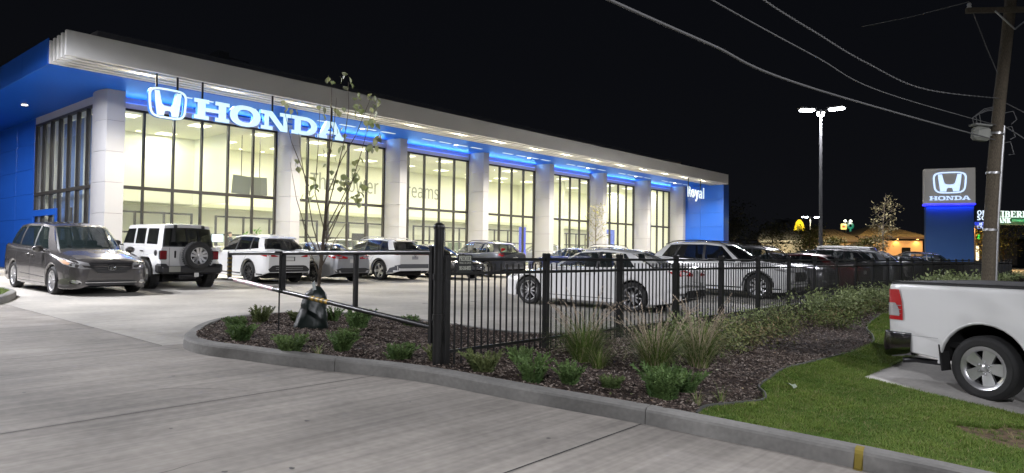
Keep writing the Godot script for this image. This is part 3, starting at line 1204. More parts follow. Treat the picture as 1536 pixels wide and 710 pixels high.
func downlight(b: Node, pos: Vector3, e: float, ang: float, deep := false) -> void:
	var mb := MB.new()
	mb.lathe([Vector2(0.0, -0.02), Vector2(0.10, -0.02), Vector2(0.125, 0.0), Vector2(0.125, 0.06), Vector2(0.0, 0.06)], pos, Basis(), 14)
	var o := solid("ceiling_lamp", mb, M.glow_warm, b)
	if deep:
		omni("glow_light", o, pos + Vector3(0, 0.02, 0), e, Color(1, 0.94, 0.80))
		spot("downlight", o, pos + Vector3(0, -0.06, 0), e * 26.0, 70.0)
	else:
		spot("downlight", o, pos + Vector3(0, -0.06, 0), e, ang)

# ---------------------------------------------------------------- lettering
func rect(x0: float, y0: float, x1: float, y1: float) -> PackedVector2Array:
	return PackedVector2Array([Vector2(x0, y0), Vector2(x1, y0), Vector2(x1, y1), Vector2(x0, y1)])

func merge(list: Array) -> PackedVector2Array:
	var a: PackedVector2Array = list[0]
	for i in range(1, list.size()):
		var r := Geometry2D.merge_polygons(a, list[i])
		a = r[0]
		for q in r:
			if q.size() and absf(poly_area(q)) > absf(poly_area(a)): a = q
	return a

func poly_area(q: PackedVector2Array) -> float:
	var s := 0.0
	for k in q.size(): s += q[k].cross(q[(k + 1) % q.size()])
	return s / 2.0

func ring_half(cx: float, cy: float, rx: float, ry: float, ix: float, iy: float, a0: float, a1: float, pw := 2.0) -> PackedVector2Array:
	# half of an oval ring between two angles; pw > 2 squares it off
	var q := PackedVector2Array()
	var n := 18
	for i in n + 1:
		var a := lerpf(a0, a1, float(i) / n)
		q.append(Vector2(cx + rx * signf(cos(a)) * pow(absf(cos(a)), 2.0 / pw), cy + ry * signf(sin(a)) * pow(absf(sin(a)), 2.0 / pw)))
	for i in n + 1:
		var a := lerpf(a1, a0, float(i) / n)
		q.append(Vector2(cx + ix * signf(cos(a)) * pow(absf(cos(a)), 2.0 / pw), cy + iy * signf(sin(a)) * pow(absf(sin(a)), 2.0 / pw)))
	return q

# wide slab letters on a height of 1; each a list of polygons that butt
func slab(ch: String) -> Array:
	var t := 0.19
	match ch:
		"H":
			var l := merge([rect(0.17, 0, 0.55, 1), rect(0.0, 0, 0.72, t), rect(0.0, 1 - t, 0.72, 1)])
			var r := merge([rect(1.21, 0, 1.59, 1), rect(1.04, 0, 1.76, t), rect(1.04, 1 - t, 1.76, 1)])
			return [merge([l, rect(0.5, 0.41, 1.25, 0.59), r])]
		"O":
			return [ring_half(0.82, 0.5, 0.82, 0.54, 0.42, 0.33, PI / 2, PI * 1.5, 2.3), ring_half(0.82, 0.5, 0.82, 0.54, 0.42, 0.33, -PI / 2, PI / 2, 2.3)]
		"N":
			return [merge([rect(0.2, 0, 0.44, 1), rect(0.0, 0, 0.66, t), rect(0.0, 1 - t, 0.5, 1), PackedVector2Array([Vector2(0.05, 1), Vector2(0.62, 1), Vector2(1.52, 0), Vector2(1.12, 0), Vector2(0.3, 0.90)]), rect(1.28, 0, 1.52, 1), rect(1.08, 1 - t, 1.74, 1)])]
		"D":
			var arc := PackedVector2Array()
			var up := PackedVector2Array([Vector2(0.0, 0.5), Vector2(0.0, 0.5)])
			up = PackedVector2Array([Vector2(0.18, 0.5), Vector2(0.18, 1 - t), Vector2(0.0, 1 - t), Vector2(0.0, 1.0), Vector2(0.85, 1.0)])
			for i in 11:
				var a := PI / 2 * (1.0 - i / 10.0)
				up.append(Vector2(0.85 + 0.73 * cos(a), 0.5 + 0.5 * sin(a)))
			for i in 11:
				var a := PI / 2 * i / 10.0
				up.append(Vector2(0.82 + 0.38 * cos(a), 0.5 + 0.3 * sin(a)))
			up.append(Vector2(0.56, 0.8))
			up.append(Vector2(0.56, 0.5))
			var dn := PackedVector2Array()
			for p in up:
				dn.append(Vector2(p.x, 1.0 - p.y))
			return [up, dn]
		"A":
			# split down the middle so that the counter needs no hole
			var lft := PackedVector2Array([Vector2(0.0, 0), Vector2(0.62, 0), Vector2(0.62, t), Vector2(0.53, t), Vector2(0.58, 0.29), Vector2(0.88, 0.29), Vector2(0.88, 0.44), Vector2(0.65, 0.44), Vector2(0.86, 0.82), Vector2(0.88, 0.82), Vector2(0.88, 1.0), Vector2(0.60, 1.0), Vector2(0.16, t), Vector2(0.0, t)])
			var rgt := PackedVector2Array()
			for p in lft:
				rgt.append(Vector2(1.76 - p.x, p.y))
			return [lft, rgt]
	return []

func letter_part(parent: Node, polys: Array, t: Transform3D, depth: float, face: Material, ret: Material) -> void:
	var mb := MB.new()
	for q in polys:
		mb.prism(q, 0.0, depth, t)
	var o := solid("letter", mb, ret, parent)
	mb = MB.new()
	for q in polys:
		var tt := t
		mb.prism(q, depth, depth + 0.012 / t.basis.z.length(), tt)
	solid("letter_face", mb, face, o)

func emblem_polys() -> Array:
	# a rounded frame in two halves and the flared H inside it
	var out := []
	for s in [-1.0, 1.0]:
		var q := PackedVector2Array()
		var n := 16
		for i in n + 1:
			var a := lerpf(PI / 2, -PI / 2, float(i) / n)
			var x := pow(absf(cos(a)), 0.48) * 0.5
			var y := signf(sin(a)) * pow(absf(sin(a)), 0.48) * 0.5
			q.append(Vector2(s * x * (0.94 + 0.12 * y), y))
		for i in n + 1:
			var a := lerpf(-PI / 2, PI / 2, float(i) / n)
			var x := pow(absf(cos(a)), 0.44) * 0.44
			var y := signf(sin(a)) * pow(absf(sin(a)), 0.44) * 0.435
			q.append(Vector2(s * x * (0.94 + 0.12 * y), y))
		out.append(q)
	var h := [Vector2(-0.335, 0.39), Vector2(-0.31, 0.02), Vector2(-0.265, -0.41), Vector2(-0.095, -0.41), Vector2(-0.085, -0.30), Vector2(-0.06, -0.245), Vector2(0.0, -0.23)]
	var g := [Vector2(0.0, -0.09), Vector2(-0.10, -0.075), Vector2(-0.145, -0.02), Vector2(-0.175, 0.12), Vector2(-0.215, 0.39)]
	var hp := PackedVector2Array()
	for p in h: hp.append(p)
	for i in range(h.size() - 2, -1, -1): hp.append(Vector2(-h[i].x, h[i].y))
	for i in range(g.size() - 1, -1, -1): hp.append(Vector2(-g[i].x, g[i].y))
	for i in range(1, g.size()): hp.append(g[i])
	out.append(hp)
	return out

func word(parent: Node, text: String, t: Transform3D, height: float, width: float, depth: float, face: Material, ret: Material, gap := 0.05) -> void:
	var adv := 0.0
	var list := []
	for ch in text:
		var p := slab(ch)
		var mx := 0.0
		for q in p:
			for k in q: mx = maxf(mx, k.x)
		list.append([p, adv])
		adv += mx + gap
	adv -= gap
	var sx := width / adv
	for l in list:
		letter_part(parent, l[0], t * Transform3D(Basis().scaled(Vector3(sx, height, 1)), Vector3(l[1] * sx, 0, 0)), depth, face, ret)

func text_mesh(s: String, size: float, depth: float, bold := false, serif := false) -> TextMesh:
	var tm := TextMesh.new()
	var f := SystemFont.new()
	f.font_names = PackedStringArray(["Droid Serif" if serif else "Droid Sans"])
	f.font_weight = 700 if bold else 400
	tm.font = f
	tm.text = s
	tm.font_size = 64
	tm.pixel_size = size / 64.0
	tm.depth = depth
	tm.horizontal_alignment = HORIZONTAL_ALIGNMENT_LEFT
	tm.vertical_alignment = VERTICAL_ALIGNMENT_BOTTOM
	return tm

func build_signs() -> void:
	var em := thing("emblem_sign", "glowing white rounded emblem hanging under the canopy left of the lettering", "sign", Vector3(10.80, 6.83, -26.2))
	var t := Transform3D(Basis().scaled(Vector3(1.42, 1.10, 1)), Vector3.ZERO)
	letter_part(em, emblem_polys(), t, 0.16, M.glow_white, M.sign_return)
	var mb: MB
	for x in [-0.36, 0.38]:
		mb = MB.new()
		mb.box(Vector3(x, 0.80, 0.03), Vector3(0.06, 0.62, 0.05))
		solid("hanger_rod", mb, M.black_steel, em)
	var s := thing("letter_sign", "row of glowing white capital letters hanging under the canopy front", "sign", Vector3(11.75, 6.46, -26.2))
	word(s, "HONDA", Transform3D(), 0.76, 6.68, 0.16, M.glow_white, M.sign_return, 0.03)
	for x in [0.36, 3.25, 6.1]:
		mb = MB.new()
		mb.box(Vector3(x, 1.1, 0.03), Vector3(0.06, 0.70, 0.05))
		solid("hanger_rod", mb, M.black_steel, s)
	mb = MB.new()
	mb.box(Vector3(3.3, 0.40, -0.05), Vector3(6.5, 0.07, 0.06))
	solid("rail", mb, M.sign_return, s)
	var ry := thing("name_sign", "small white dealer name hanging before the blue end wall", "sign", Vector3(51.9, 6.05, -26.5))
	var tm := text_mesh("Royal", 1.20, 0.03, true)
	var lt := put("lettering", tm, glow(Color(0.85, 0.95, 1.0), 0.5), ry)
	lt.scale = Vector3(1.0, 1, 1)
	for x in [0.25, 2.4]:
		mb = MB.new()
		mb.box(Vector3(x, 1.45, 0.0), Vector3(0.07, 0.9, 0.05))
		solid("hanger_rod", mb, M.black_steel, ry)

# ---------------------------------------------------------------- inside
func build_interior() -> void:
	var b := thing("showroom_interior", "cream walls, ceiling and floor seen through the showroom glass", "room interior")
	b.set_meta("kind", "structure")
	var mb := MB.new()
	B(mb, 10.6, 58.5, 0.4, FLOOR_Y, 31.46, 44.0)
	solid("floor", mb, M.inner_floor, b)
	mb = MB.new()
	B(mb, 10.6, 58.5, 7.56, 7.7, 31.52, 44.0)
	solid("ceiling", mb, M.inner_ceiling, b)
	mb = MB.new()
	B(mb, 10.6, 58.5, FLOOR_Y, 7.56, 40.0, 40.2)
	solid("back_wall", mb, M.cream, b)
	mb = MB.new()
	B(mb, 17.3, 17.5, 4.0, 7.56, 34.6, 40.0)
	B(mb, 58.3, 58.5, FLOOR_Y, 7.56, 31.5, 40.0)
	B(mb, 46.6, 46.8, FLOOR_Y, 7.56, 35.0, 40.0)
	B(mb, 10.6, 17.3, 4.0, 7.56, 38.2, 38.35)
	solid("cross_wall", mb, M.cream, b)
	mb = MB.new()
	B(mb, 10.6, 58.3, 3.95, 4.15, 38.9, 39.99)
	solid("bulkhead", mb, M.cream2, b)
	# added wall close behind the left glazing, striped to imitate reflections in the glass
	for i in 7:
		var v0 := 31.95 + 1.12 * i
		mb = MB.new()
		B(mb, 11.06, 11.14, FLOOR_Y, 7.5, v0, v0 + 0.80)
		solid("reflection_backing", mb, mat(Color(0.045, 0.12, 0.30), 0.35), b)
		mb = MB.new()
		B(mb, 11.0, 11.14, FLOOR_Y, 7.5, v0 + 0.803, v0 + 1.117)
		solid("reflection_stripe", mb, mat(Color(0.42, 0.46, 0.42), 0.5), b)
	var tm := text_mesh("The Power of Dreams", 1.45, 0.02)
	var tx := put("wall_lettering", tm, M.wall_text, b)
	var wdt := tm.get_aabb().size.x
	tx.position = Vector3(25.7, 5.30, -39.97)
	tx.scale = Vector3(11.4 / maxf(wdt, 1.0), 1, 1)
	# wall washers that throw scallops down the walls
	for w in [[11.4, 37.7], [12.8, 37.7], [14.2, 37.7], [15.6, 37.7], [17.8, 39.4], [19.2, 39.4], [20.6, 39.4], [22.0, 39.4], [39.6, 39.4], [41.0, 39.4], [42.4, 39.4], [43.8, 39.4]]:
		mb = MB.new()
		mb.lathe([Vector2(0.0, -0.012), Vector2(0.09, -0.012), Vector2(0.11, 0.01), Vector2(0.0, 0.01)], Vector3(w[0], 7.555, -w[1]), Basis(), 12)
		var o := solid("ceiling_lamp", mb, M.glow_warm, b)
		spot("wash_light", o, Vector3(w[0], 7.50, -w[1]), 2.4, 34.0, Color(1.0, 0.97, 0.82))
	# ceiling panels
	for i in 15:
		for v in [33.6, 37.4]:
			mb = MB.new()
			var u := 12.2 + 3.25 * i
			B(mb, u - 0.4, u + 0.4, 7.53, 7.565, v - 0.4, v + 0.4)
			var o := solid("ceiling_lamp", mb, M.glow_panel, b)
			area("panel_light", o, Vector3(u, 7.50, -v), 7.0, Vector2(0.8, 0.8), Color(1.0, 0.99, 0.88), Vector3.DOWN)
	for i in 22:
		mb = MB.new()
		mb.lathe([Vector2(0.0, -0.012), Vector2(0.09, -0.012), Vector2(0.11, 0.01), Vector2(0.0, 0.01)], Vector3(11.6 + 2.1 * i, 7.555, -32.3), Basis(), 12)
		solid("ceiling_lamp", mb, M.glow_warm, b)
	# glazed offices along the back
	var k := 0
	for o in [[11.0, 16.6, 36.8], [18.2, 24.6, 37.4], [25.4, 31.5, 37.4], [32.4, 38.4, 37.4], [39.2, 45.6, 37.4], [47.4, 57.6, 37.4]]:
		var places := ["behind the emblem sign", "behind the young street tree", "right of the word on the back wall", "behind the grey compact SUV", "behind the small lot tree", "by the far blue end wall"]
		var f := thing("office_partition", "dark framed glazed office front inside the showroom " + places[k], "glass partition", Vector3.ZERO, 0.0, "glazed offices inside the showroom")
		k += 1
		var n := int(round((o[1] - o[0]) / 1.55))
		mb = MB.new()
		for yy in [3.35, 2.35]:
			B(mb, o[0], o[1], yy, yy + 0.09, o[2] - 0.04, o[2] + 0.04)
		for i in n + 1:
			var u: float = lerpf(o[0], o[1], float(i) / n)
			B(mb, u - 0.045, u + 0.045, FLOOR_Y, 3.45, o[2] - 0.05, o[2] + 0.05)
		solid("frame", mb, M.mullion, f)
		mb = MB.new()
		B(mb, o[0], o[1], FLOOR_Y, FLOOR_Y + 1.0, o[2] + 0.06, o[2] + 0.12)
		solid("lower_panel", mb, M.cream2, f)
		for i in n:
			var ua: float = lerpf(o[0], o[1], float(i) / n) + 0.05
			var ub: float = lerpf(o[0], o[1], float(i + 1) / n) - 0.05
			if (i + k) % 3 == 1:
				mb = MB.new()
				B(mb, ua, ub, FLOOR_Y + 0.4, 2.35, o[2] + 1.2, o[2] + 1.3)
				solid("dark_panel", mb, mat(Color(0.20, 0.26, 0.18), 0.6), f)
	# a tall blue display wall and a white door far along the hall
	var d := thing("blue_display", "narrow tall blue panel standing in the far part of the showroom", "display panel", Vector3(40.2, FLOOR_Y, -34.0))
	mb = MB.new()
	mb.bbox(Vector3(0, 1.45, 0), Vector3(0.5, 2.9, 0.3), 0.02)
	solid("panel", mb, mat(Color(0.02, 0.06, 0.7), 0.4), d)
	mb = MB.new()
	mb.bbox(Vector3(0, 0.03, 0), Vector3(0.8, 0.06, 0.6), 0.02)
	solid("base", mb, M.black_trim, d)
	d = thing("entrance_portal", "pale blue framed entrance portal with a white door", "doorway", Vector3(50.0, FLOOR_Y, -33.2))
	mb = MB.new()
	mb.bbox(Vector3(-1.2, 1.35, 0), Vector3(0.35, 2.7, 0.4), 0.02)
	mb.bbox(Vector3(1.2, 1.35, 0), Vector3(0.35, 2.7, 0.4), 0.02)
	mb.bbox(Vector3(0, 2.85, 0), Vector3(2.75, 0.4, 0.4), 0.02)
	solid("frame", mb, mat(Color(0.12, 0.20, 0.75), 0.4), d)
	mb = MB.new()
	mb.bbox(Vector3(0.35, 1.15, -0.1), Vector3(1.1, 2.3, 0.06), 0.01)
	var dr := solid("door", mb, mat(Color(0.75, 0.77, 0.85), 0.4), d)
	mb = MB.new()
	mb.tube([Vector3(-0.1, 0.9, -0.03), Vector3(-0.1, 1.3, -0.03)], [0.015, 0.015], 6)
	solid("handle", mb, M.chrome, dr)
	# two grey boards hung high, left hall
	for i in 2:
		var p := Vector3(17.85 + 1.02 * i, 4.9, -34.0)
		var brd := thing("hanging_display", ["grey hanging display board, left one of the pair over the transom", "grey hanging display board, right one of the pair over the transom"][i], "display board", p, 0.25 if i else -0.1)
		mb = MB.new()
		mb.bbox(Vector3(0, 0, 0), Vector3(0.95, 0.95, 0.06), 0.01, Basis(Vector3.BACK, 0.06 if i else -0.08))
		solid("screen", mb, mat(Color(0.16, 0.18, 0.14), 0.5), brd)
		mb = MB.new()
		mb.tube([Vector3(0, 0.4, -0.04), Vector3(0, 2.56, -0.04)], [0.02, 0.02], 6)
		solid("drop_pole", mb, M.mullion, brd)
	# reception desk, monitor, plant, person
	var desk := thing("reception_desk", "white reception desk inside the showroom behind the white SUV", "desk", Vector3(16.0, FLOOR_Y, -33.4))
	mb = MB.new()
	mb.bbox(Vector3(0, 1.06, 0), Vector3(3.0, 0.06, 0.8), 0.015)
	solid("top", mb, M.panel_white, desk)
	mb = MB.new()
	mb.bbox(Vector3(0, 0.515, 0), Vector3(2.9, 1.03, 0.7), 0.015)
	solid("body", mb, M.cream2, desk)
	var mon := thing("monitor", "small lit cyan computer monitor on the reception desk", "monitor", Vector3(16.3, FLOOR_Y + 1.09, -33.3))
	mb = MB.new()
	mb.bbox(Vector3(0, 0.38, 0), Vector3(0.62, 0.42, 0.04), 0.01)
	solid("casing", mb, M.black_trim, mon)
	mb = MB.new()
	mb.box(Vector3(0, 0.38, 0.024), Vector3(0.57, 0.37, 0.006))
	solid("screen", mb, M.glow_cyan, mon)
	mb = MB.new()
	mb.box(Vector3(0, 0.09, -0.02), Vector3(0.05, 0.18, 0.03))
	mb.bbox(Vector3(0, 0.01, 0), Vector3(0.22, 0.02, 0.18), 0.008)
	solid("stand", mb, M.black_trim, mon)
	var pl := thing("potted_plant", "bright green potted plant inside the showroom left of the second column", "plant", Vector3(18.0, FLOOR_Y, -33.0))
	mb = MB.new()
	mb.lathe([Vector2(0.0, 0), Vector2(0.20, 0.0), Vector2(0.26, 0.9), Vector2(0.22, 0.9), Vector2(0.2, 0.85), Vector2(0.0, 0.85)], Vector3.ZERO, Basis(), 16)
	solid("pot", mb, M.panel_white, pl)
	mb = MB.new()
	mb.colored = true
	for i in 150:
		var a := rng.randf() * TAU
		var h := rng.randf_range(0.9, 2.0)
		var r := rng.randf_range(0.05, 0.45) * (1.0 - absf(h - 1.5) * 0.5)
		mb.cur = Color(0.07, 0.22, 0.02).lerp(Color(0.2, 0.42, 0.05), rng.randf())
		leaf(mb, Vector3(cos(a) * r, h, sin(a) * r), Basis.from_euler(Vector3(rng.randf_range(-1, 1), a, rng.randf_range(-1, 1))), 0.18, 0.09)
	solid("foliage", mb, M.leafy, pl)
	var tv := thing("display_screen", "dark wide screen on a stand inside the showroom above the second white SUV", "screen", Vector3(25.0, FLOOR_Y, -33.6))
	mb = MB.new()
	mb.bbox(Vector3(0, 1.75, 0), Vector3(1.1, 0.42, 0.06), 0.01)
	solid("screen", mb, M.black_trim, tv)
	mb = MB.new()
	mb.tube([Vector3(0, 0, -0.04), Vector3(0, 1.7, -0.04)], [0.03, 0.03], 8)
	mb.bbox(Vector3(0, 0.02, 0), Vector3(0.6, 0.04, 0.4), 0.01)
	solid("stand", mb, M.mullion, tv)
	build_person()

func leaf(mb: MB, o: Vector3, b: Basis, l: float, w: float) -> void:
	# a folded, pointed leaf from o along b.z
	var p0 := o
	var p1 := o + b * Vector3(w * 0.5, w * 0.14, l * 0.4)
	var p2 := o + b * Vector3(0, -w * 0.05, l)
	var p3 := o + b * Vector3(-w * 0.5, w * 0.14, l * 0.4)
	var m := o + b * Vector3(0, 0, l * 0.45)
	mb.tri(p0, p1, m)
	mb.tri(p1, p2, m)
	mb.tri(p2, p3, m)
	mb.tri(p3, p0, m)

# ---------------------------------------------------------------- surface nets for bodies
func blob(mb: MB, bones: Array, cell: float, k: float, lo: Vector3, hi: Vector3) -> void:
	var nx := int((hi.x - lo.x) / cell) + 1
	var ny := int((hi.y - lo.y) / cell) + 1
	var nz := int((hi.z - lo.z) / cell) + 1
	var f := PackedFloat32Array()
	f.resize(nx * ny * nz)
	f.fill(1.0)
	for z in nz:
		for y in ny:
			for x in nx:
				var p := lo + Vector3(x, y, z) * cell
				var d := 1e9
				for b in bones:
					var a: Vector3 = b[0]
					var ab: Vector3 = b[1] - a
					var t := clampf((p - a).dot(ab) / maxf(ab.length_squared(), 1e-9), 0.0, 1.0)
					var q := (p - a - ab * t).length() - lerpf(b[2], b[3], t)
					if d > 1e8:
						d = q
					else:
						var h := clampf(0.5 + 0.5 * (d - q) / k, 0.0, 1.0)
						d = lerpf(d, q, h) - k * h * (1.0 - h)
				f[(z * ny + y) * nx + x] = d
	var at_ := {}
	var base := mb.v.size()
	for z in nz - 1:
		for y in ny - 1:
			for x in nx - 1:
				var s := Vector3.ZERO
				var cnt := 0
				var i0 := (z * ny + y) * nx + x
				var val := []
				for c in 8:
					val.append(f[i0 + (c & 1) + ((c >> 1) & 1) * nx + ((c >> 2) & 1) * nx * ny])
				for e in [[0, 1], [2, 3], [4, 5], [6, 7], [0, 2], [1, 3], [4, 6], [5, 7], [0, 4], [1, 5], [2, 6], [3, 7]]:
					var va: float = val[e[0]]
					var vb: float = val[e[1]]
					if (va < 0.0) != (vb < 0.0):
						var t := va / (va - vb)
						var pa := Vector3(e[0] & 1, (e[0] >> 1) & 1, (e[0] >> 2) & 1)
						var pb := Vector3(e[1] & 1, (e[1] >> 1) & 1, (e[1] >> 2) & 1)
						s += pa.lerp(pb, t)
						cnt += 1
				if cnt:
					at_[i0] = mb.v.size()
					mb.v.append(lo + (Vector3(x, y, z) + s / cnt) * cell)
					mb.n.append(Vector3.ZERO)
					mb.c.append(mb.cur)
	var faces := []
	for z in range(1, nz - 1):
		for y in range(1, ny - 1):
			for x in range(1, nx - 1):
				var i0 := (z * ny + y) * nx + x
				var here := f[i0] < 0.0
				for ax in 3:
					var st: int = [1, nx, nx * ny][ax]
					if (f[i0 + st] < 0.0) == here: continue
					var s1: int = [nx, nx * ny, 1][ax]
					var s2: int = [nx * ny, 1, nx][ax]
					var q := [i0 - s1 - s2, i0 - s2, i0, i0 - s1]
					if not (at_.has(q[0]) and at_.has(q[1]) and at_.has(q[2]) and at_.has(q[3])): continue
					var w := [at_[q[0]], at_[q[1]], at_[q[2]], at_[q[3]]]
					if not here: w.reverse()
					faces.append([w[0], w[1], w[2]])
					faces.append([w[0], w[2], w[3]])
	for t in faces:
		var nn: Vector3 = (mb.v[t[1]] - mb.v[t[0]]).cross(mb.v[t[2]] - mb.v[t[0]])
		for i in t: mb.n[i] += nn
		mb.ix.append(t[0]); mb.ix.append(t[2]); mb.ix.append(t[1])
	for i in range(base, mb.v.size()):
		mb.n[i] = mb.n[i].normalized()

func build_person() -> void:
	var p := thing("person", "person in a dark top standing at the reception desk inside the showroom", "person", Vector3(17.45, FLOOR_Y, -34.3), 0.5)
	var V := func(x, y, z): return Vector3(x, y, z)
	var mb := MB.new()
	var bones := []
	bones.append([Vector3(0, 0.98, 0), Vector3(0, 1.42, 0), 0.135, 0.15])
	for s in [-1.0, 1.0]:
		bones.append([Vector3(0.09 * s, 0.95, 0), Vector3(0.10 * s, 0.50, 0.02), 0.095, 0.065])
		bones.append([Vector3(0.10 * s, 0.50, 0.02), Vector3(0.11 * s, 0.09, -0.01), 0.062, 0.042])
		bones.append([Vector3(0.11 * s, 0.05, -0.03), Vector3(0.12 * s, 0.035, 0.15), 0.045, 0.035])
		bones.append([Vector3(0.05 * s, 1.46, 0), Vector3(0.20 * s, 1.44, 0), 0.07, 0.062])
		bones.append([Vector3(0.20 * s, 1.44, 0), Vector3(0.25 * s, 1.15, 0.03), 0.052, 0.042])
		bones.append([Vector3(0.25 * s, 1.15, 0.03), Vector3(0.19 * s, 1.12, 0.27), 0.040, 0.030])
	blob(mb, bones, 0.025, 0.05, Vector3(-0.36, -0.04, -0.22), Vector3(0.36, 1.6, 0.36))
	solid("clothed_body", mb, mat(Color(0.03, 0.035, 0.05), 0.8), p)
	mb = MB.new()
	bones = [[Vector3(0, 1.46, 0), Vector3(0, 1.58, 0.015), 0.055, 0.052], [Vector3(0, 1.62, 0.035), Vector3(0, 1.72, 0.01), 0.066, 0.086], [Vector3(0, 1.655, 0.10), Vector3(0, 1.67, 0.105), 0.014, 0.012], [Vector3(-0.082, 1.665, 0.01), Vector3(-0.084, 1.69, 0.0), 0.018, 0.02], [Vector3(0.082, 1.665, 0.01), Vector3(0.084, 1.69, 0.0), 0.018, 0.02]]
	blob(mb, bones, 0.011, 0.02, Vector3(-0.13, 1.42, -0.12), Vector3(0.13, 1.84, 0.15))
	for s in [-1.0, 1.0]:
		var w := Vector3(0.19 * s, 1.12, 0.28)
		var hb := [[w, w + Vector3(-0.01 * s, -0.005, 0.08), 0.028, 0.036]]
		for i in 4:
			var o := w + Vector3(-0.01 * s + (i - 1.5) * 0.019, -0.005, 0.085)
			var l: float = [0.06, 0.072, 0.068, 0.052][i]
			hb.append([o, o + Vector3(0, 0.0, l * 0.6), 0.0095, 0.009])
			hb.append([o + Vector3(0, 0, l * 0.6), o + Vector3(0, -0.022, l), 0.009, 0.0075])
		hb.append([w + Vector3(-0.03 * s, 0, 0.03), w + Vector3(-0.065 * s, -0.005, 0.085), 0.012, 0.009])
		blob(mb, hb, 0.008, 0.012, w + Vector3(-0.10, -0.06, -0.05), w + Vector3(0.10, 0.05, 0.19))
	solid("head_and_hands", mb, M.skin, p)
	mb = MB.new()
	blob(mb, [[Vector3(0, 1.735, -0.03), Vector3(0, 1.745, 0.0), 0.098, 0.094], [Vector3(-0.05, 1.66, -0.05), Vector3(0.05, 1.66, -0.05), 0.05, 0.05]], 0.014, 0.02, Vector3(-0.14, 1.56, -0.16), Vector3(0.14, 1.88, 0.14))
	solid("hair", mb, mat(Color(0.12, 0.10, 0.085), 0.8), p)

# ---------------------------------------------------------------- lamps
func lamp_post(label: String, u: float, v: float, height: float, heads: Array, e: float, category := "street lamp", turn := 0.0, col := Color(0.97, 0.97, 1.0)) -> Node3D:
	var t := thing("lamp_post", label, category, at(u, v), turn)
	var mb := MB.new()
	mb.lathe([Vector2(0.0, 0.0), Vector2(0.32, 0.0), Vector2(0.32, 0.62), Vector2(0.28, 0.68), Vector2(0.0, 0.68)], Vector3.ZERO, Basis(), 20)
	solid("footing", mb, M.kerb, t)
	mb = MB.new()
	mb.tube([Vector3(0, 0.68, 0), Vector3(0, height * 0.5, 0), Vector3(0, height, 0)], [0.105, 0.085, 0.065], 12)
	solid("pole", mb, mat(Color(0.011, 0.011, 0.012), 0.7), t)
	for a in heads:
		var d := Vector3(cos(a), 0, -sin(a))
		mb = MB.new()
		mb.tube([Vector3(0, height - 0.12, 0), d * 0.55 + Vector3(0, height - 0.05, 0)], [0.035, 0.03], 8)
		var arm := solid("arm", mb, mat(Color(0.011, 0.011, 0.012), 0.7), t)
		var bs := Basis(Vector3.UP, a)
		mb = MB.new()
		mb.bbox(d * 0.85 + Vector3(0, height, 0), Vector3(0.86, 0.10, 0.46), 0.03, bs)
		solid("head", mb, mat(Color(0.10, 0.10, 0.10), 0.5), t)
		mb = MB.new()
		mb.bbox(d * 0.85 + Vector3(0, height - 0.10, 0), Vector3(0.74, 0.10, 0.36), 0.03, bs)
		var em := solid("lamp", mb, M.glow_led, t)
		spot("lamp_light", em, d * 0.85 + Vector3(0, height - 0.17, 0), e / heads.size(), 86.0, col, 0.18, Vector3.DOWN, 0.25)
	return t

func build_lamps() -> void:
	lamp_post("tall black lamp post with three lit heads in the parking lot", 39.6, 12.3, 9.3, [0.3, 2.5, 4.6], 330.0)
	lamp_post("tall lamp post with lit heads left of the minivan", 0.6, 22.5, 9.0, [0.0, PI], 255.0)
	lamp_post("lamp post lighting the driveway mouth beside the road", -7.0, -4.0, 9.0, [0.0], 160.0)
	lamp_post("added lamp post out of view in the side lot, lighting the blue wall", -5.5, 38.0, 9.0, [0.0], 300.0)  # unseen, put here to brighten the blue wall and left face
	lamp_post("added lamp post out of view on the road verge, lighting the lawn", 10.5, -10.5, 9.0, [1.57], 165.0)  # invented fill lamp for the lawn and pickup
	lamp_post("added lamp post hidden behind the blue pylon sign, lighting the tan roofs", 97.8, 15.6, 7.6, [2.2, 3.8], 300.0, "street lamp", 0.0, Color(1.0, 0.86, 0.62))  # invented, kept out of sight to brighten the roofs
	lamp_post("small lit lamp post beside the tan roofed building", 93.1, 30.2, 6.2, [2.6, 5.0], 120.0, "street lamp", 0.0, Color(1.0, 0.95, 0.8))

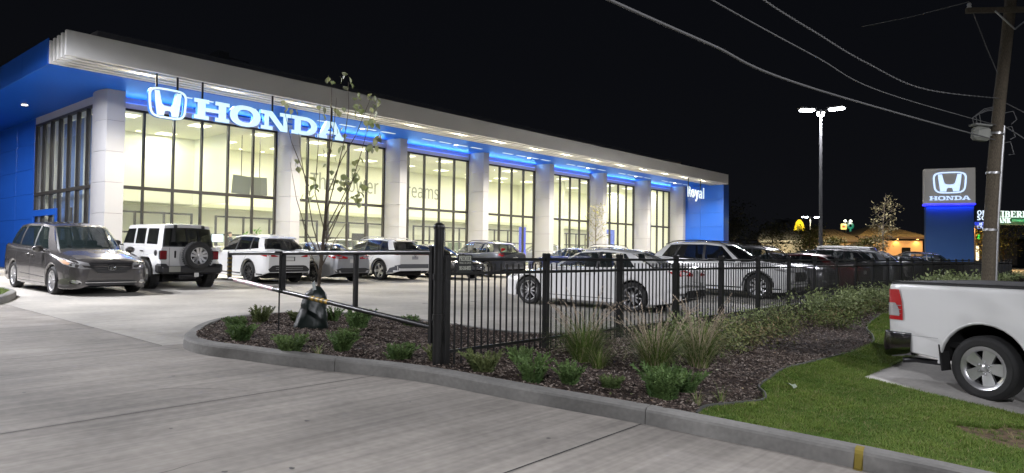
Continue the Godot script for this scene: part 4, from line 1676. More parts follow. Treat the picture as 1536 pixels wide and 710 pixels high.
# ---------------------------------------------------------------- fence and gate
func build_fence() -> void:
	var v := 5.87
	var f := thing("metal_fence", "black metal picket fence running between the planted bed and the parking lot", "fence")
	var post := MB.new()
	post.bbox(Vector3(0, 0.56, 0), Vector3(0.076, 1.5, 0.076), 0.006)
	var post_mesh := post.done()
	var cap := MB.new()
	cap.bbox(Vector3(0, 1.325, 0), Vector3(0.096, 0.05, 0.096), 0.014)
	var cap_mesh := cap.done()
	var pick := MB.new()
	pick.bbox(Vector3(0, 0.62, 0), Vector3(0.019, 1.18, 0.019), 0.003)
	var pick_mesh := pick.done()
	var rail := MB.new()
	rail.bbox(Vector3(0, 0, 0), Vector3(1.755, 0.038, 0.034), 0.005)
	var rail_mesh := rail.done()
	var count := 0
	var rest := []
	for i in 31:
		var u := 5.62 + 1.83 * i
		var g := G(u, v) + 0.08
		if i > 0:
			var p := put("post", post_mesh, M.black_steel, f)
			p.position = Vector3(u, g, -v)
			put("post_cap", cap_mesh, M.black_steel, p)
		if i == 30: break
		for y in [1.265, 1.10, 0.20]:
			var r := put("rail", rail_mesh, M.black_steel, f)
			r.position = Vector3(u + 0.915, g + y, -v)
		for k in 15:
			var pos := Vector3(u + 0.114 * (k + 1) + 0.002, g, -v - 0.0)
			count += 1
			if count <= 300:
				var q := put("picket", pick_mesh, M.black_steel, f)
				q.position = pos
			else:
				rest.append(Transform3D(Basis(), pos))
	scatter("far_pickets", pick_mesh, M.black_steel, rest, [], f)
	# gate post
	var gp := thing("gate_post", "thick black round gate post at the end of the picket fence", "gate post", bed_at(5.47, 5.87, -0.1))
	var mb := MB.new()
	mb.tube([Vector3(0, 0, 0), Vector3(0, 1.69, 0)], [0.057, 0.057], 18)
	mb.lathe([Vector2(0.0, 1.735), Vector2(0.03, 1.73), Vector2(0.062, 1.71), Vector2(0.066, 1.69), Vector2(0.066, 1.66), Vector2(0.057, 1.655)], Vector3.ZERO, Basis(Vector3.RIGHT, PI) * Basis(Vector3.RIGHT, PI), 18)
	solid("post", mb, M.black_steel, gp)
	mb = MB.new()
	mb.bbox(Vector3(0.125, 0.68, 0), Vector3(0.076, 1.36, 0.076), 0.006)
	solid("end_post", mb, M.black_steel, gp)
	mb = MB.new()
	for y in [0.62, 1.08]:
		mb.tube([Vector3(0, y, 0), Vector3(0, y + 0.07, 0)], [0.068, 0.068], 16)
	solid("hinge", mb, M.black_steel, gp)
	# gate: a triangular swing barrier standing open along the drive
	var ga := thing("swing_gate", "black tubular swing barrier gate standing open, reflective tape on its sloping bar", "gate", Vector3(5.47, 0, -5.87))
	var d0 := 0.10
	var d1 := 4.87
	var yt0 := 1.555
	var yt1 := 1.50
	var yb0 := 0.70
	var yb1 := 1.10
	mb = MB.new()
	mb.tube([Vector3(-0.02, yt0, -d0), Vector3(0, yt1, -d1)], [0.030, 0.030], 12)
	solid("top_bar", mb, M.black_steel, ga)
	mb = MB.new()
	mb.tube([Vector3(-0.02, yb0, -d0), Vector3(0, yb1, -d1 - 0.02)], [0.032, 0.032], 12)
	solid("sloping_bar", mb, M.black_steel, ga)
	mb = MB.new()
	mb.bbox(Vector3(-0.02, (yt0 + yb0) / 2 - 0.06, -d0 + 0.0), Vector3(0.05, yt0 - yb0 + 0.26, 0.05), 0.008)
	solid("heel_post", mb, M.black_steel, ga)
	for d in [1.55, 3.29, d1]:
		var t: float = (d - d0) / (d1 - d0)
		mb = MB.new()
		var ya := lerpf(yb0, yb1, t)
		var yb := lerpf(yt0, yt1, t)
		mb.bbox(Vector3(0, (ya + yb) / 2, -d), Vector3(0.075 if d > 3.0 and d < 4.0 else 0.055, yb - ya + (0.06 if d == d1 else -0.04), 0.055), 0.006)
		solid("upright", mb, M.black_steel, ga)
	var tape := func(a: float, b: float, m: Material, called: String) -> void:
		var q := MB.new()
		var t0: float = (a - d0) / (d1 - d0)
		var t1: float = (b - d0) / (d1 - d0)
		q.tube([Vector3(-0.02 * (1 - t0), lerpf(yb0, yb1, t0), -a), Vector3(-0.02 * (1 - t1), lerpf(yb0, yb1, t1), -b)], [0.0338, 0.0338], 14, false)
		solid(called, q, m, ga)
	var silver := mat(Color(0.75, 0.68, 0.70), 0.25, 0.3)
	var red := mat(Color(0.50, 0.20, 0.22), 0.3)
	for k in 9:
		tape.call(3.52 + 0.13 * k, 3.52 + 0.13 * (k + 1) - 0.004, silver if k % 2 else mat(Color(0.72, 0.5, 0.52), 0.25, 0.2), "reflective_tape")
	for k in 8:
		tape.call(2.12 + 0.055 * k, 2.12 + 0.055 * (k + 1), mat(Color(0.55, 0.33, 0.03), 0.4) if k % 2 == 0 else mat(Color(0.12, 0.09, 0.03), 0.5), "hazard_tape")
	for k in 5:
		mb = MB.new()
		mb.bbox(Vector3(0, 1.16 + 0.065 * k, -d1), Vector3(0.060, 0.03, 0.060), 0.004, Basis(Vector3.RIGHT, 0.0))
		solid("hazard_tape", mb, mat(Color(0.12, 0.08, 0.010), 0.6), ga)
	mb = MB.new()
	mb.tube([Vector3(-0.05, 1.53, -3.29), Vector3(-0.05, bed_at(5.42, 9.16).y - 0.05, -3.29)], [0.011, 0.011], 8)
	mb.bbox(Vector3(-0.05, 1.53, -3.29), Vector3(0.16, 0.02, 0.03), 0.004)
	solid("drop_rod", mb, M.black_steel, ga)
	# maker's plate on the fence by the gate
	var s := thing("fence_sign", "small dark fence plate with two lines of lettering beside the gate post", "sign", Vector3(5.735, G(5.7, v) + 0.08 + 1.105, -v + 0.028))
	mb = MB.new()
	mb.bbox(Vector3(0.13, 0.105, 0), Vector3(0.235, 0.225, 0.004), 0.0015)
	solid("plate", mb, mat(Color(0.008, 0.010, 0.008), 0.6), s)
	var words := [["PREMIER", 0.080, 0.135, 0.205, true], ["FENCE & GATE", 0.03, 0.105, 0.19, false], ["985-246-0833", 0.062, 0.030, 0.19, true]]
	for w in words:
		var tm := text_mesh(w[0], w[1], 0.001, w[4], w[4])
		var o := put("lettering", tm, mat(Color(0.42, 0.43, 0.36), 0.6), s)
		o.position = Vector3(0.13 - w[3] / 2, w[2] - w[1] * 0.15, 0.0028)
		o.scale = Vector3(w[3] / maxf(tm.get_aabb().size.x, 0.01), 1, 1)

# ---------------------------------------------------------------- utility pole and wires
func build_utility_pole() -> void:
	var base := at(19.2, 2.32)
	var top := Vector3(19.62, 11.0, -1.63)
	var up := (top - base).normalized()
	var p := thing("utility_pole", "leaning weathered wooden utility pole with a crossarm behind the white pickup", "utility pole", base)
	var q := func(h: float) -> Vector3: return up * ((h - base.y) / up.y) + Vector3(0.657, 0, 0.754) * (-0.02 - 0.12 * sin(PI * clampf(h / 7.5, 0.0, 1.0)))
	var mb := MB.new()
	var path := []
	var rad := []
	for i in 9:
		var h := lerpf(base.y - 0.3, 11.0, i / 8.0)
		path.append(q.call(h))
		rad.append(lerpf(0.142, 0.105, i / 8.0))
	mb.tube(path, rad, 16)
	solid("pole", mb, M.pole_wood, p)
	# directions in the pole's plane: to the picture's left is roughly across the road
	var left := Vector3(-0.657, 0, 0.754).rotated(Vector3.UP, -0.25)
	left = Vector3(-0.70, 0, -0.71).normalized()
	left = Vector3(-0.64, 0, -0.77).normalized()
	# conduit strapped to the pole
	mb = MB.new()
	var side := Vector3(0.60, 0, 0.80) * 0.150
	mb.tube([q.call(-0.2) + side, q.call(2.5) + side, q.call(4.6) + side * 0.9], [0.048, 0.048, 0.048], 12)
	solid("conduit", mb, M.galv, p)
	mb = MB.new()
	for h in [0.9, 2.2, 3.5, 4.4]:
		mb.tube([q.call(h), q.call(h + 0.05)], [0.148, 0.146], 16, false)
	solid("strap", mb, M.galv, p)
	# crossarm
	var ax := Vector3(0.657, 0, 0.754)
	var c: Vector3 = q.call(7.2)
	mb = MB.new()
	var ab := Basis(ax, Vector3.UP, ax.cross(Vector3.UP))
	mb.bbox(c + ab * Vector3(0.05, 0.03, 0.15), Vector3(2.3, 0.115, 0.09), 0.008, ab * Basis(Vector3.BACK, 0.03))
	solid("crossarm", mb, M.pole_wood, p)
	for s in [-1.0, 1.0]:
		mb = MB.new()
		mb.tube([c + ab * Vector3(0.48 * s, -0.02, 0.20), c + ab * Vector3(0.0, -0.42, 0.16)], [0.018, 0.018], 6)
		solid("brace", mb, M.galv, p)
	for x in [-1.03, 1.05]:
		mb = MB.new()
		mb.lathe([Vector2(0.0, 0.0), Vector2(0.045, 0.0), Vector2(0.05, 0.03), Vector2(0.035, 0.05), Vector2(0.05, 0.08), Vector2(0.03, 0.12), Vector2(0.0, 0.13)], c + ab * Vector3(x, 0.08 + 0.03 * x, 0.15), Basis(), 12)
		solid("insulator", mb, M.plate, p)
	# splice box
	mb = MB.new()
	var bc: Vector3 = q.call(4.42) + ax * -0.36
	mb.bbox(bc, Vector3(0.37, 0.32, 0.24), 0.06, ab * Basis(Vector3.BACK, -0.10))
	solid("splice_box", mb, mat(Color(0.22, 0.225, 0.20), 0.6), p)
	mb = MB.new()
	mb.bbox(bc + Vector3(0, 0.19, 0), Vector3(0.40, 0.05, 0.27), 0.015, ab * Basis(Vector3.BACK, -0.10))
	mb.box(bc + ax * 0.24, Vector3(0.1, 0.1, 0.06), ab)
	solid("box_lid", mb, mat(Color(0.18, 0.185, 0.17), 0.6), p)
	mb = MB.new()
	for i in 3:
		var a: Vector3 = bc + ax * (-0.15 + 0.08 * i) + Vector3(0, 0.2, 0)
		var e: Vector3 = q.call(5.05 - 0.04 * i) + ax * -0.1
		mb.tube([a, a + Vector3(0, 0.16 + 0.05 * i, 0) - ax * 0.04, (a + e) / 2 + Vector3(0, 0.16, 0), e], [0.009, 0.009, 0.009, 0.009], 6)
	for i in 3:
		var a: Vector3 = q.call(4.9 - 0.35 * i) + ax * 0.12
		mb.tube([a, a + ax * 0.22 + Vector3(0, 0.05, 0), a + ax * 0.3 - Vector3(0, 0.14 + 0.05 * i, 0), a + ax * 0.18 - Vector3(0, 0.25, 0)], [0.01, 0.01, 0.01, 0.01], 6)
	solid("loose_cable", mb, M.wire, p)
	for k in 3:
		mb = MB.new()
		var a: Vector3 = q.call([6.35, 5.75, 5.35][k]) + ax * [0.75, 0.72, 0.9][k]
		mb.tube([a, a + ax * 0.2 + Vector3(0, [0.0, 0.07, 0.12][k], 0), a + ax * 0.6 + Vector3(0, [-0.02, 0.20, 0.5][k], 0)], [0.014, 0.014, 0.014], 6)
		solid("bracket", mb, M.galv, p)
	# wires: each hangs in its own upright plane from the pole towards the next pole along the road
	var far_end := Vector3(-16.0, 0.0, -4.0)
	var W := func(label: String, h0: float, pts: Array, r: float, m: Material, twist := false) -> void:
		var a: Vector3 = base + q.call(h0)
		var line := [a]
		for s in pts:
			var e := a.lerp(far_end, s[0])
			e.y = s[1]
			line.append(e)
		var sm := []
		for i in line.size() - 1:
			var p0: Vector3 = line[maxi(i - 1, 0)]
			var p3: Vector3 = line[mini(i + 2, line.size() - 1)]
			for k in 10:
				sm.append(line[i].cubic_interpolate(line[i + 1], p0, p3, k / 10.0))
		sm.append(line[-1])
		var b := MB.new()
		var rr := []
		for i in sm.size(): rr.append(r)
		b.tube(sm, rr, 6)
		if twist:
			var dense := []
			for i in sm.size() - 1:
				for k in 6: dense.append(sm[i].lerp(sm[i + 1], k / 6.0))
			for o in 2:
				var hx := []
				var r2 := []
				for i in dense.size():
					var an := i * 0.9 + o * PI
					hx.append(dense[i] + Vector3(0, cos(an), sin(an)) * r * 1.3)
					r2.append(r * 0.7)
				b.tube(hx, r2, 5)
		tag(solid("overhead_wire", b, m), label, "cable", "")
	W.call("lowest thick overhead cable sagging to the splice box on the pole", 4.28, [[0.302, 3.54], [0.376, 3.5], [0.42, 3.49], [0.455, 3.5], [0.7, 3.93], [1.0, 4.28]], 0.013, M.wire_pale)
	W.call("middle overhead cable reaching the splice box on the pole", 4.62, [[0.231, 3.94], [0.306, 3.91], [0.376, 3.91], [0.421, 3.97], [0.7, 4.27], [1.0, 4.62]], 0.007, M.wire_pale)
	W.call("twisted upper overhead cable ending on the pole above the splice box", 5.24, [[0.174, 4.35], [0.259, 4.18], [0.308, 4.17], [0.348, 4.18], [0.392, 4.28], [0.7, 4.89], [1.0, 5.24]], 0.006, M.wire_pale, true)
	# guys and drops
	var line := func(label: String, a: Vector3, b: Vector3, r: float) -> void:
		var mb2 := MB.new()
		mb2.tube([a, a.lerp(b, 0.5) - Vector3(0, 0.04, 0), b], [r, r, r], 6)
		tag(solid("overhead_wire", mb2, M.wire_pale), label, "cable")
	line.call("thin wire slanting from the crossarm's left insulator down to the pole", base + c + ab * Vector3(-1.0, 0.1, 0.15), base + q.call(5.6), 0.010)
	line.call("thin wire leaving the crossarm's left insulator up out of sight", base + c + ab * Vector3(-1.03, 0.2, 0.15), base + c + ab * Vector3(-1.9, 0.65, -3.0), 0.010)
	line.call("upper cable running down to the right from the pole", base + q.call(5.2), Vector3(24.0, 1.6, 3.5), 0.011)
	line.call("lower cable running down to the right from the pole", base + q.call(4.7), Vector3(23.6, 0.3, 3.3), 0.013)

# ---------------------------------------------------------------- vehicles
# A car faces -z in its own frame; s is the distance behind its nose, x its right side.
class Car:
	var root: Node3D
	var sp: Dictionary
	var tm: TriangleMesh
	var L := 4.6

	func tab(t: Array, x: float) -> float:
		if x <= t[0][0]: return t[0][1]
		for i in range(1, t.size()):
			if x <= t[i][0]:
				var k: float = (x - t[i - 1][0]) / maxf(t[i][0] - t[i - 1][0], 1e-6)
				return lerpf(t[i - 1][1], t[i][1], k)
		return t[-1][1]

	func soft(t: Array, x: float) -> float:
		return (tab(t, x - 0.06) + tab(t, x) * 2.0 + tab(t, x + 0.06)) / 4.0

	func section(s: float) -> Array:
		var W: float = sp.W / 2.0
		var w := W * tab(sp.plan, s)
		var low := tab(sp.low, s)
		var wr: float = sp.wr
		var ra := wr + float(sp.get("gap", 0.06))
		var bulge := 0.0
		for sc in [sp.fo, sp.fo + sp.wb]:
			var d: float = absf(s - sc)
			if d < ra:
				low = maxf(low, wr + sqrt(ra * ra - d * d))
			bulge = maxf(bulge, clampf(1.0 - (d - ra) / 0.12, 0.0, 1.0)) if d >= ra else 1.0
		var belt := soft(sp.belt, s)
		var top := maxf(soft(sp.top, s), belt)
		low = minf(low, belt - 0.06)
		var y1 := low + 0.025
		var y2 := maxf(lerpf(float(sp.get("sill", 0.22)), belt, 0.42), y1 + 0.02)
		var y2b := maxf(lerpf(float(sp.get("sill", 0.22)), belt, 0.66), y2 + 0.015)
		var y3 := maxf(belt - 0.085, y2b + 0.01)
		var y4 := maxf(belt - 0.025, y3 + 0.008)
		var inn: float = sp.get("shoulder", 0.90)
		return [Vector2(w - 0.05, low), Vector2(w - 0.012, low), Vector2(w * 0.992, y1), Vector2(w, y2), Vector2(w * lerpf(inn, 1.0, 0.93), y2b), Vector2(w * lerpf(inn, 1.0, 0.72), y3), Vector2(w * lerpf(inn, 1.0, 0.42), y4), Vector2(w * inn, belt), Vector2(w * inn * 0.72, lerpf(belt, top, 0.62)), Vector2(w * inn * 0.38, lerpf(belt, top, 0.92)), Vector2(0, top)]

	func stations() -> Array:
		var st := []
		var s := 0.0
		while s < L:
			st.append(s)
			s += 0.03 if s < 0.3 or s > L - 0.3 else 0.13
		st.append(L)
		var ra: float = sp.wr + float(sp.get("gap", 0.06))
		for sc in [sp.fo, sp.fo + sp.wb]:
			st.append(sc - ra - 0.004)
			st.append(sc + ra + 0.004)
			for k in 15:
				st.append(sc - ra * cos(PI * k / 14.0) * 0.9995)
		st.sort()
		var out := [st[0]]
		for q in st:
			if q - out[-1] > 0.002: out.append(q)
		return out

	func lower_body(mb: MB) -> void:
		var rows := []
		for s in stations():
			var h := section(s)
			var row := []
			for p in h: row.append(Vector3(p.x, p.y, s - L / 2))
			for i in range(h.size() - 2, -1, -1): row.append(Vector3(-h[i].x, h[i].y, s - L / 2))
			rows.append(row)
		mb.grid(rows, false, false)
		for e in [0, rows.size() - 1]:
			var r: Array = rows[e]
			var n: int = r.size()
			var out := Vector3(0, 0, -1.0 if e == 0 else 1.0)
			for i in n / 2:
				mb.tri_to(r[i], r[i + 1], r[n - 1 - i], out)
				if n - 2 - i > i + 1:
					mb.tri_to(r[i + 1], r[n - 2 - i], r[n - 1 - i], out)

	func belt_pt(k: Array) -> Vector3:
		return Vector3(k[1], tab(sp.belt, k[0]) if k[1] > 0.0 else maxf(soft(sp.top, k[0]), tab(sp.belt, k[0])), k[0] - L / 2)

	func roof_y(s: float) -> float:
		return tab(sp.roof, s)

	func roof_pt(k: Array) -> Vector3:
		return Vector3(k[3], roof_y(k[2]) - (float(sp.get("drop", 0.05)) if k[3] > 0.0 else 0.0), k[2] - L / 2)

	# a panel between two keys of the greenhouse, t from belt to roof
	func panel(mb: MB, a: Array, b: Array, t0: float, t1: float, side: float, a0 := 0.0, a1 := 1.0, lift := 0.0) -> void:
		var rows := []
		var nu := 6
		var nv := 6
		var front: bool = a[1] == 0.0
		var rear: bool = b[1] == 0.0
		var bulge: float = sp.get("tumble", 0.03)
		for i in nu + 1:
			var f := lerpf(a0, a1, float(i) / nu)
			var row := []
			for j in nv + 1:
				var t := lerpf(t0, t1, float(j) / nv)
				var A := belt_pt(a).lerp(roof_pt(a), t)
				var Bp := belt_pt(b).lerp(roof_pt(b), t)
				var fz := f
				var fy := f
				if front:
					fz = f * f
					fy = f * f
				if rear:
					fz = 1.0 - (1.0 - f) * (1.0 - f)
					fy = fz
				var p := Vector3(lerpf(A.x, Bp.x, f), lerpf(A.y, Bp.y, fy), lerpf(A.z, Bp.z, fz))
				var out := Vector3(1, 0.25, 0)
				if front: out = Vector3(0.2, 0.6, -1)
				if rear: out = Vector3(0.2, 0.5, 1)
				out = out.normalized()
				p += out * (bulge * 4.0 * t * (1.0 - t) * 0.8 + lift)
				p.x *= side
				row.append(p)
			rows.append(row)
		mb.grid(rows, false, side < 0.0)

	func roof(mb: MB) -> void:
		var rows := []
		var keys: Array = sp.gh
		var crown: float = sp.get("crown", 0.05)
		var dense := []
		for i in keys.size() - 1:
			for q in 3:
				var f := q / 3.0
				var a := roof_pt(keys[i])
				var b := roof_pt(keys[i + 1])
				var fz := f
				if keys[i][3] == 0.0: fz = f * f
				if keys[i + 1][3] == 0.0: fz = 1.0 - (1.0 - f) * (1.0 - f)
				dense.append(Vector3(lerpf(a.x, b.x, f), lerpf(a.y, b.y, fz), lerpf(a.z, b.z, fz)))
		dense.append(roof_pt(keys[-1]))
		for p in dense:
			var row := []
			var cy := roof_y(p.z + L / 2)
			for j in 11:
				var f := 1.0 - j / 5.0
				row.append(Vector3(p.x * f, p.y + (cy - p.y) * (1.0 - pow(absf(f), 2.2)), p.z))
			rows.append(row)
		mb.grid(rows, false, false)

	# a patch laid on the body: poly seen from the front or rear (x, y), a side (z, y) or above (x, z)
	func patch(mb: MB, axis: String, poly: PackedVector2Array, off := 0.004, cell := 0.12) -> void:
		var lo := poly[0]
		var hi := poly[0]
		for p in poly:
			lo = lo.min(p)
			hi = hi.max(p)
		var dir: Vector3 = {"front": Vector3(0, 0, 1), "rear": Vector3(0, 0, -1), "right": Vector3(-1, 0, 0), "left": Vector3(1, 0, 0), "up": Vector3(0, -1, 0)}[axis]
		var memo := {}
		var last := Vector3.ZERO
		var nx := int((hi.x - lo.x) / cell) + 1
		var ny := int((hi.y - lo.y) / cell) + 1
		var hits := {}
		for i in nx:
			for j in ny:
				var a := lo + Vector2(i, j) * cell
				var sq := PackedVector2Array([a, a + Vector2(cell, 0), a + Vector2(cell, cell), a + Vector2(0, cell)])
				for q in Geometry2D.intersect_polygons(poly, sq):
					var id := Geometry2D.triangulate_polygon(q)
					if id.is_empty(): continue
					var pts := []
					var nrm := Vector3.ZERO
					var ok := true
					for p in q:
						var o := Vector3(p.x, p.y, 0)
						if axis == "right" or axis == "left": o = Vector3(0, p.y, p.x)
						if axis == "up": o = Vector3(p.x, 0, p.y)
						var h := tm.intersect_ray(o - dir * 6.0, dir)
						if h.is_empty():
							ok = false
							break
						var n: Vector3 = h.normal
						if n.dot(dir) > 0.0: n = -n
						if (axis == "rear" and h.position.z < L / 2 - 1.0) or (axis == "front" and h.position.z > 1.2 - L / 2) or (absf(h.position.x) < 0.35 and dir.x != 0.0):
							ok = false
							break
						pts.append(h.position - dir * off)
						nrm += n
					if not ok: continue
					var near := 1e9
					var deep := -1e9
					for w in pts:
						near = minf(near, w.dot(dir))
						deep = maxf(deep, w.dot(dir))
					if deep - near > 0.30: continue
					for k in range(0, id.size(), 3):
						mb.tri_to(pts[id[k]], pts[id[k + 1]], pts[id[k + 2]], -dir)

	func strip(mb: MB, axis: String, pts: Array, w: float, off := 0.003) -> void:
		for i in pts.size() - 1:
			var a: Vector2 = pts[i]
			var b: Vector2 = pts[i + 1]
			var n := (b - a).normalized().orthogonal() * w * 0.5
			patch(mb, axis, PackedVector2Array([a - n, b - n, b + n, a + n]), off, 0.15)

# kinds of wheel: spokes, pairing, width, bright or dark
func make_wheel(parent: Node, pos: Vector3, side: float, wr: float, style: String, width := 0.225) -> void:
	var bs := Basis(Vector3(0, 0, 1), -PI / 2 * side)
	var rr := wr * (0.62 if style == "jeep" else (0.68 if style == "truck" else 0.72))
	var o := Node3D.new()
	o.name = numbered("wheel", parent)
	parent.add_child(o, true)
	o.position = pos
	o.basis = bs   # the wheel's +y points outwards
	var key := "%s_%.3f" % [style, wr]
	if not tree_meshes.has(key):
		var h := width / 2
		var mb := MB.new()
		mb.lathe([Vector2(rr - 0.02, -h + 0.01), Vector2(rr + 0.02, -h), Vector2(wr - 0.05, -h), Vector2(wr - 0.012, -h + 0.02), Vector2(wr, -h + 0.05), Vector2(wr, h - 0.05), Vector2(wr - 0.012, h - 0.02), Vector2(wr - 0.04, h - 0.004), Vector2(wr - 0.05, h + 0.002), Vector2(wr - 0.056, h - 0.003), Vector2(lerpf(rr, wr, 0.5) + 0.012, h + 0.006), Vector2(lerpf(rr, wr, 0.5) + 0.004, h + 0.001), Vector2(rr + 0.025, h + 0.002), Vector2(rr, h - 0.006), Vector2(rr - 0.012, h - 0.03)], Vector3.ZERO, Basis(), 40)
		if style == "jeep":
			for k in 40: # tread blocks
				for e in [-1.0, 1.0]:
					var a: float = TAU * (k + 0.25 * e) / 40
					mb.bbox(Vector3(cos(a) * (wr + 0.002), e * h * 0.52, -sin(a) * (wr + 0.002)), Vector3(0.022, h * 0.78, wr * 0.11), 0.004, Basis(Vector3.UP, a))
		tree_meshes[key + "t"] = mb.done()
		mb = MB.new()
		# barrel and lip
		mb.lathe([Vector2(rr - 0.045, -h * 0.4), Vector2(rr - 0.03, h * 0.5), Vector2(rr - 0.02, h * 0.86), Vector2(rr - 0.006, h * 0.92), Vector2(rr + 0.004, h * 0.86)], Vector3.ZERO, Basis(), 40)
		var n: int = {"split": 5, "five": 5, "jeep": 5, "truck": 5, "ten": 10, "turbine": 9, "dark": 10}[style]
		for k in n:
			var a := TAU * k / n + 0.3
			var b := Basis(Vector3.UP, a)
			var arms := [[0.0, 0.0]]
			if style in ["split", "jeep"]: arms = [[0.024, 0.055], [-0.024, -0.055]]
			if style == "ten" or style == "dark": arms = [[0.0, 0.02]]
			for ar in arms:
				var w0: float = {"split": 0.020, "five": 0.042, "jeep": 0.028, "truck": 0.052, "ten": 0.020, "turbine": 0.03, "dark": 0.020}[style]
				var w1: float = {"split": 0.017, "five": 0.062, "jeep": 0.036, "truck": 0.084, "ten": 0.012, "turbine": 0.040, "dark": 0.012}[style]
				var r0 := rr * 0.16
				var r1 := rr - 0.022
				var y0 := h * 0.62
				var y1 := h * 0.80
				var c0: float = ar[0]
				var c1: float = ar[1]
				var pts := []
				for d in [[r0, c0 - w0, y0], [r1, c1 - w1, y1], [r1, c1 + w1, y1], [r0, c0 + w0, y0]]:
					pts.append(b * Vector3(d[0], d[2], d[1]))
				var lowp := []
				for p in pts: lowp.append(p - Vector3(0, 0.035, 0))
				var top_in := []
				for i in 4: top_in.append(pts[i])
				mb.tri_to(pts[0], pts[1], pts[2], Vector3.UP)
				mb.tri_to(pts[0], pts[2], pts[3], Vector3.UP)
				for i in 4:
					var j := (i + 1) % 4
					var outd: Vector3 = (pts[i] + pts[j]) / 2 - (pts[0] + pts[1] + pts[2] + pts[3]) / 4
					mb.tri_to(pts[i], pts[j], lowp[j], outd)
					mb.tri_to(pts[i], lowp[j], lowp[i], outd)
		mb.lathe([Vector2(0.0, h * 0.70), Vector2(rr * 0.13, h * 0.70), Vector2(rr * 0.19, h * 0.62), Vector2(rr * 0.2, h * 0.3)], Vector3.ZERO, Basis(), 16)
		if style == "truck":
			mb.lathe([Vector2(rr - 0.06, h * 0.66), Vector2(rr - 0.045, h * 0.80), Vector2(rr - 0.012, h * 0.90), Vector2(rr, h * 0.93)], Vector3.ZERO, Basis(), 40)
			for k in 6:
				var a := TAU * k / 6
				mb.lathe([Vector2(0.0, h * 0.85), Vector2(0.011, h * 0.85), Vector2(0.013, h * 0.55)], Vector3(cos(a) * rr * 0.27, 0, sin(a) * rr * 0.27), Basis(), 8)
			mb.lathe([Vector2(rr * 0.2, h * 0.63), Vector2(rr * 0.36, h * 0.6), Vector2(rr * 0.38, h * 0.3)], Vector3.ZERO, Basis(), 20)
		tree_meshes[key + "r"] = mb.done()
		mb = MB.new()
		mb.lathe([Vector2(0.0, 0.0), Vector2(rr * 0.72, 0.0), Vector2(rr * 0.72, -0.02), Vector2(rr - 0.04, -0.025), Vector2(rr - 0.04, -0.05), Vector2(0.0, -0.05)], Vector3.ZERO, Basis(), 24)
		tree_meshes[key + "b"] = mb.done()
		tree_meshes[key] = true
	put("tyre", tree_meshes[key + "t"], M.rubber, o)
	put("rim", tree_meshes[key + "r"], M.dark_alloy if style == "dark" else M.alloy, o)
	put("brake_disc", tree_meshes[key + "b"], M.well, o)

func mirrored(poly: PackedVector2Array) -> PackedVector2Array:
	var q := PackedVector2Array()
	for p in poly: q.append(Vector2(-p.x, p.y))
	q.reverse()
	return q

func P2(a: Array) -> PackedVector2Array:
	var q := PackedVector2Array()
	for i in range(0, a.size(), 2): q.append(Vector2(a[i], a[i + 1]))
	return q

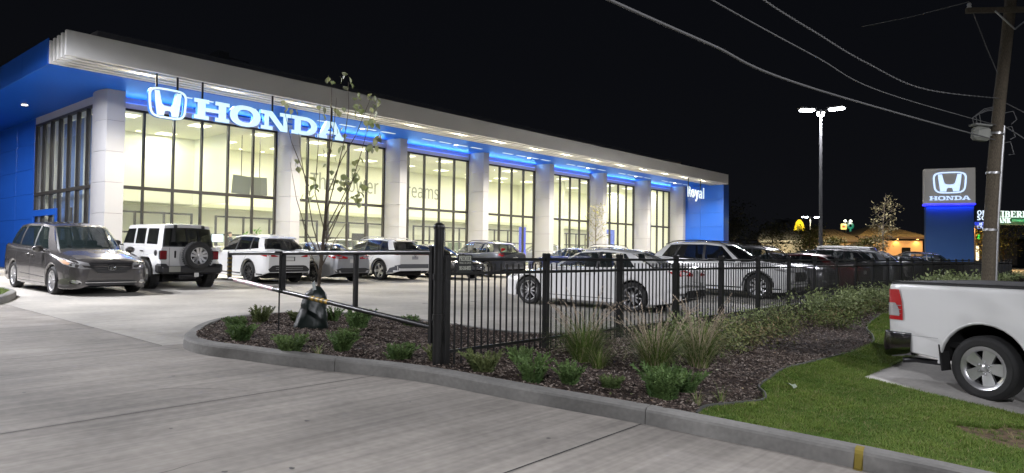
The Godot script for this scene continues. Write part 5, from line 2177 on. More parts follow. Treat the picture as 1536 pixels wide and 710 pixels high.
func make_car(called: String, sp: Dictionary, body_mat: Material, glass: Material) -> Car:
	var c := Car.new()
	c.sp = sp
	c.L = sp.L
	var root := Node3D.new()
	root.name = numbered(called)
	add_child(root, true)
	c.root = root
	var mb := MB.new()
	c.lower_body(mb)
	c.roof(mb)
	var trims := []
	var gl := {}
	var keys: Array = sp.gh
	var g0: float = sp.get("g0", 0.05)
	var g1: float = sp.get("g1", 0.90)
	for i in keys.size() - 1:
		var a: Array = keys[i]
		var b: Array = keys[i + 1]
		var kind: String = a[4]
		for side in [1.0, -1.0]:
			if kind == "paint":
				c.panel(mb, a, b, 0.0, 1.0, side)
			elif kind == "trim":
				trims.append(MB.new())
				c.panel(trims[-1], a, b, 0.0, g1, side)
				c.panel(mb, a, b, g1, 1.0, side)
			elif kind == "windshield" or kind == "rear_window":
				var q0 := 0.03
				var q1 := 0.955 if kind == "windshield" else g1 + 0.02
				c.panel(mb, a, b, q1, 1.0, side)
				trims.append(MB.new())
				c.panel(trims[-1], a, b, 0.0, q0, side)
				var e0 := 0.0 if kind == "windshield" else 0.06
				var e1 := 0.95 if kind == "windshield" else 1.0
				trims.append(MB.new())
				if kind == "windshield": c.panel(trims[-1], a, b, q0, q1, side, 0.95, 1.0)
				else: c.panel(trims[-1], a, b, q0, q1, side, 0.0, 0.06)
				if not gl.has(kind): gl[kind] = [MB.new()]
				c.panel(gl[kind][0], a, b, q0, q1, side, e0, e1)
			else:
				c.panel(mb, a, b, 0.0, g0, side)
				c.panel(mb, a, b, g1, 1.0, side)
				var m := MB.new()
				c.panel(m, a, b, g0, g1, side)
				if not gl.has(kind): gl[kind] = []
				gl[kind].append(m)
	var body := mb.done()
	put("body", body, body_mat, root)
	for k in gl:
		for m in gl[k]:
			solid(k, m, glass, root)
	for m in trims: solid("pillar_trim", m, M.black_trim, root)
	# what the rays for lamps and seams meet: body and panes
	var all := MB.new()
	all.v.append_array(mb.v)
	all.ix.append_array(mb.ix)
	for k in gl:
		for m in gl[k]:
			var o := all.v.size()
			all.v.append_array(m.v)
			for q in m.ix: all.ix.append(q + o)
	all.n.resize(all.v.size())
	c.tm = all.done().generate_triangle_mesh()
	# underside, wheel wells, cabin floor and seats
	var L: float = sp.L
	var W: float = sp.W
	mb = MB.new()
	mb.box(Vector3(0, 0.32 if sp.rim == "truck" else 0.30, -0.3 if sp.rim == "truck" else 0.0), Vector3(W - 0.5, 0.2, L - (2.6 if sp.rim == "truck" else 0.8)))
	mb.box(Vector3(0, 0.62, (sp.fo + 0.2) - L / 2 + (L - sp.fo - 0.5) * 0.5), Vector3(W - 0.34, 0.06, L - sp.fo - 0.9))
	for sc in [sp.fo, sp.fo + sp.wb]:
		for s in [-1.0, 1.0]:
			var r: float = sp.wr + float(sp.get("gap", 0.06)) + 0.005
			var rows := []
			for e in 2:
				var row := []
				for k in 13:
					var an := PI * k / 12.0
					row.append(Vector3(s * (W / 2 - 0.02 - 0.42 * e), sp.wr + sin(an) * r, sc - L / 2 + cos(an) * r))
				rows.append(row)
			mb.grid(rows)
			for k in 12:
				mb.tri_to(rows[1][k], rows[1][k + 1], Vector3(s * (W / 2 - 0.44), sp.wr - 0.1, sc - L / 2), Vector3(s, 0, 0))
	solid("underbody", mb, M.well, root)
	mb = MB.new()
	for q in [sp.get("seat1", 2.1), sp.get("seat2", 3.05)]:
		for x in [-0.37, 0.37]:
			mb.bbox(Vector3(x, 0.90, q - L / 2), Vector3(0.5, 0.60, 0.18), 0.07, Basis(Vector3.RIGHT, -0.15))
			mb.bbox(Vector3(x, 1.24, q + 0.07 - L / 2), Vector3(0.26, 0.17, 0.1), 0.04)
	mb.bbox(Vector3(0, 0.82, sp.get("dash", 1.55) - L / 2), Vector3(W * 0.7, 0.2, 0.4), 0.06)
	solid("seats", mb, M.seat, root)
	for sc in [sp.fo, sp.fo + sp.wb]:
		for s in [1.0, -1.0]:
			make_wheel(root, Vector3(s * float(sp.get("wheel_x", W / 2 - 0.125)), sp.wr, sc - L / 2), s, sp.wr, sp.rim, float(sp.get("tyre_w", 0.225)))
	# door seams and handles
	if sp.has("doors"):
		mb = MB.new()
		for ax in ["right", "left"]:
			for d in sp.doors:
				var pts := []
				for i in range(0, d.size(), 2): pts.append(Vector2(d[i] - L / 2, d[i + 1]))
				c.strip(mb, ax, pts, 0.012, 0.0025)
		solid("door_seam", mb, M.seam, root)
	if sp.has("handles"):
		for ax in [1.0, -1.0]:
			for h in sp.handles:
				var hit := c.tm.intersect_ray(Vector3(3 * ax, h[1], h[0] - L / 2), Vector3(-ax, 0, 0))
				if hit.is_empty(): continue
				mb = MB.new()
				mb.bbox(hit.position + Vector3(0.018 * ax, 0, 0), Vector3(0.03, 0.03, 0.20), 0.01)
				solid("door_handle", mb, body_mat if sp.get("handle_paint", true) else M.black_trim, root)
	if sp.has("mirror"):
		for ax in [1.0, -1.0]:
			var p: Array = sp.mirror
			mb = MB.new()
			mb.ball(Vector3(ax * p[0], p[1], p[2] - L / 2), Vector3(0.125, 0.085, 0.075), 8, 12)
			mb.box(Vector3(ax * (p[0] - 0.12), p[1] - 0.05, p[2] - L / 2), Vector3(0.14, 0.035, 0.06))
			solid("mirror", mb, sp.get("mirror_mat", body_mat), root)
	if sp.has("cladding"):
		mb = MB.new()
		for ax in ["right", "left"]:
			for q in sp.cladding:
				var poly := P2(q)
				for i in poly.size(): poly[i].x -= L / 2
				c.patch(mb, ax, poly, 0.006)
			if sp.get("arch_trim", true):
				for sc in [sp.fo, sp.fo + sp.wb]:
					var r: float = sp.wr + float(sp.get("gap", 0.06))
					for k in 14:
						var a0 := PI * k / 14.0
						var a1 := PI * (k + 1) / 14.0
						var q := PackedVector2Array()
						for w in [[r + 0.002, a0], [r + 0.06, a0], [r + 0.06, a1], [r + 0.002, a1]]:
							q.append(Vector2(sc - L / 2 + cos(w[1]) * w[0], sp.wr + sin(w[1]) * w[0]))
						c.patch(mb, ax, q, 0.008, 0.3)
		solid("cladding", mb, M.black_trim, root)
	if sp.has("rails"):
		for ax in [1.0, -1.0]:
			var pts := []
			var rad := []
			var n := 9
			for k in n:
				var s: float = lerpf(sp.rails[0], sp.rails[1], k / float(n - 1))
				var lift := 0.055 if k > 0 and k < n - 1 else 0.0
				pts.append(Vector3(ax * (float(sp.rails[2])), c.roof_y(s) - 0.035 + lift, s - L / 2))
				rad.append(0.017)
			mb = MB.new()
			mb.tube(pts, rad, 8)
			solid("roof_rail", mb, sp.get("rail_mat", M.black_trim), root)
	return c

func lay(c: Car, called: String, axis: String, polys: Array, m: Material, off := 0.006, both := true, cell := 0.12) -> void:
	for p in polys:
		var q := P2(p)
		var mb := MB.new()
		c.patch(mb, axis, q, off, cell)
		if mb.v.size(): solid(called, mb, m, c.root)
		if both:
			mb = MB.new()
			c.patch(mb, axis, mirrored(q), off, cell)
			if mb.v.size(): solid(called, mb, m, c.root)

# patches on both sides, poly in (s, y)
func lay_sides(c: Car, called: String, polys: Array, m: Material, off := 0.006) -> void:
	for ax in ["right", "left"]:
		for p in polys:
			var q := P2(p)
			for i in q.size(): q[i].x -= c.L / 2
			var mb := MB.new()
			c.patch(mb, ax, q, off)
			if mb.v.size(): solid(called, mb, m, c.root)

func set_car(c, u: float, v: float, heading: Vector2, label: String, category: String, group := "") -> void:
	var root: Node3D = c.root if c is Car else c
	root.position = at(u, v)
	var tilt := Basis(Vector3.RIGHT, atan(0.019))
	root.basis = tilt * Basis(Vector3.UP, atan2(-heading.x, heading.y))
	tag(root, label, category, group)

func sedan_spec() -> Dictionary:
	return {"L": 4.95, "W": 1.86, "fo": 0.95, "wb": 2.83, "wr": 0.345, "rim": "ten", "gap": 0.045,
		"plan": [[0.0, 0.42], [0.03, 0.58], [0.08, 0.72], [0.17, 0.83], [0.36, 0.93], [0.7, 0.985], [1.4, 1.0], [3.8, 1.0], [4.4, 0.97], [4.75, 0.90], [4.88, 0.82], [4.95, 0.72]],
		"low": [[0.0, 0.42], [0.04, 0.29], [0.12, 0.21], [0.5, 0.18], [4.3, 0.19], [4.7, 0.26], [4.95, 0.36]],
		"belt": [[0.0, 0.50], [0.05, 0.57], [0.15, 0.65], [0.35, 0.73], [0.8, 0.81], [1.3, 0.90], [1.6, 0.945], [3.0, 0.97], [4.2, 1.02], [4.75, 1.03], [4.9, 0.98], [4.95, 0.90]],
		"top": [[0.0, 0.53], [0.05, 0.61], [0.15, 0.70], [0.35, 0.80], [0.8, 0.89], [1.3, 0.975], [1.5, 0.99], [4.2, 1.03], [4.55, 1.09], [4.86, 1.09], [4.95, 0.93]],
		"roof": [[1.9, 1.30], [2.15, 1.385], [2.5, 1.44], [2.9, 1.455], [3.3, 1.435], [3.7, 1.37], [3.9, 1.31]],
		"gh": [[1.28, 0.0, 2.12, 0.0, "windshield"], [1.55, 0.70, 2.25, 0.50, "paint"], [1.66, 0.79, 2.32, 0.545, "front_window"], [2.78, 0.825, 2.80, 0.575, "trim"], [2.86, 0.825, 2.88, 0.575, "back_window"], [3.80, 0.80, 3.42, 0.565, "paint"], [4.15, 0.66, 3.55, 0.50, "rear_window"], [4.42, 0.0, 3.66, 0.0, "end"]],
		"doors": [[1.52, 0.30, 1.50, 0.60, 1.58, 0.92], [2.80, 0.27, 2.82, 0.95], [3.62, 0.62, 3.75, 0.80, 3.80, 0.97], [1.55, 0.29, 3.3, 0.28]],
		"handles": [[2.60, 0.83], [3.55, 0.87]], "mirror": [0.99, 0.985, 1.72], "seat1": 2.45, "seat2": 3.35, "dash": 1.75}

func suv_spec() -> Dictionary:
	return {"L": 4.60, "W": 1.86, "fo": 0.90, "wb": 2.70, "wr": 0.36, "rim": "five", "gap": 0.06, "sill": 0.3,
		"plan": [[0.0, 0.66], [0.06, 0.80], [0.16, 0.89], [0.4, 0.96], [0.8, 1.0], [3.7, 1.0], [4.2, 0.97], [4.42, 0.93], [4.54, 0.87], [4.60, 0.80]],
		"low": [[0.0, 0.40], [0.06, 0.29], [0.2, 0.24], [0.5, 0.23], [4.0, 0.24], [4.35, 0.30], [4.60, 0.40]],
		"belt": [[0.0, 0.74], [0.06, 0.86], [0.3, 0.93], [0.8, 0.98], [1.2, 1.02], [1.6, 1.04], [2.8, 1.07], [3.6, 1.12], [4.1, 1.17], [4.45, 1.16], [4.55, 1.10], [4.6, 1.02]],
		"top": [[0.0, 0.78], [0.08, 0.93], [0.3, 1.00], [0.8, 1.06], [1.25, 1.10], [1.5, 1.10], [4.2, 1.18], [4.45, 1.17], [4.6, 1.04]],
		"roof": [[1.7, 1.46], [1.95, 1.57], [2.3, 1.64], [2.8, 1.67], [3.3, 1.655], [3.7, 1.61], [4.0, 1.55], [4.2, 1.49]],
		"gh": [[1.15, 0.0, 1.92, 0.0, "windshield"], [1.42, 0.70, 2.05, 0.53, "paint"], [1.55, 0.80, 2.14, 0.575, "front_window"], [2.52, 0.83, 2.56, 0.60, "trim"], [2.60, 0.83, 2.64, 0.60, "back_window"], [3.48, 0.82, 3.40, 0.60, "trim"], [3.56, 0.82, 3.46, 0.59, "quarter_window"], [3.98, 0.77, 3.70, 0.57, "paint"], [4.28, 0.72, 3.90, 0.50, "rear_window"], [4.52, 0.0, 4.06, 0.0, "end"]],
		"doors": [[1.42, 0.36, 1.40, 0.7, 1.48, 1.02], [2.54, 0.34, 2.56, 1.05], [3.28, 0.74, 3.42, 0.90, 3.46, 1.08], [1.44, 0.35, 3.1, 0.34]],
		"handles": [[2.36, 0.94], [3.26, 0.97]], "mirror": [1.0, 1.08, 1.60], "seat1": 2.25, "seat2": 3.1, "dash": 1.6,
		"cladding": [[0.25, 0.2, 4.4, 0.2, 4.4, 0.36, 0.25, 0.36]]}

func emblem_patch(c: Car, axis: String, x: float, y: float, w: float) -> void:
	# a small chrome emblem: a rounded frame and the flared H
	var list := []
	for q in emblem_polys():
		var a := []
		for p in q:
			a.append(x + p.x * w)
			a.append(y + p.y * w * 0.82)
		list.append(a)
	lay(c, "emblem", axis, list, M.chrome, 0.022, false, 0.4)

func plate_on(c: Car, axis: String, y: float, z: float) -> void:
	var mb := MB.new()
	mb.bbox(Vector3(0, y, z), Vector3(0.31, 0.155, 0.012), 0.004)
	solid("number_plate", mb, M.plate, c.root)

func build_vehicles() -> void:
	var white := paint(Color(0.72, 0.72, 0.71))
	var silver := paint(Color(0.36, 0.37, 0.39), 0.6, 0.3)
	var grey_p := paint(Color(0.115, 0.108, 0.106), 0.55, 0.26)
	var dark := paint(Color(0.018, 0.019, 0.022), 0.2, 0.25)
	var blue := paint(Color(0.01, 0.02, 0.10), 0.3, 0.25)
	var crv_grey := paint(Color(0.045, 0.048, 0.058), 0.4, 0.28)
	var red := paint(Color(0.10, 0.012, 0.012), 0.3, 0.25)
	minivan(grey_p)
	jeep(white)
	# white compact SUV
	var sp := suv_spec()
	sp.rim = "dark"
	var c := make_car("parked_suv", sp, white, M.dark_glass)
	suv_rear(c, 0)
	set_car(c, 12.62, 23.05, Vector2(0, 1), "white SUV with a black lower bumper parked nose in, between the off-roader and silver sedan", "car", "cars parked along the showroom front")
	# silver sedan
	sp = sedan_spec()
	sp.rim = "dark"
	c = make_car("parked_sedan", sp, silver, M.car_glass)
	sedan_rear(c)
	set_car(c, 15.05, 23.05, Vector2(0, 1), "silver grey sedan with wide red tail lamps parked nose in behind the young tree", "car", "cars parked along the showroom front")
	# larger white SUV
	sp = suv_spec()
	sp.L = 4.86
	sp.wb = 2.9
	sp.wr = 0.375
	sp.rim = "five"
	sp.rails = [2.15, 3.95, 0.575]
	sp.rail_mat = M.galv
	c = make_car("parked_suv", stretch(sp, 4.60, 4.86), white, M.dark_glass)
	suv_rear(c, 1)
	set_car(c, 18.08, 23.2, Vector2(0, 1), "white SUV with silver roof rails and a grey lower bumper left of the gate post", "car", "cars parked along the showroom front")
	# black sedan backed in
	c = make_car("parked_sedan", sedan_spec(), dark, M.dark_glass)
	sedan_front(c)
	set_car(c, 21.0, 22.8, Vector2(0, -1), "black sedan backed in, its nose behind the fence plate beside the gate post", "car", "cars parked along the showroom front")
	# grey compact SUV
	sp = suv_spec()
	sp.rails = [2.1, 3.9, 0.575]
	c = make_car("parked_suv", sp, crv_grey, M.car_glass)
	suv_rear(c, 2)
	set_car(c, 24.4, 23.35, Vector2(0, 1), "dark grey SUV with tall upright red tail lamps beside the rear window", "car", "cars parked along the showroom front")
	# dark blue sedan
	sp = sedan_spec()
	sp.rim = "ten"
	c = make_car("parked_sedan", sp, blue, M.car_glass)
	sedan_rear(c)
	set_car(c, 31.2, 23.0, Vector2(0, 1), "dark blue sedan parked nose in, seen above the white sedan's roof", "car", "cars parked along the showroom front")
	# white sedan behind the fence
	sp = sedan_spec()
	sp.rim = "dark2"
	sp.rim = "ten"
	c = make_car("parked_sedan", sp, white, M.car_glass)
	sedan_rear(c)
	sedan_front(c)
	lay_sides(c, "sill_trim", [[1.3, 0.18, 3.45, 0.18, 3.45, 0.25, 1.3, 0.25]], M.black_trim)
	lay_sides(c, "headlamp", [[0.12, 0.66, 0.55, 0.70, 0.5, 0.76, 0.2, 0.73]], M.lamp_amber)
	set_car(c, 14.62, 9.83, Vector2(-0.11, 0.994), "white sedan with black and silver wheels parked behind the near fence panels", "car", "cars parked along the fence")
	# large white SUV backed in
	sp = stretch(suv_spec(), 4.60, 5.06)
	sp.L = 5.06
	sp.W = 1.99
	sp.fo = 0.95
	sp.wb = 2.88
	sp.wr = 0.385
	sp.rim = "turbine"
	sp.roof = lift(sp.roof, 0.10)
	sp.belt = lift(sp.belt, 0.05)
	sp.top = lift(sp.top, 0.06)
	sp.rails = [2.1, 4.3, 0.60]
	c = make_car("parked_suv", sp, white, M.dark_glass)
	suv_front(c)
	set_car(c, 22.1, 10.0, Vector2(0, -1), "large white SUV with black roof rails backed up behind the white sedan", "car", "cars parked along the fence")
	var big := c
	# the rest of the row along the fence
	sp = suv_spec()
	sp.rails = [2.1, 3.9, 0.575]
	c = make_car("parked_suv", sp, paint(Color(0.10, 0.10, 0.105), 0.4, 0.3), M.car_glass)
	suv_front(c)
	set_car(c, 25.3, 9.75, Vector2(0, -1), "dark grey SUV with a bluish windshield right of the large white SUV", "car", "cars parked along the fence")
	var dsuv := c
	var o := copy_of(dsuv.root, "parked_suv", Vector3.ZERO, 0, "", "car")
	set_paint(o, dark)
	set_car(o, 31.4, 9.8, Vector2(0, 1), "dark SUV behind the fence, second to the right of the dark grey SUV", "car", "cars parked along the fence")
	var sd := make_car("parked_sedan", sedan_spec(), red, M.dark_glass)
	sedan_rear(sd)
	sedan_front(sd)
	set_car(sd, 28.3, 9.7, Vector2(0, 1), "dark red sedan behind the fence right of the dark grey SUV", "car", "cars parked along the fence")
	var rows := [
		[dsuv.root, 34.6, 9.7, 1, silver, "pale SUV behind the small lot tree, its roof above the fence"],
		["jeep", 37.9, 9.8, -1, white, "boxy white SUV parked between the small lot tree and the blue pylon sign"],
		[dsuv.root, 41.3, 9.8, -1, silver, "silver SUV with a blue lit roof in front of the blue pylon sign"],
		[sd.root, 44.4, 9.8, 1, dark, "dark sedan beyond the blue lit SUV, right of the pylon sign"],
		[dsuv.root, 47.6, 9.8, 1, dark, "dark SUV seen right of the wooden utility pole, nearer one"],
		[sd.root, 50.8, 9.8, 1, silver, "silver sedan seen right of the wooden utility pole beyond the dark SUV"],
		[sd.root, 54.0, 9.8, -1, white, "white sedan seen low at the right picture edge beyond the fence"],
		[sd.root, 46.0, 17.5, 1, silver, "silver sedan in the middle of the lot left of the lamp post"],
		[sd.root, 49.2, 17.5, 1, dark, "dark sedan in the middle of the lot just left of the lamp post"],
		[dsuv.root, 52.4, 17.5, 1, dark, "dark SUV in the middle of the lot just right of the lamp post"],
		[sd.root, 55.6, 17.5, 1, dark, "dark sedan in the middle of the lot, second right of the lamp post"],
		[dsuv.root, 34.4, 23.2, 1, white, "white SUV parked nose in right of the dark blue sedan"],
		[sd.root, 37.6, 23.0, 1, silver, "silver sedan parked nose in near the showroom's far doors"],
	]
	for r in rows:
		var src: Node3D = jeep_root if r[0] is String else r[0]
		var q := copy_of(src, "parked_car", Vector3.ZERO, 0, "", "car")
		set_paint(q, r[4])
		set_car(q, r[1], r[2], Vector2(0, r[3]), r[5], "car", "cars further off in the lot")
	showroom_cars(dsuv.root, white, silver, silver)
	pickup(white)

func showroom_cars(src: Node3D, white: Material, silver: Material, red: Material) -> void:  # the white one stands for a parked SUV mirrored in the glass
	for r in [[24.2, 35.2, 0.9, white, "white SUV put inside the showroom for a reflection in its glass, below the wall lettering"], [36.0, 35.0, -0.8, silver, "silver SUV on display inside the showroom behind the white sedan's nose"], [43.2, 35.0, 0.7, red, "grey SUV on display inside the showroom left of the far doors"]]:
		var q := copy_of(src, "indoor_car", Vector3(r[0], FLOOR_Y + 0.002, -r[1]), r[2], r[4], "car", "cars inside the showroom")
		set_paint(q, r[3])

func set_paint(o: Node, m: Material) -> void:
	for ch in o.get_children():
		if ch is MeshInstance3D and (str(ch.name).begins_with("body") or str(ch.name).begins_with("mirror") or str(ch.name).begins_with("door_handle")):
			ch.material_override = m

func lift(t: Array, d: float) -> Array:
	var r := []
	for e in t: r.append([e[0], e[1] + d])
	return r

func stretch(sp: Dictionary, l0: float, l1: float) -> Dictionary:
	var k := l1 / l0
	for key in ["plan", "low", "belt", "top", "roof"]:
		var r := []
		for e in sp[key]: r.append([e[0] * k, e[1]])
		sp[key] = r
	var g := []
	for e in sp.gh: g.append([e[0] * k, e[1], e[2] * k, e[3], e[4]])
	sp.gh = g
	return sp

func suv_rear(c: Car, kind: int) -> void:
	var L: float = c.L
	if kind == 0:
		lay(c, "tail_lamp", "rear", [[0.40, 0.92, 0.58, 0.98, 0.86, 1.02, 0.88, 0.96, 0.60, 0.91]], M.tail_red, 0.012)
		lay_sides(c, "tail_lamp", [[L - 0.36, 1.00, L - 0.05, 0.97, L - 0.05, 0.91, L - 0.30, 0.96]], M.tail_red, 0.010)
		lay(c, "lower_bumper", "rear", [[-0.70, 0.42, 0.70, 0.42, 0.76, 0.50, 0.62, 0.62, 0.52, 0.64, -0.52, 0.64, -0.62, 0.62, -0.76, 0.50]], M.black_trim, 0.012, false)
		lay(c, "grille_slat", "rear", [[-0.5, 0.50, 0.5, 0.50, 0.5, 0.515, -0.5, 0.515], [-0.5, 0.56, 0.5, 0.56, 0.5, 0.575, -0.5, 0.575]], M.galv, 0.02, false)
		lay(c, "skid_trim", "rear", [[-0.62, 0.36, 0.62, 0.36, 0.66, 0.41, -0.66, 0.41]], M.galv, 0.014, false)
		lay(c, "plate_recess", "rear", [[-0.20, 0.78, 0.20, 0.78, 0.20, 0.92, -0.20, 0.92]], M.black_trim, 0.008, false)
		lay(c, "plate_blank", "rear", [[-0.16, 0.795, 0.16, 0.795, 0.16, 0.905, -0.16, 0.905]], M.plate, 0.014, false)
	elif kind == 1:
		lay(c, "tail_lamp", "rear", [[-0.85, 1.02, 0.85, 1.02, 0.86, 1.055, -0.86, 1.055]], M.tail_red, 0.014, false)
		lay_sides(c, "tail_lamp", [[L - 0.40, 1.055, L - 0.06, 1.05, L - 0.06, 1.00, L - 0.30, 1.03]], M.tail_red, 0.010)
		lay(c, "lower_bumper", "rear", [[-0.86, 0.38, 0.86, 0.38, 0.86, 0.60, 0.70, 0.66, -0.70, 0.66, -0.86, 0.60]], mat(Color(0.07, 0.075, 0.085), 0.5), 0.012, false)
		lay_sides(c, "lower_bumper", [[L - 0.60, 0.30, L - 0.03, 0.36, L - 0.02, 0.60, L - 0.42, 0.50]], mat(Color(0.07, 0.075, 0.085), 0.5), 0.010)
		lay(c, "number_plate", "rear", [[-0.16, 0.84, 0.16, 0.84, 0.16, 0.96, -0.16, 0.96]], mat(Color(0.30, 0.30, 0.32), 0.5), 0.012, false)
	else:
		lay(c, "tail_lamp", "rear", [[0.66, 1.00, 0.88, 1.00, 0.86, 1.14, 0.70, 1.34, 0.63, 1.34, 0.72, 1.14]], M.tail_red, 0.014)
		lay_sides(c, "tail_lamp", [[L - 0.28, 1.00, L - 0.04, 0.98, L - 0.10, 1.14, L - 0.36, 1.34, L - 0.42, 1.34, L - 0.26, 1.14]], M.tail_red, 0.012)
		lay(c, "lower_bumper", "rear", [[-0.8, 0.38, 0.8, 0.38, 0.8, 0.58, -0.8, 0.58]], M.black_trim, 0.012, false)
		lay(c, "number_plate", "rear", [[-0.16, 0.80, 0.16, 0.80, 0.16, 0.94, -0.16, 0.94]], M.plate, 0.012, false)
	emblem_patch(c, "rear", 0.0, 1.06 if kind == 0 else 0.97, 0.11)
	var mb := MB.new()
	mb.bbox(Vector3(0, c.roof_y(L * 0.87) - 0.012, L * 0.885 - L / 2), Vector3(1.04, 0.03, 0.20), 0.012, Basis(Vector3.RIGHT, 0.3))
	solid("roof_spoiler", mb, M.black_trim if kind == 1 else c.root.get_node("body").material_override, c.root)

func suv_front(c: Car) -> void:
	lay(c, "headlamp", "front", [[0.42, 0.84, 0.86, 0.86, 0.88, 0.93, 0.5, 0.91]], M.lamp_clear, 0.012)
	lay_sides(c, "headlamp", [[0.06, 0.85, 0.42, 0.90, 0.50, 0.95, 0.10, 0.93]], M.lamp_clear, 0.010)
	lay(c, "grille", "front", [[-0.46, 0.58, 0.46, 0.58, 0.52, 0.70, 0.46, 0.86, -0.46, 0.86, -0.52, 0.70]], M.black_trim, 0.012, false)
	for k in 4:
		var y := 0.62 + 0.06 * k
		lay(c, "grille_slat", "front", [[-0.44, y, 0.44, y, 0.44, y + 0.018, -0.44, y + 0.018]], M.dark_alloy, 0.022, false)
	lay(c, "lower_intake", "front", [[-0.6, 0.36, 0.6, 0.36, 0.66, 0.50, -0.66, 0.50]], M.black_trim, 0.012, false)
	lay(c, "fog_lamp", "front", [[0.66, 0.48, 0.80, 0.50, 0.80, 0.56, 0.68, 0.55]], M.lamp_clear, 0.016)
	emblem_patch(c, "front", 0.0, 0.77, 0.16)

func sedan_rear(c: Car) -> void:
	var L: float = c.L
	lay(c, "tail_lamp", "rear", [[0.26, 0.86, 0.84, 0.88, 0.86, 0.96, 0.60, 1.00, 0.40, 0.95, 0.26, 0.92]], M.tail_red, 0.012)
	lay_sides(c, "tail_lamp", [[L - 0.36, 0.97, L - 0.06, 0.94, L - 0.06, 0.86, L - 0.22, 0.89]], M.tail_red, 0.010)
	lay(c, "lower_bumper", "rear", [[-0.72, 0.37, 0.72, 0.37, 0.76, 0.47, 0.52, 0.54, -0.52, 0.54, -0.76, 0.47]], M.black_trim, 0.012, false)
	lay(c, "exhaust_trim", "rear", [[0.52, 0.37, 0.80, 0.44, 0.82, 0.50, 0.54, 0.44]], M.galv, 0.018)
	lay(c, "number_plate", "rear", [[-0.16, 0.72, 0.16, 0.72, 0.16, 0.85, -0.16, 0.85]], M.plate, 0.012, false)
	emblem_patch(c, "rear", 0.0, 0.965, 0.11)

func sedan_front(c: Car) -> void:
	lay(c, "headlamp", "front", [[0.40, 0.60, 0.86, 0.63, 0.84, 0.69, 0.48, 0.66]], M.lamp_clear, 0.012)
	lay_sides(c, "headlamp", [[0.08, 0.62, 0.50, 0.68, 0.58, 0.75, 0.16, 0.71]], M.lamp_clear, 0.010)
	lay(c, "grille", "front", [[-0.50, 0.44, 0.50, 0.44, 0.56, 0.56, 0.42, 0.64, -0.42, 0.64, -0.56, 0.56]], M.black_trim, 0.010, false)
	lay(c, "lower_intake", "front", [[-0.62, 0.28, 0.62, 0.28, 0.66, 0.38, -0.66, 0.38]], M.black_trim, 0.010, false)
	lay(c, "fog_lamp", "front", [[0.64, 0.30, 0.80, 0.34, 0.80, 0.40, 0.68, 0.38]], M.chrome, 0.014)
	lay(c, "number_plate", "front", [[-0.16, 0.40, 0.16, 0.40, 0.16, 0.52, -0.16, 0.52]], M.plate, 0.02, false)
	emblem_patch(c, "front", 0.0, 0.60, 0.13)

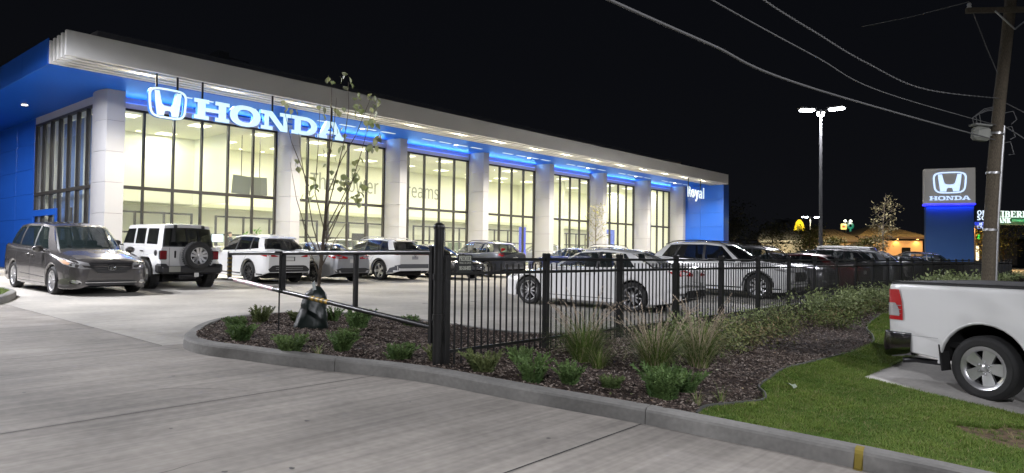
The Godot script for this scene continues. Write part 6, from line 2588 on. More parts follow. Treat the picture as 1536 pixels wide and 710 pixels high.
func minivan(pm: Material) -> void:
	var sp := {"L": 5.15, "W": 2.0, "fo": 1.0, "wb": 3.0, "wr": 0.345, "rim": "split", "gap": 0.05, "sill": 0.2,
		"plan": [[0.0, 0.52], [0.04, 0.66], [0.10, 0.76], [0.2, 0.85], [0.4, 0.935], [0.7, 0.985], [1.1, 1.0], [4.3, 1.0], [4.8, 0.97], [5.05, 0.92], [5.15, 0.84]],
		"low": [[0.0, 0.26], [0.05, 0.20], [0.2, 0.17], [0.6, 0.18], [4.5, 0.20], [4.9, 0.26], [5.15, 0.34]],
		"belt": [[0.0, 0.66], [0.05, 0.76], [0.25, 0.84], [0.6, 0.92], [1.0, 1.00], [1.5, 1.06], [3.0, 1.12], [3.9, 1.13], [4.4, 1.16], [5.0, 1.20], [5.15, 1.1]],
		"top": [[0.0, 0.72], [0.06, 0.84], [0.2, 0.91], [0.6, 1.02], [1.0, 1.11], [1.25, 1.15], [5.0, 1.2], [5.15, 1.14]],
		"roof": [[1.7, 1.59], [2.0, 1.71], [2.4, 1.78], [3.0, 1.81], [3.8, 1.80], [4.4, 1.76], [4.85, 1.68]],
		"gh": [[1.02, 0.0, 2.02, 0.0, "windshield"], [1.38, 0.75, 2.16, 0.60, "paint"], [1.66, 0.86, 2.30, 0.655, "front_window"], [2.58, 0.90, 2.66, 0.68, "trim"], [2.68, 0.90, 2.76, 0.68, "back_window"], [3.72, 0.90, 3.70, 0.69, "paint"], [3.84, 0.90, 3.80, 0.69, "quarter_window"], [4.66, 0.86, 4.50, 0.66, "paint"], [4.92, 0.76, 4.70, 0.58, "rear_window"], [5.08, 0.0, 4.86, 0.0, "end"]],
		"doors": [[1.44, 0.28, 1.42, 0.7, 1.52, 1.04], [2.62, 0.26, 2.62, 1.10], [3.78, 0.60, 3.80, 1.12], [1.46, 0.26, 3.5, 0.26], [2.7, 0.98, 4.6, 1.02]],
		"handles": [[2.44, 0.93], [2.84, 0.95]], "mirror": [1.08, 1.10, 1.72], "seat1": 2.35, "seat2": 3.3, "dash": 1.7, "drop": 0.06, "crown": 0.05}
	var vg: StandardMaterial3D = M.car_glass.duplicate()
	vg.albedo_color.a = 0.62
	var c := make_car("minivan", sp, pm, vg)
	# amber-cornered swept headlamps, barred grille, lower intake with fog lamps
	lay(c, "headlamp", "front", [[0.44, 0.66, 0.62, 0.655, 0.84, 0.71, 0.97, 0.86, 0.88, 0.90, 0.50, 0.80]], M.lamp_clear, 0.012)
	lay_sides(c, "headlamp", [[0.16, 0.70, 0.42, 0.76, 0.74, 0.88, 0.72, 0.92, 0.40, 0.87, 0.15, 0.80]], M.lamp_clear, 0.011)
	lay_sides(c, "turn_lamp", [[0.26, 0.745, 0.46, 0.79, 0.66, 0.87, 0.60, 0.885, 0.40, 0.85, 0.24, 0.79]], M.lamp_amber, 0.018)
	lay(c, "grille", "front", [[-0.30, 0.56, 0.30, 0.56, 0.46, 0.66, 0.50, 0.80, 0.40, 0.815, -0.40, 0.815, -0.50, 0.80, -0.46, 0.66]], M.black_trim, 0.010, false)
	for k in 3:
		var y := 0.60 + 0.07 * k
		var w := 0.33 + 0.05 * k
		lay(c, "grille_bar", "front", [[-w, y, w, y, w + 0.01, y + 0.014, -w - 0.01, y + 0.014]], mat(Color(0.16, 0.16, 0.165), 0.25, 0.8), 0.022, false)
	emblem_patch(c, "front", 0.0, 0.705, 0.20)
	lay(c, "lower_intake", "front", [[-0.52, 0.26, 0.52, 0.26, 0.60, 0.33, 0.50, 0.385, -0.50, 0.385, -0.60, 0.33]], M.black_trim, 0.010, false)
	lay(c, "intake_trim", "front", [[-0.58, 0.325, 0.58, 0.325, 0.58, 0.34, -0.58, 0.34]], M.chrome, 0.02, false)
	lay(c, "fog_lamp_trim", "front", [[0.64, 0.32, 0.72, 0.295, 0.84, 0.315, 0.87, 0.36, 0.80, 0.395, 0.68, 0.38]], M.chrome, 0.014)
	lay(c, "fog_lamp", "front", [[0.68, 0.335, 0.73, 0.315, 0.82, 0.33, 0.83, 0.36, 0.78, 0.375, 0.70, 0.365]], M.lamp_clear, 0.02)
	lay_sides(c, "side_crease", [[1.5, 0.40, 3.4, 0.44, 3.4, 0.455, 1.5, 0.415]], M.seam, 0.003)
	var mb := MB.new()
	c.patch(mb, "up", PackedVector2Array([Vector2(-0.40, -0.15), Vector2(0.40, -0.15), Vector2(0.40, 0.75), Vector2(-0.40, 0.75)]), 0.006, 0.2)
	solid("sunroof", mb, M.dark_glass, c.root)
	for s in [-0.28, 0.22]:
		mb = MB.new()
		mb.tube([Vector3(s, 1.13, 1.18 - 2.575), Vector3(s + 0.35, 1.19, 1.30 - 2.575)], [0.008, 0.008], 6)
		solid("wiper", mb, M.black_trim, c.root)
	set_car(c, 6.42, 21.15, Vector2(0.02, -1), "dark grey minivan facing the driveway at the left end of the parked row", "minivan", "cars parked along the showroom front")

var jeep_root: Node3D

func jeep(pm: Material) -> void:
	var sp := {"L": 4.30, "W": 1.62, "fo": 0.60, "wb": 3.0, "wr": 0.405, "rim": "jeep", "gap": 0.10, "sill": 0.5, "shoulder": 0.965, "wheel_x": 0.80, "tyre_w": 0.27,
		"plan": [[0.0, 0.72], [0.04, 0.76], [1.25, 0.86], [1.40, 0.97], [1.6, 1.0], [4.2, 1.0], [4.27, 0.985], [4.30, 0.965]],
		"low": [[0.0, 0.66], [0.1, 0.58], [0.6, 0.55], [1.2, 0.52], [4.0, 0.52], [4.30, 0.56]],
		"belt": [[0.0, 1.10], [0.05, 1.13], [1.2, 1.18], [1.4, 1.20], [4.25, 1.20], [4.30, 1.19]],
		"top": [[0.0, 1.12], [0.06, 1.16], [1.2, 1.24], [1.4, 1.23], [4.30, 1.20]],
		"roof": [[1.5, 1.79], [1.7, 1.83], [2.6, 1.865], [4.0, 1.86], [4.25, 1.83]],
		"gh": [[1.36, 0.0, 1.66, 0.0, "windshield"], [1.40, 0.70, 1.70, 0.62, "paint"], [1.54, 0.77, 1.80, 0.675, "front_window"], [2.36, 0.775, 2.36, 0.685, "paint"], [2.48, 0.775, 2.48, 0.685, "back_window"], [3.14, 0.775, 3.12, 0.685, "paint"], [3.28, 0.775, 3.26, 0.685, "quarter_window"], [4.02, 0.775, 3.96, 0.685, "paint"], [4.22, 0.72, 4.12, 0.63, "rear_window"], [4.29, 0.0, 4.18, 0.0, "end"]],
		"g0": 0.10, "g1": 0.83, "tumble": 0.008, "crown": 0.02, "drop": 0.045,
		"doors": [[1.55, 0.62, 1.55, 1.18], [2.42, 0.60, 2.42, 1.20], [3.20, 0.95, 3.20, 1.20], [3.02, 0.62, 3.18, 0.92]],
		"handles": [[2.28, 1.06], [3.06, 1.06]], "handle_paint": false, "mirror": [0.98, 1.26, 1.62], "mirror_mat": M.black_trim, "seat1": 2.3, "seat2": 3.2, "dash": 1.65}
	var c := make_car("offroad_suv", sp, pm, M.dark_glass)
	var L := 4.30
	var z := func(s: float) -> float: return s - L / 2
	# flares over the wheels
	for sc in [0.60, 3.60]:
		for s in [-1.0, 1.0]:
			var mb := MB.new()
			var rows := []
			for k in 15:
				var a := lerpf(0.06, PI - 0.06, k / 14.0)
				var cy := 0.405
				var sx := 1.18 if absf(cos(a)) > 0.5 else 1.1
				var row := []
				for q in [[0.70, 0.50], [0.93, 0.50], [0.945, 0.515], [0.94, 0.56], [0.80, 0.585], [0.72, 0.62]]:
					var r: float = q[1]
					row.append(Vector3(s * q[0], cy + minf(sin(a) * r * 1.12, r * 0.98), z.call(sc) + cos(a) * r * sx))
				rows.append(row)
			mb.grid(rows, false, s < 0.0)
			solid("wheel_flare", mb, pm, c.root)
	# bumpers
	var mb := MB.new()
	mb.bbox(Vector3(0, 0.56, z.call(4.42)), Vector3(1.72, 0.22, 0.26), 0.05)
	mb.bbox(Vector3(0.78, 0.60, z.call(4.36)), Vector3(0.26, 0.26, 0.30), 0.05)
	mb.bbox(Vector3(-0.78, 0.60, z.call(4.36)), Vector3(0.26, 0.26, 0.30), 0.05)
	solid("rear_bumper", mb, M.black_trim, c.root)
	mb = MB.new()
	mb.bbox(Vector3(0, 0.60, z.call(-0.14)), Vector3(1.70, 0.20, 0.28), 0.05)
	solid("front_bumper", mb, M.black_trim, c.root)
	mb = MB.new()
	mb.tube([Vector3(-0.35, 0.40, z.call(4.42)), Vector3(0.35, 0.40, z.call(4.42))], [0.035, 0.035], 10)
	mb.bbox(Vector3(0.0, 0.36, z.call(4.1)), Vector3(0.5, 0.16, 0.4), 0.05)
	solid("tow_bar", mb, M.dark_alloy, c.root)
	mb = MB.new()
	mb.bbox(Vector3(0.12, 0.42, z.call(4.52)), Vector3(0.13, 0.12, 0.02), 0.004)
	solid("hitch_tag", mb, M.plate, c.root)
	mb = MB.new()
	mb.bbox(Vector3(-0.50, 0.585, z.call(4.555)), Vector3(0.31, 0.155, 0.012), 0.004)
	solid("number_plate", mb, mat(Color(0.25, 0.25, 0.22), 0.5), c.root)
	# lamps boxed on the corners
	for s in [-1.0, 1.0]:
		mb = MB.new()
		mb.bbox(Vector3(s * 0.735, 0.97, z.call(4.31)), Vector3(0.20, 0.25, 0.09), 0.02)
		var hl := solid("tail_lamp_housing", mb, M.black_trim, c.root)
		mb = MB.new()
		mb.bbox(Vector3(s * 0.735, 0.97, z.call(4.36)), Vector3(0.175, 0.22, 0.03), 0.012)
		solid("tail_lamp", mb, mat(Color(0.16, 0.006, 0.010), 0.2), hl)
		mb = MB.new()
		mb.lathe([Vector2(0, 0), Vector2(0.1, 0), Vector2(0.11, -0.03), Vector2(0.11, -0.05), Vector2(0, -0.05)], Vector3(s * 0.46, 0.98, z.call(-0.02)), Basis(Vector3.RIGHT, -PI / 2), 20)
		solid("headlamp", mb, M.lamp_clear, c.root)
	lay(c, "grille_slot", "front", [[0.02, 0.80, 0.07, 0.80, 0.07, 1.08, 0.02, 1.08], [0.12, 0.80, 0.17, 0.80, 0.17, 1.08, 0.12, 1.08], [0.22, 0.80, 0.27, 0.80, 0.27, 1.08, 0.22, 1.08]], M.black_trim, 0.006)
	# spare wheel on the tailgate
	var holder := Node3D.new()
	holder.name = "spare_mount"
	c.root.add_child(holder)
	mb = MB.new()
	mb.bbox(Vector3(0.13, 0.98, z.call(4.36)), Vector3(0.30, 0.30, 0.14), 0.03)
	solid("bracket", mb, M.black_trim, holder)
	make_wheel(c.root, Vector3(0.13, 0.96, z.call(4.54)), 1.0, 0.395, "jeep", 0.25)
	var sw: Node3D = c.root.get_node("wheel_004")
	sw.name = "spare_wheel"
	sw.basis = Basis(Vector3.RIGHT, PI / 2)
	# hinges, fuel cap, tailgate handle, wiper
	for x in [-0.36, 0.42]:
		mb = MB.new()
		mb.bbox(Vector3(x, 1.77, z.call(4.18)), Vector3(0.09, 0.10, 0.06), 0.015)
		solid("glass_hinge", mb, M.black_trim, c.root)
	mb = MB.new()
	mb.lathe([Vector2(0, 0.03), Vector2(0.075, 0.03), Vector2(0.085, 0.0)], Vector3(-0.80, 1.02, z.call(4.02)), Basis(Vector3.BACK, PI / 2), 18)
	solid("fuel_cap", mb, M.black_trim, c.root)
	mb = MB.new()
	mb.bbox(Vector3(-0.40, 0.99, z.call(4.315)), Vector3(0.05, 0.20, 0.03), 0.012)
	solid("tailgate_handle", mb, M.seam, c.root)
	lay(c, "tailgate_seam", "rear", [[-0.56, 0.62, -0.55, 0.62, -0.55, 1.18, -0.56, 1.18], [0.58, 0.62, 0.59, 0.62, 0.59, 1.18, 0.58, 1.18]], M.seam, 0.004, false)
	jeep_root = c.root
	set_car(c, 9.0, 22.2, Vector2(0, 1), "white boxy off-road SUV with a spare wheel on its tailgate", "off-road vehicle", "cars parked along the showroom front")

func pickup(pm: Material) -> void:
	var sp := {"L": 5.80, "W": 2.03, "fo": 0.98, "wb": 3.57, "wr": 0.398, "rim": "truck", "gap": 0.135, "sill": 0.42, "shoulder": 0.972, "tyre_w": 0.27, "wheel_x": 0.885,
		"plan": [[0.0, 0.80], [0.06, 0.88], [0.25, 0.95], [0.6, 0.99], [1.0, 1.0], [5.6, 1.0], [5.72, 0.99], [5.78, 0.975], [5.80, 0.955]],
		"low": [[0.0, 0.42], [0.2, 0.38], [0.6, 0.38], [3.5, 0.40], [5.0, 0.43], [5.45, 0.47], [5.62, 0.50], [5.70, 0.66], [5.80, 0.70]],
		"belt": [[0.0, 1.02], [0.1, 1.12], [0.5, 1.20], [1.5, 1.25], [3.3, 1.30], [3.5, 1.385], [5.7, 1.40], [5.77, 1.395], [5.80, 1.37]],
		"top": [[0.0, 1.06], [0.1, 1.18], [0.6, 1.27], [1.5, 1.32], [3.5, 1.385], [5.7, 1.40], [5.80, 1.38]],
		"roof": [[1.9, 1.70], [2.2, 1.86], [2.7, 1.93], [3.1, 1.92], [3.4, 1.86]],
		"gh": [[1.45, 0.0, 2.15, 0.0, "windshield"], [1.68, 0.76, 2.28, 0.62, "paint"], [1.80, 0.87, 2.36, 0.67, "front_window"], [2.60, 0.90, 2.62, 0.70, "trim"], [2.68, 0.90, 2.70, 0.70, "back_window"], [3.28, 0.88, 3.16, 0.69, "paint"], [3.46, 0.78, 3.36, 0.62, "rear_window"], [3.50, 0.0, 3.40, 0.0, "end"]],
		"doors": [[1.66, 0.45, 1.66, 1.24], [2.62, 0.43, 2.62, 1.28], [3.36, 0.80, 3.38, 1.3]],
		"handles": [[2.46, 1.10], [3.24, 1.12]], "mirror": [1.16, 1.30, 1.86], "seat1": 2.4, "seat2": 3.0, "dash": 1.75}
	var c := make_car("pickup_truck", sp, pm, M.car_glass)
	var L := 5.80
	var z := func(s: float) -> float: return s - L / 2
	# soft bed cover with raised rails
	var mb := MB.new()
	for s in [-1.0, 1.0]:
		mb.bbox(Vector3(s * 0.955, 1.405, z.call(4.62)), Vector3(0.075, 0.045, 2.26), 0.012)
	mb.bbox(Vector3(0, 1.405, z.call(5.745)), Vector3(1.84, 0.045, 0.06), 0.012)
	solid("bed_rail_cap", mb, M.black_trim, c.root)
	mb = MB.new()
	mb.bbox(Vector3(0, 1.408, z.call(4.60)), Vector3(1.82, 0.035, 2.2), 0.012)
	solid("bed_cover", mb, mat(Color(0.012, 0.012, 0.012), 0.7), c.root)
	# rear lamps: red above and below, clear between, wrapping the corner
	for ax in [1.0, -1.0]:
		for part in [["tail_lamp", 0.90, 1.315, M.tail_red, 0.0], ["reverse_lamp", 0.955, 1.13, M.lamp_clear, 1.0]]:
			mb = MB.new()
			var rows := []
			for j in 9:
				var t := j / 8.0
				var y := lerpf(part[1], part[2], t)
				var row := []
				var wd: float = lerpf(0.23, 0.17, t) - 0.045 * part[4]
				var edge := 0.02 * sin(PI * t)
				for k in 12:
					var q := k / 11.0
					# round the corner from the tailgate to the side
					var p: Vector3
					var off: float = 0.012 + 0.006 * part[4]
					if q < 0.45:
						p = Vector3(lerpf(0.83 + 0.05 * part[4], 0.955, q / 0.45), y, z.call(5.80) + off)
					elif q < 0.6:
						var a := (q - 0.45) / 0.15 * PI / 2
						p = Vector3(0.955 + sin(a) * (0.045 + off), y, z.call(5.80) - 0.05 + cos(a) * (0.05 + off))
					else:
						var f := (q - 0.6) / 0.4
						p = Vector3(1.0 + off + 0.010 * f + (1.33 - y) * 0.02, y, z.call(5.80) - 0.05 - f * (wd - 0.05 + edge))
					p.x *= ax
					row.append(p)
				rows.append(row)
			mb.grid(rows, false, ax < 0.0)
			solid(part[0], mb, part[3], c.root)
	# ribs across the lamps
	for ax in [1.0, -1.0]:
		for y in [0.985, 1.04, 1.095]:
			mb = MB.new()
			mb.bbox(Vector3(ax * 1.022, y, z.call(5.66)), Vector3(0.012, 0.010, 0.13), 0.003)
			solid("lamp_rib", mb, mat(Color(0.25, 0.24, 0.24), 0.3), c.root)
	# bumper: one bright bar that wraps the corners
	mb = MB.new()
	var line := []
	for k in 25:
		var t := k / 24.0 * 2.0 - 1.0
		var f := clampf((absf(t) - 0.55) / 0.25, 0.0, 1.0) * PI / 2
		var x := absf(t) / 0.55 * 0.80 if absf(t) < 0.55 else 0.80 + sin(f) * 0.225
		var y := 5.93 if absf(t) < 0.55 else 5.93 - (1.0 - cos(f)) * 0.17
		if absf(t) > 0.8: y -= (absf(t) - 0.8) / 0.2 * 0.30
		line.append([Vector2(signf(t) * x, y), Vector2(signf(t) * sin(f), cos(f)), clampf((absf(t) - 0.8) / 0.2, 0.0, 1.0)])
	var rows := []
	for q in line:
		var row := []
		for p in [[0.0, 0.715], [-0.012, 0.735], [-0.09, 0.735], [-0.10, 0.70], [-0.10, 0.42], [-0.08, 0.385], [-0.02, 0.385], [0.004, 0.41], [0.012, 0.56]]:
			var w: Vector2 = q[0] + q[1] * p[0]
			row.append(Vector3(w.x, p[1] + (0.05 * q[2] if p[1] < 0.5 else 0.0), z.call(w.y)))
		rows.append(row)
	mb.grid(rows, true, false)
	for e in [0, 24]:
		for k in range(1, 8):
			mb.tri_to(rows[e][0], rows[e][k], rows[e][k + 1], Vector3(0, 0, -1))
	solid("bumper", mb, mat(Color(0.30, 0.30, 0.31), 0.10, 1.0), c.root)
	mb = MB.new()
	mb.bbox(Vector3(0, 0.742, z.call(5.86)), Vector3(1.50, 0.014, 0.12), 0.005)
	solid("bumper_step", mb, M.black_trim, c.root)
	mb = MB.new()
	mb.bbox(Vector3(0, 0.54, z.call(5.70)), Vector3(1.86, 0.28, 0.24), 0.05)
	solid("bumper_core", mb, M.well, c.root)
	# raised lip round each rear arch
	for s in [-1.0, 1.0]:
		var pts := []
		var rad := []
		for k in 21:
			var a := lerpf(-0.05, PI + 0.05, k / 20.0)
			pts.append(Vector3(s * (1.008 - 0.012), 0.405 + sin(a) * 0.548, z.call(4.55) + cos(a) * 0.548))
			rad.append(0.016)
		mb = MB.new()
		mb.tube(pts, rad, 8)
		solid("arch_lip", mb, pm, c.root)
	# mud flaps, exhaust, side crease
	for s in [-1.0, 1.0]:
		mb = MB.new()
		mb.bbox(Vector3(s * 0.92, 0.46, z.call(5.07)), Vector3(0.20, 0.34, 0.02), 0.006, Basis(Vector3.RIGHT, 0.12))
		solid("mud_flap", mb, M.rubber, c.root)
	mb = MB.new()
	mb.tube([Vector3(0.78, 0.36, z.call(5.1)), Vector3(0.84, 0.36, z.call(5.5)), Vector3(0.95, 0.35, z.call(5.62))], [0.035, 0.035, 0.038], 12)
	solid("exhaust_pipe", mb, M.dark_alloy, c.root)
	lay_sides(c, "panel_seam", [[4.98, 0.70, 5.76, 0.70, 5.76, 0.706, 4.98, 0.706]], mat(Color(0.3, 0.3, 0.3), 0.5), 0.002)
	lay_sides(c, "badge", [[5.30, 1.20, 5.38, 1.20, 5.38, 1.205, 5.30, 1.205]], pm, 0.002)
	tag(c.root, "white pickup truck with chrome wheels parked on the concrete pad beside the lawn", "pickup truck")
	var h := Vector2(-0.371, -0.929)
	c.root.position = Vector3(10.67, -0.19, 0.61)
	c.root.rotation.y = atan2(-h.x, h.y)

# ---------------------------------------------------------------- plants
func sprig_mesh(seed_: int, spread: float, h: float, n: int, col0: Color, col1: Color) -> ArrayMesh:
	# a clump of upright, arching sprigs set with short needles
	var r := RandomNumberGenerator.new()
	r.seed = seed_
	var mb := MB.new()
	mb.colored = true
	for i in n:
		var a := r.randf() * TAU
		var rad := spread * sqrt(r.randf()) * 0.55
		var o := Vector3(cos(a) * rad * 0.6, 0, sin(a) * rad * 0.6)
		var lean := Vector3(cos(a), 0, sin(a)) * r.randf_range(0.15, 0.85) * (0.4 + rad / spread)
		var l := h * r.randf_range(0.55, 1.1)
		var prev := o
		var c := col0.lerp(col1, r.randf())
		mb.cur = c
		for k in 12:
			var t := (k + 1) / 12.0
			var p := o + (Vector3.UP * t + lean * t * t * 0.9) * l
			var d := (p - prev).normalized()
			for q in 3:
				var an := r.randf() * TAU
				var sd := d.cross(Vector3(cos(an), 0.3, sin(an))).normalized()
				var tip := p + (d * 0.65 + sd).normalized() * 0.045 * (1.15 - 0.5 * t)
				var wdt := d.cross(sd).normalized() * 0.0045
				mb.cur = c.lerp(col1, t * 0.5)
				mb.tri(p - wdt, p + wdt, tip)
				mb.tri(prev - wdt, p + wdt, tip)
			prev = p
	return mb.done()

func leafy_mesh(seed_: int, rad: float, h: float, n: int, size: float, col0: Color, col1: Color) -> ArrayMesh:
	var r := RandomNumberGenerator.new()
	r.seed = seed_
	var mb := MB.new()
	mb.colored = true
	var clumps := []
	for i in 9:
		var a := r.randf() * TAU
		clumps.append(Vector3(cos(a) * rad * r.randf_range(0.2, 0.75), h * r.randf_range(0.3, 0.8), sin(a) * rad * r.randf_range(0.2, 0.75)))
	for i in n:
		var c: Vector3 = clumps[r.randi() % 9]
		var d := Vector3(r.randfn(), r.randfn() * 0.8, r.randfn())
		var p := c + d * rad * 0.24
		if p.y < 0.02: p.y = r.randf() * 0.2
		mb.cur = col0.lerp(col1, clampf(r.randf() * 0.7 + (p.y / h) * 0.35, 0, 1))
		leaf(mb, p, Basis.from_euler(Vector3(r.randf_range(-1.2, 0.5), r.randf() * TAU, r.randf_range(-0.8, 0.8))), size * r.randf_range(0.7, 1.25), size * 0.52)
	return mb.done()

func stem_mesh(seed_: int, h: float) -> ArrayMesh:
	var r := RandomNumberGenerator.new()
	r.seed = seed_
	var mb := MB.new()
	for i in 7:
		var a := TAU * i / 7.0 + r.randf()
		var t := Vector3(cos(a), 0, sin(a))
		mb.tube([Vector3(0, -0.04, 0), t * h * 0.2 + Vector3(0, h * 0.4, 0), t * h * 0.45 + Vector3(0, h * 0.75, 0)], [0.008, 0.006, 0.003], 5, false)
	return mb.done()

func grass_clump(seed_: int, rad: float, h: float, n: int, plumes: int, green: Color, straw: Color, dry: float) -> Array:
	var r := RandomNumberGenerator.new()
	r.seed = seed_
	var mb := MB.new()
	mb.colored = true
	var pl := MB.new()
	pl.colored = true
	for i in n + plumes:
		var is_plume := i >= n
		var a := r.randf() * TAU
		var o := Vector3(cos(a), 0, sin(a)) * rad * 0.22 * sqrt(r.randf())
		a += r.randfn() * 0.5
		var dir := Vector3(cos(a), 0, sin(a))
		var l := h * (r.randf_range(0.55, 1.15) if not is_plume else r.randf_range(1.0, 1.45))
		var bend := r.randf_range(0.3, 1.55) if not is_plume else r.randf_range(0.2, 0.85)
		var side := dir.cross(Vector3.UP) * (0.0034 if not is_plume else 0.0028)
		var c := green.lerp(Color(0.16, 0.22, 0.04), r.randf())
		if r.randf() < dry: c = straw.lerp(Color(0.42, 0.36, 0.22), r.randf())
		if is_plume: c = straw
		var lean0 := r.randf() * (0.42 if not is_plume else 0.28)
		var prev := o
		for k in 7:
			var t := (k + 1) / 7.0
			var ang := lean0 + bend * t * t
			var p := prev + (Vector3.UP * cos(ang * 1.4) + dir * sin(ang * 1.4)) * l / 7.0
			var w := 1.0 - 0.85 * t
			var w0 := 1.0 - 0.85 * k / 7.0
			var m := pl if is_plume else mb
			m.cur = c
			m.quad(prev - side * w0, prev + side * w0, p + side * w, p - side * w)
			if is_plume and k >= 3:
				for q in 22:
					var f := prev.lerp(p, r.randf())
					var e := f + (dir * 0.4 + Vector3(r.randfn() * 0.5, 0.9, r.randfn() * 0.5)).normalized() * r.randf_range(0.015, 0.035)
					var s2 := Vector3(r.randfn(), 0, r.randfn()).normalized() * 0.0030
					m.cur = straw.lerp(Color(0.55, 0.46, 0.36), r.randf())
					m.tri(f - s2, f + s2, e)
			prev = p
	return [mb.done(), pl.done()]

func gen_tree(called: String, label: String, pos: Vector3, h: float, crown_base: float, crown_r: float, leaves: int, lsize: float, c0: Color, c1: Color, seed_: int, trunk_r := 0.05, wide := 1.0) -> Node3D:
	var r := RandomNumberGenerator.new()
	r.seed = seed_
	var t := thing(called, label, "tree", pos, r.randf() * TAU)
	var mb := MB.new()
	var top := Vector3(r.randfn() * 0.1, h * 0.93, r.randfn() * 0.1)
	mb.tube([Vector3(0, -0.2, 0), Vector3(0.03, h * 0.3, 0), Vector3(0.0, h * 0.6, 0.03), top], [trunk_r, trunk_r * 0.8, trunk_r * 0.5, trunk_r * 0.12], 8)
	solid("trunk", mb, M.bark, t)
	mb = MB.new()
	var tips := []
	var nb := 16
	for i in nb:
		var f := i / float(nb - 1)
		var y := lerpf(crown_base, h * 0.86, f)
		var a := i * 2.4 + r.randf() * 0.7
		var reach := crown_r * (0.55 + 0.45 * sin(PI * clampf(f * 0.9 + 0.12, 0, 1))) * r.randf_range(0.7, 1.1)
		var d := Vector3(cos(a), 0, sin(a))
		var b0 := Vector3(0, y * 0.92, 0)
		var b1 := b0 + d * reach * 0.55 + Vector3(0, reach * 0.45, 0)
		var b2 := b0 + d * reach + Vector3(0, reach * 0.75, 0)
		mb.tube([b0, b1, b2], [trunk_r * 0.35, trunk_r * 0.22, trunk_r * 0.08], 5, false)
		for q in 4: tips.append(b0.lerp(b1, r.randf_range(0.5, 1.0)) if q == 0 else b1.lerp(b2, r.randf()))
		for q in 2:
			var e := b1 + Vector3(r.randfn(), r.randf() * 1.2, r.randfn()).normalized() * reach * 0.45
			mb.tube([b1, e], [trunk_r * 0.14, trunk_r * 0.05], 4, false)
			tips.append(e)
	solid("branches", mb, M.bark, t)
	var lm := MB.new()
	lm.colored = true
	leaf(lm, Vector3.ZERO, Basis(), 1.0, 0.6)
	var places := []
	var cols := []
	for i in leaves:
		var c: Vector3 = tips[r.randi() % tips.size()]
		var p := c + Vector3(r.randfn() * wide, r.randfn() * 0.8, r.randfn() * wide) * crown_r * 0.16
		var s := lsize * r.randf_range(0.6, 1.3)
		places.append(Transform3D(Basis.from_euler(Vector3(r.randf_range(-1.3, 0.6), r.randf() * TAU, r.randf_range(-0.6, 0.6))).scaled_local(Vector3(s, s, s)), p))
		cols.append(c0.lerp(c1, r.randf()))
	scatter("crown", lm.done(), M.leafy, places, cols, t)
	return t

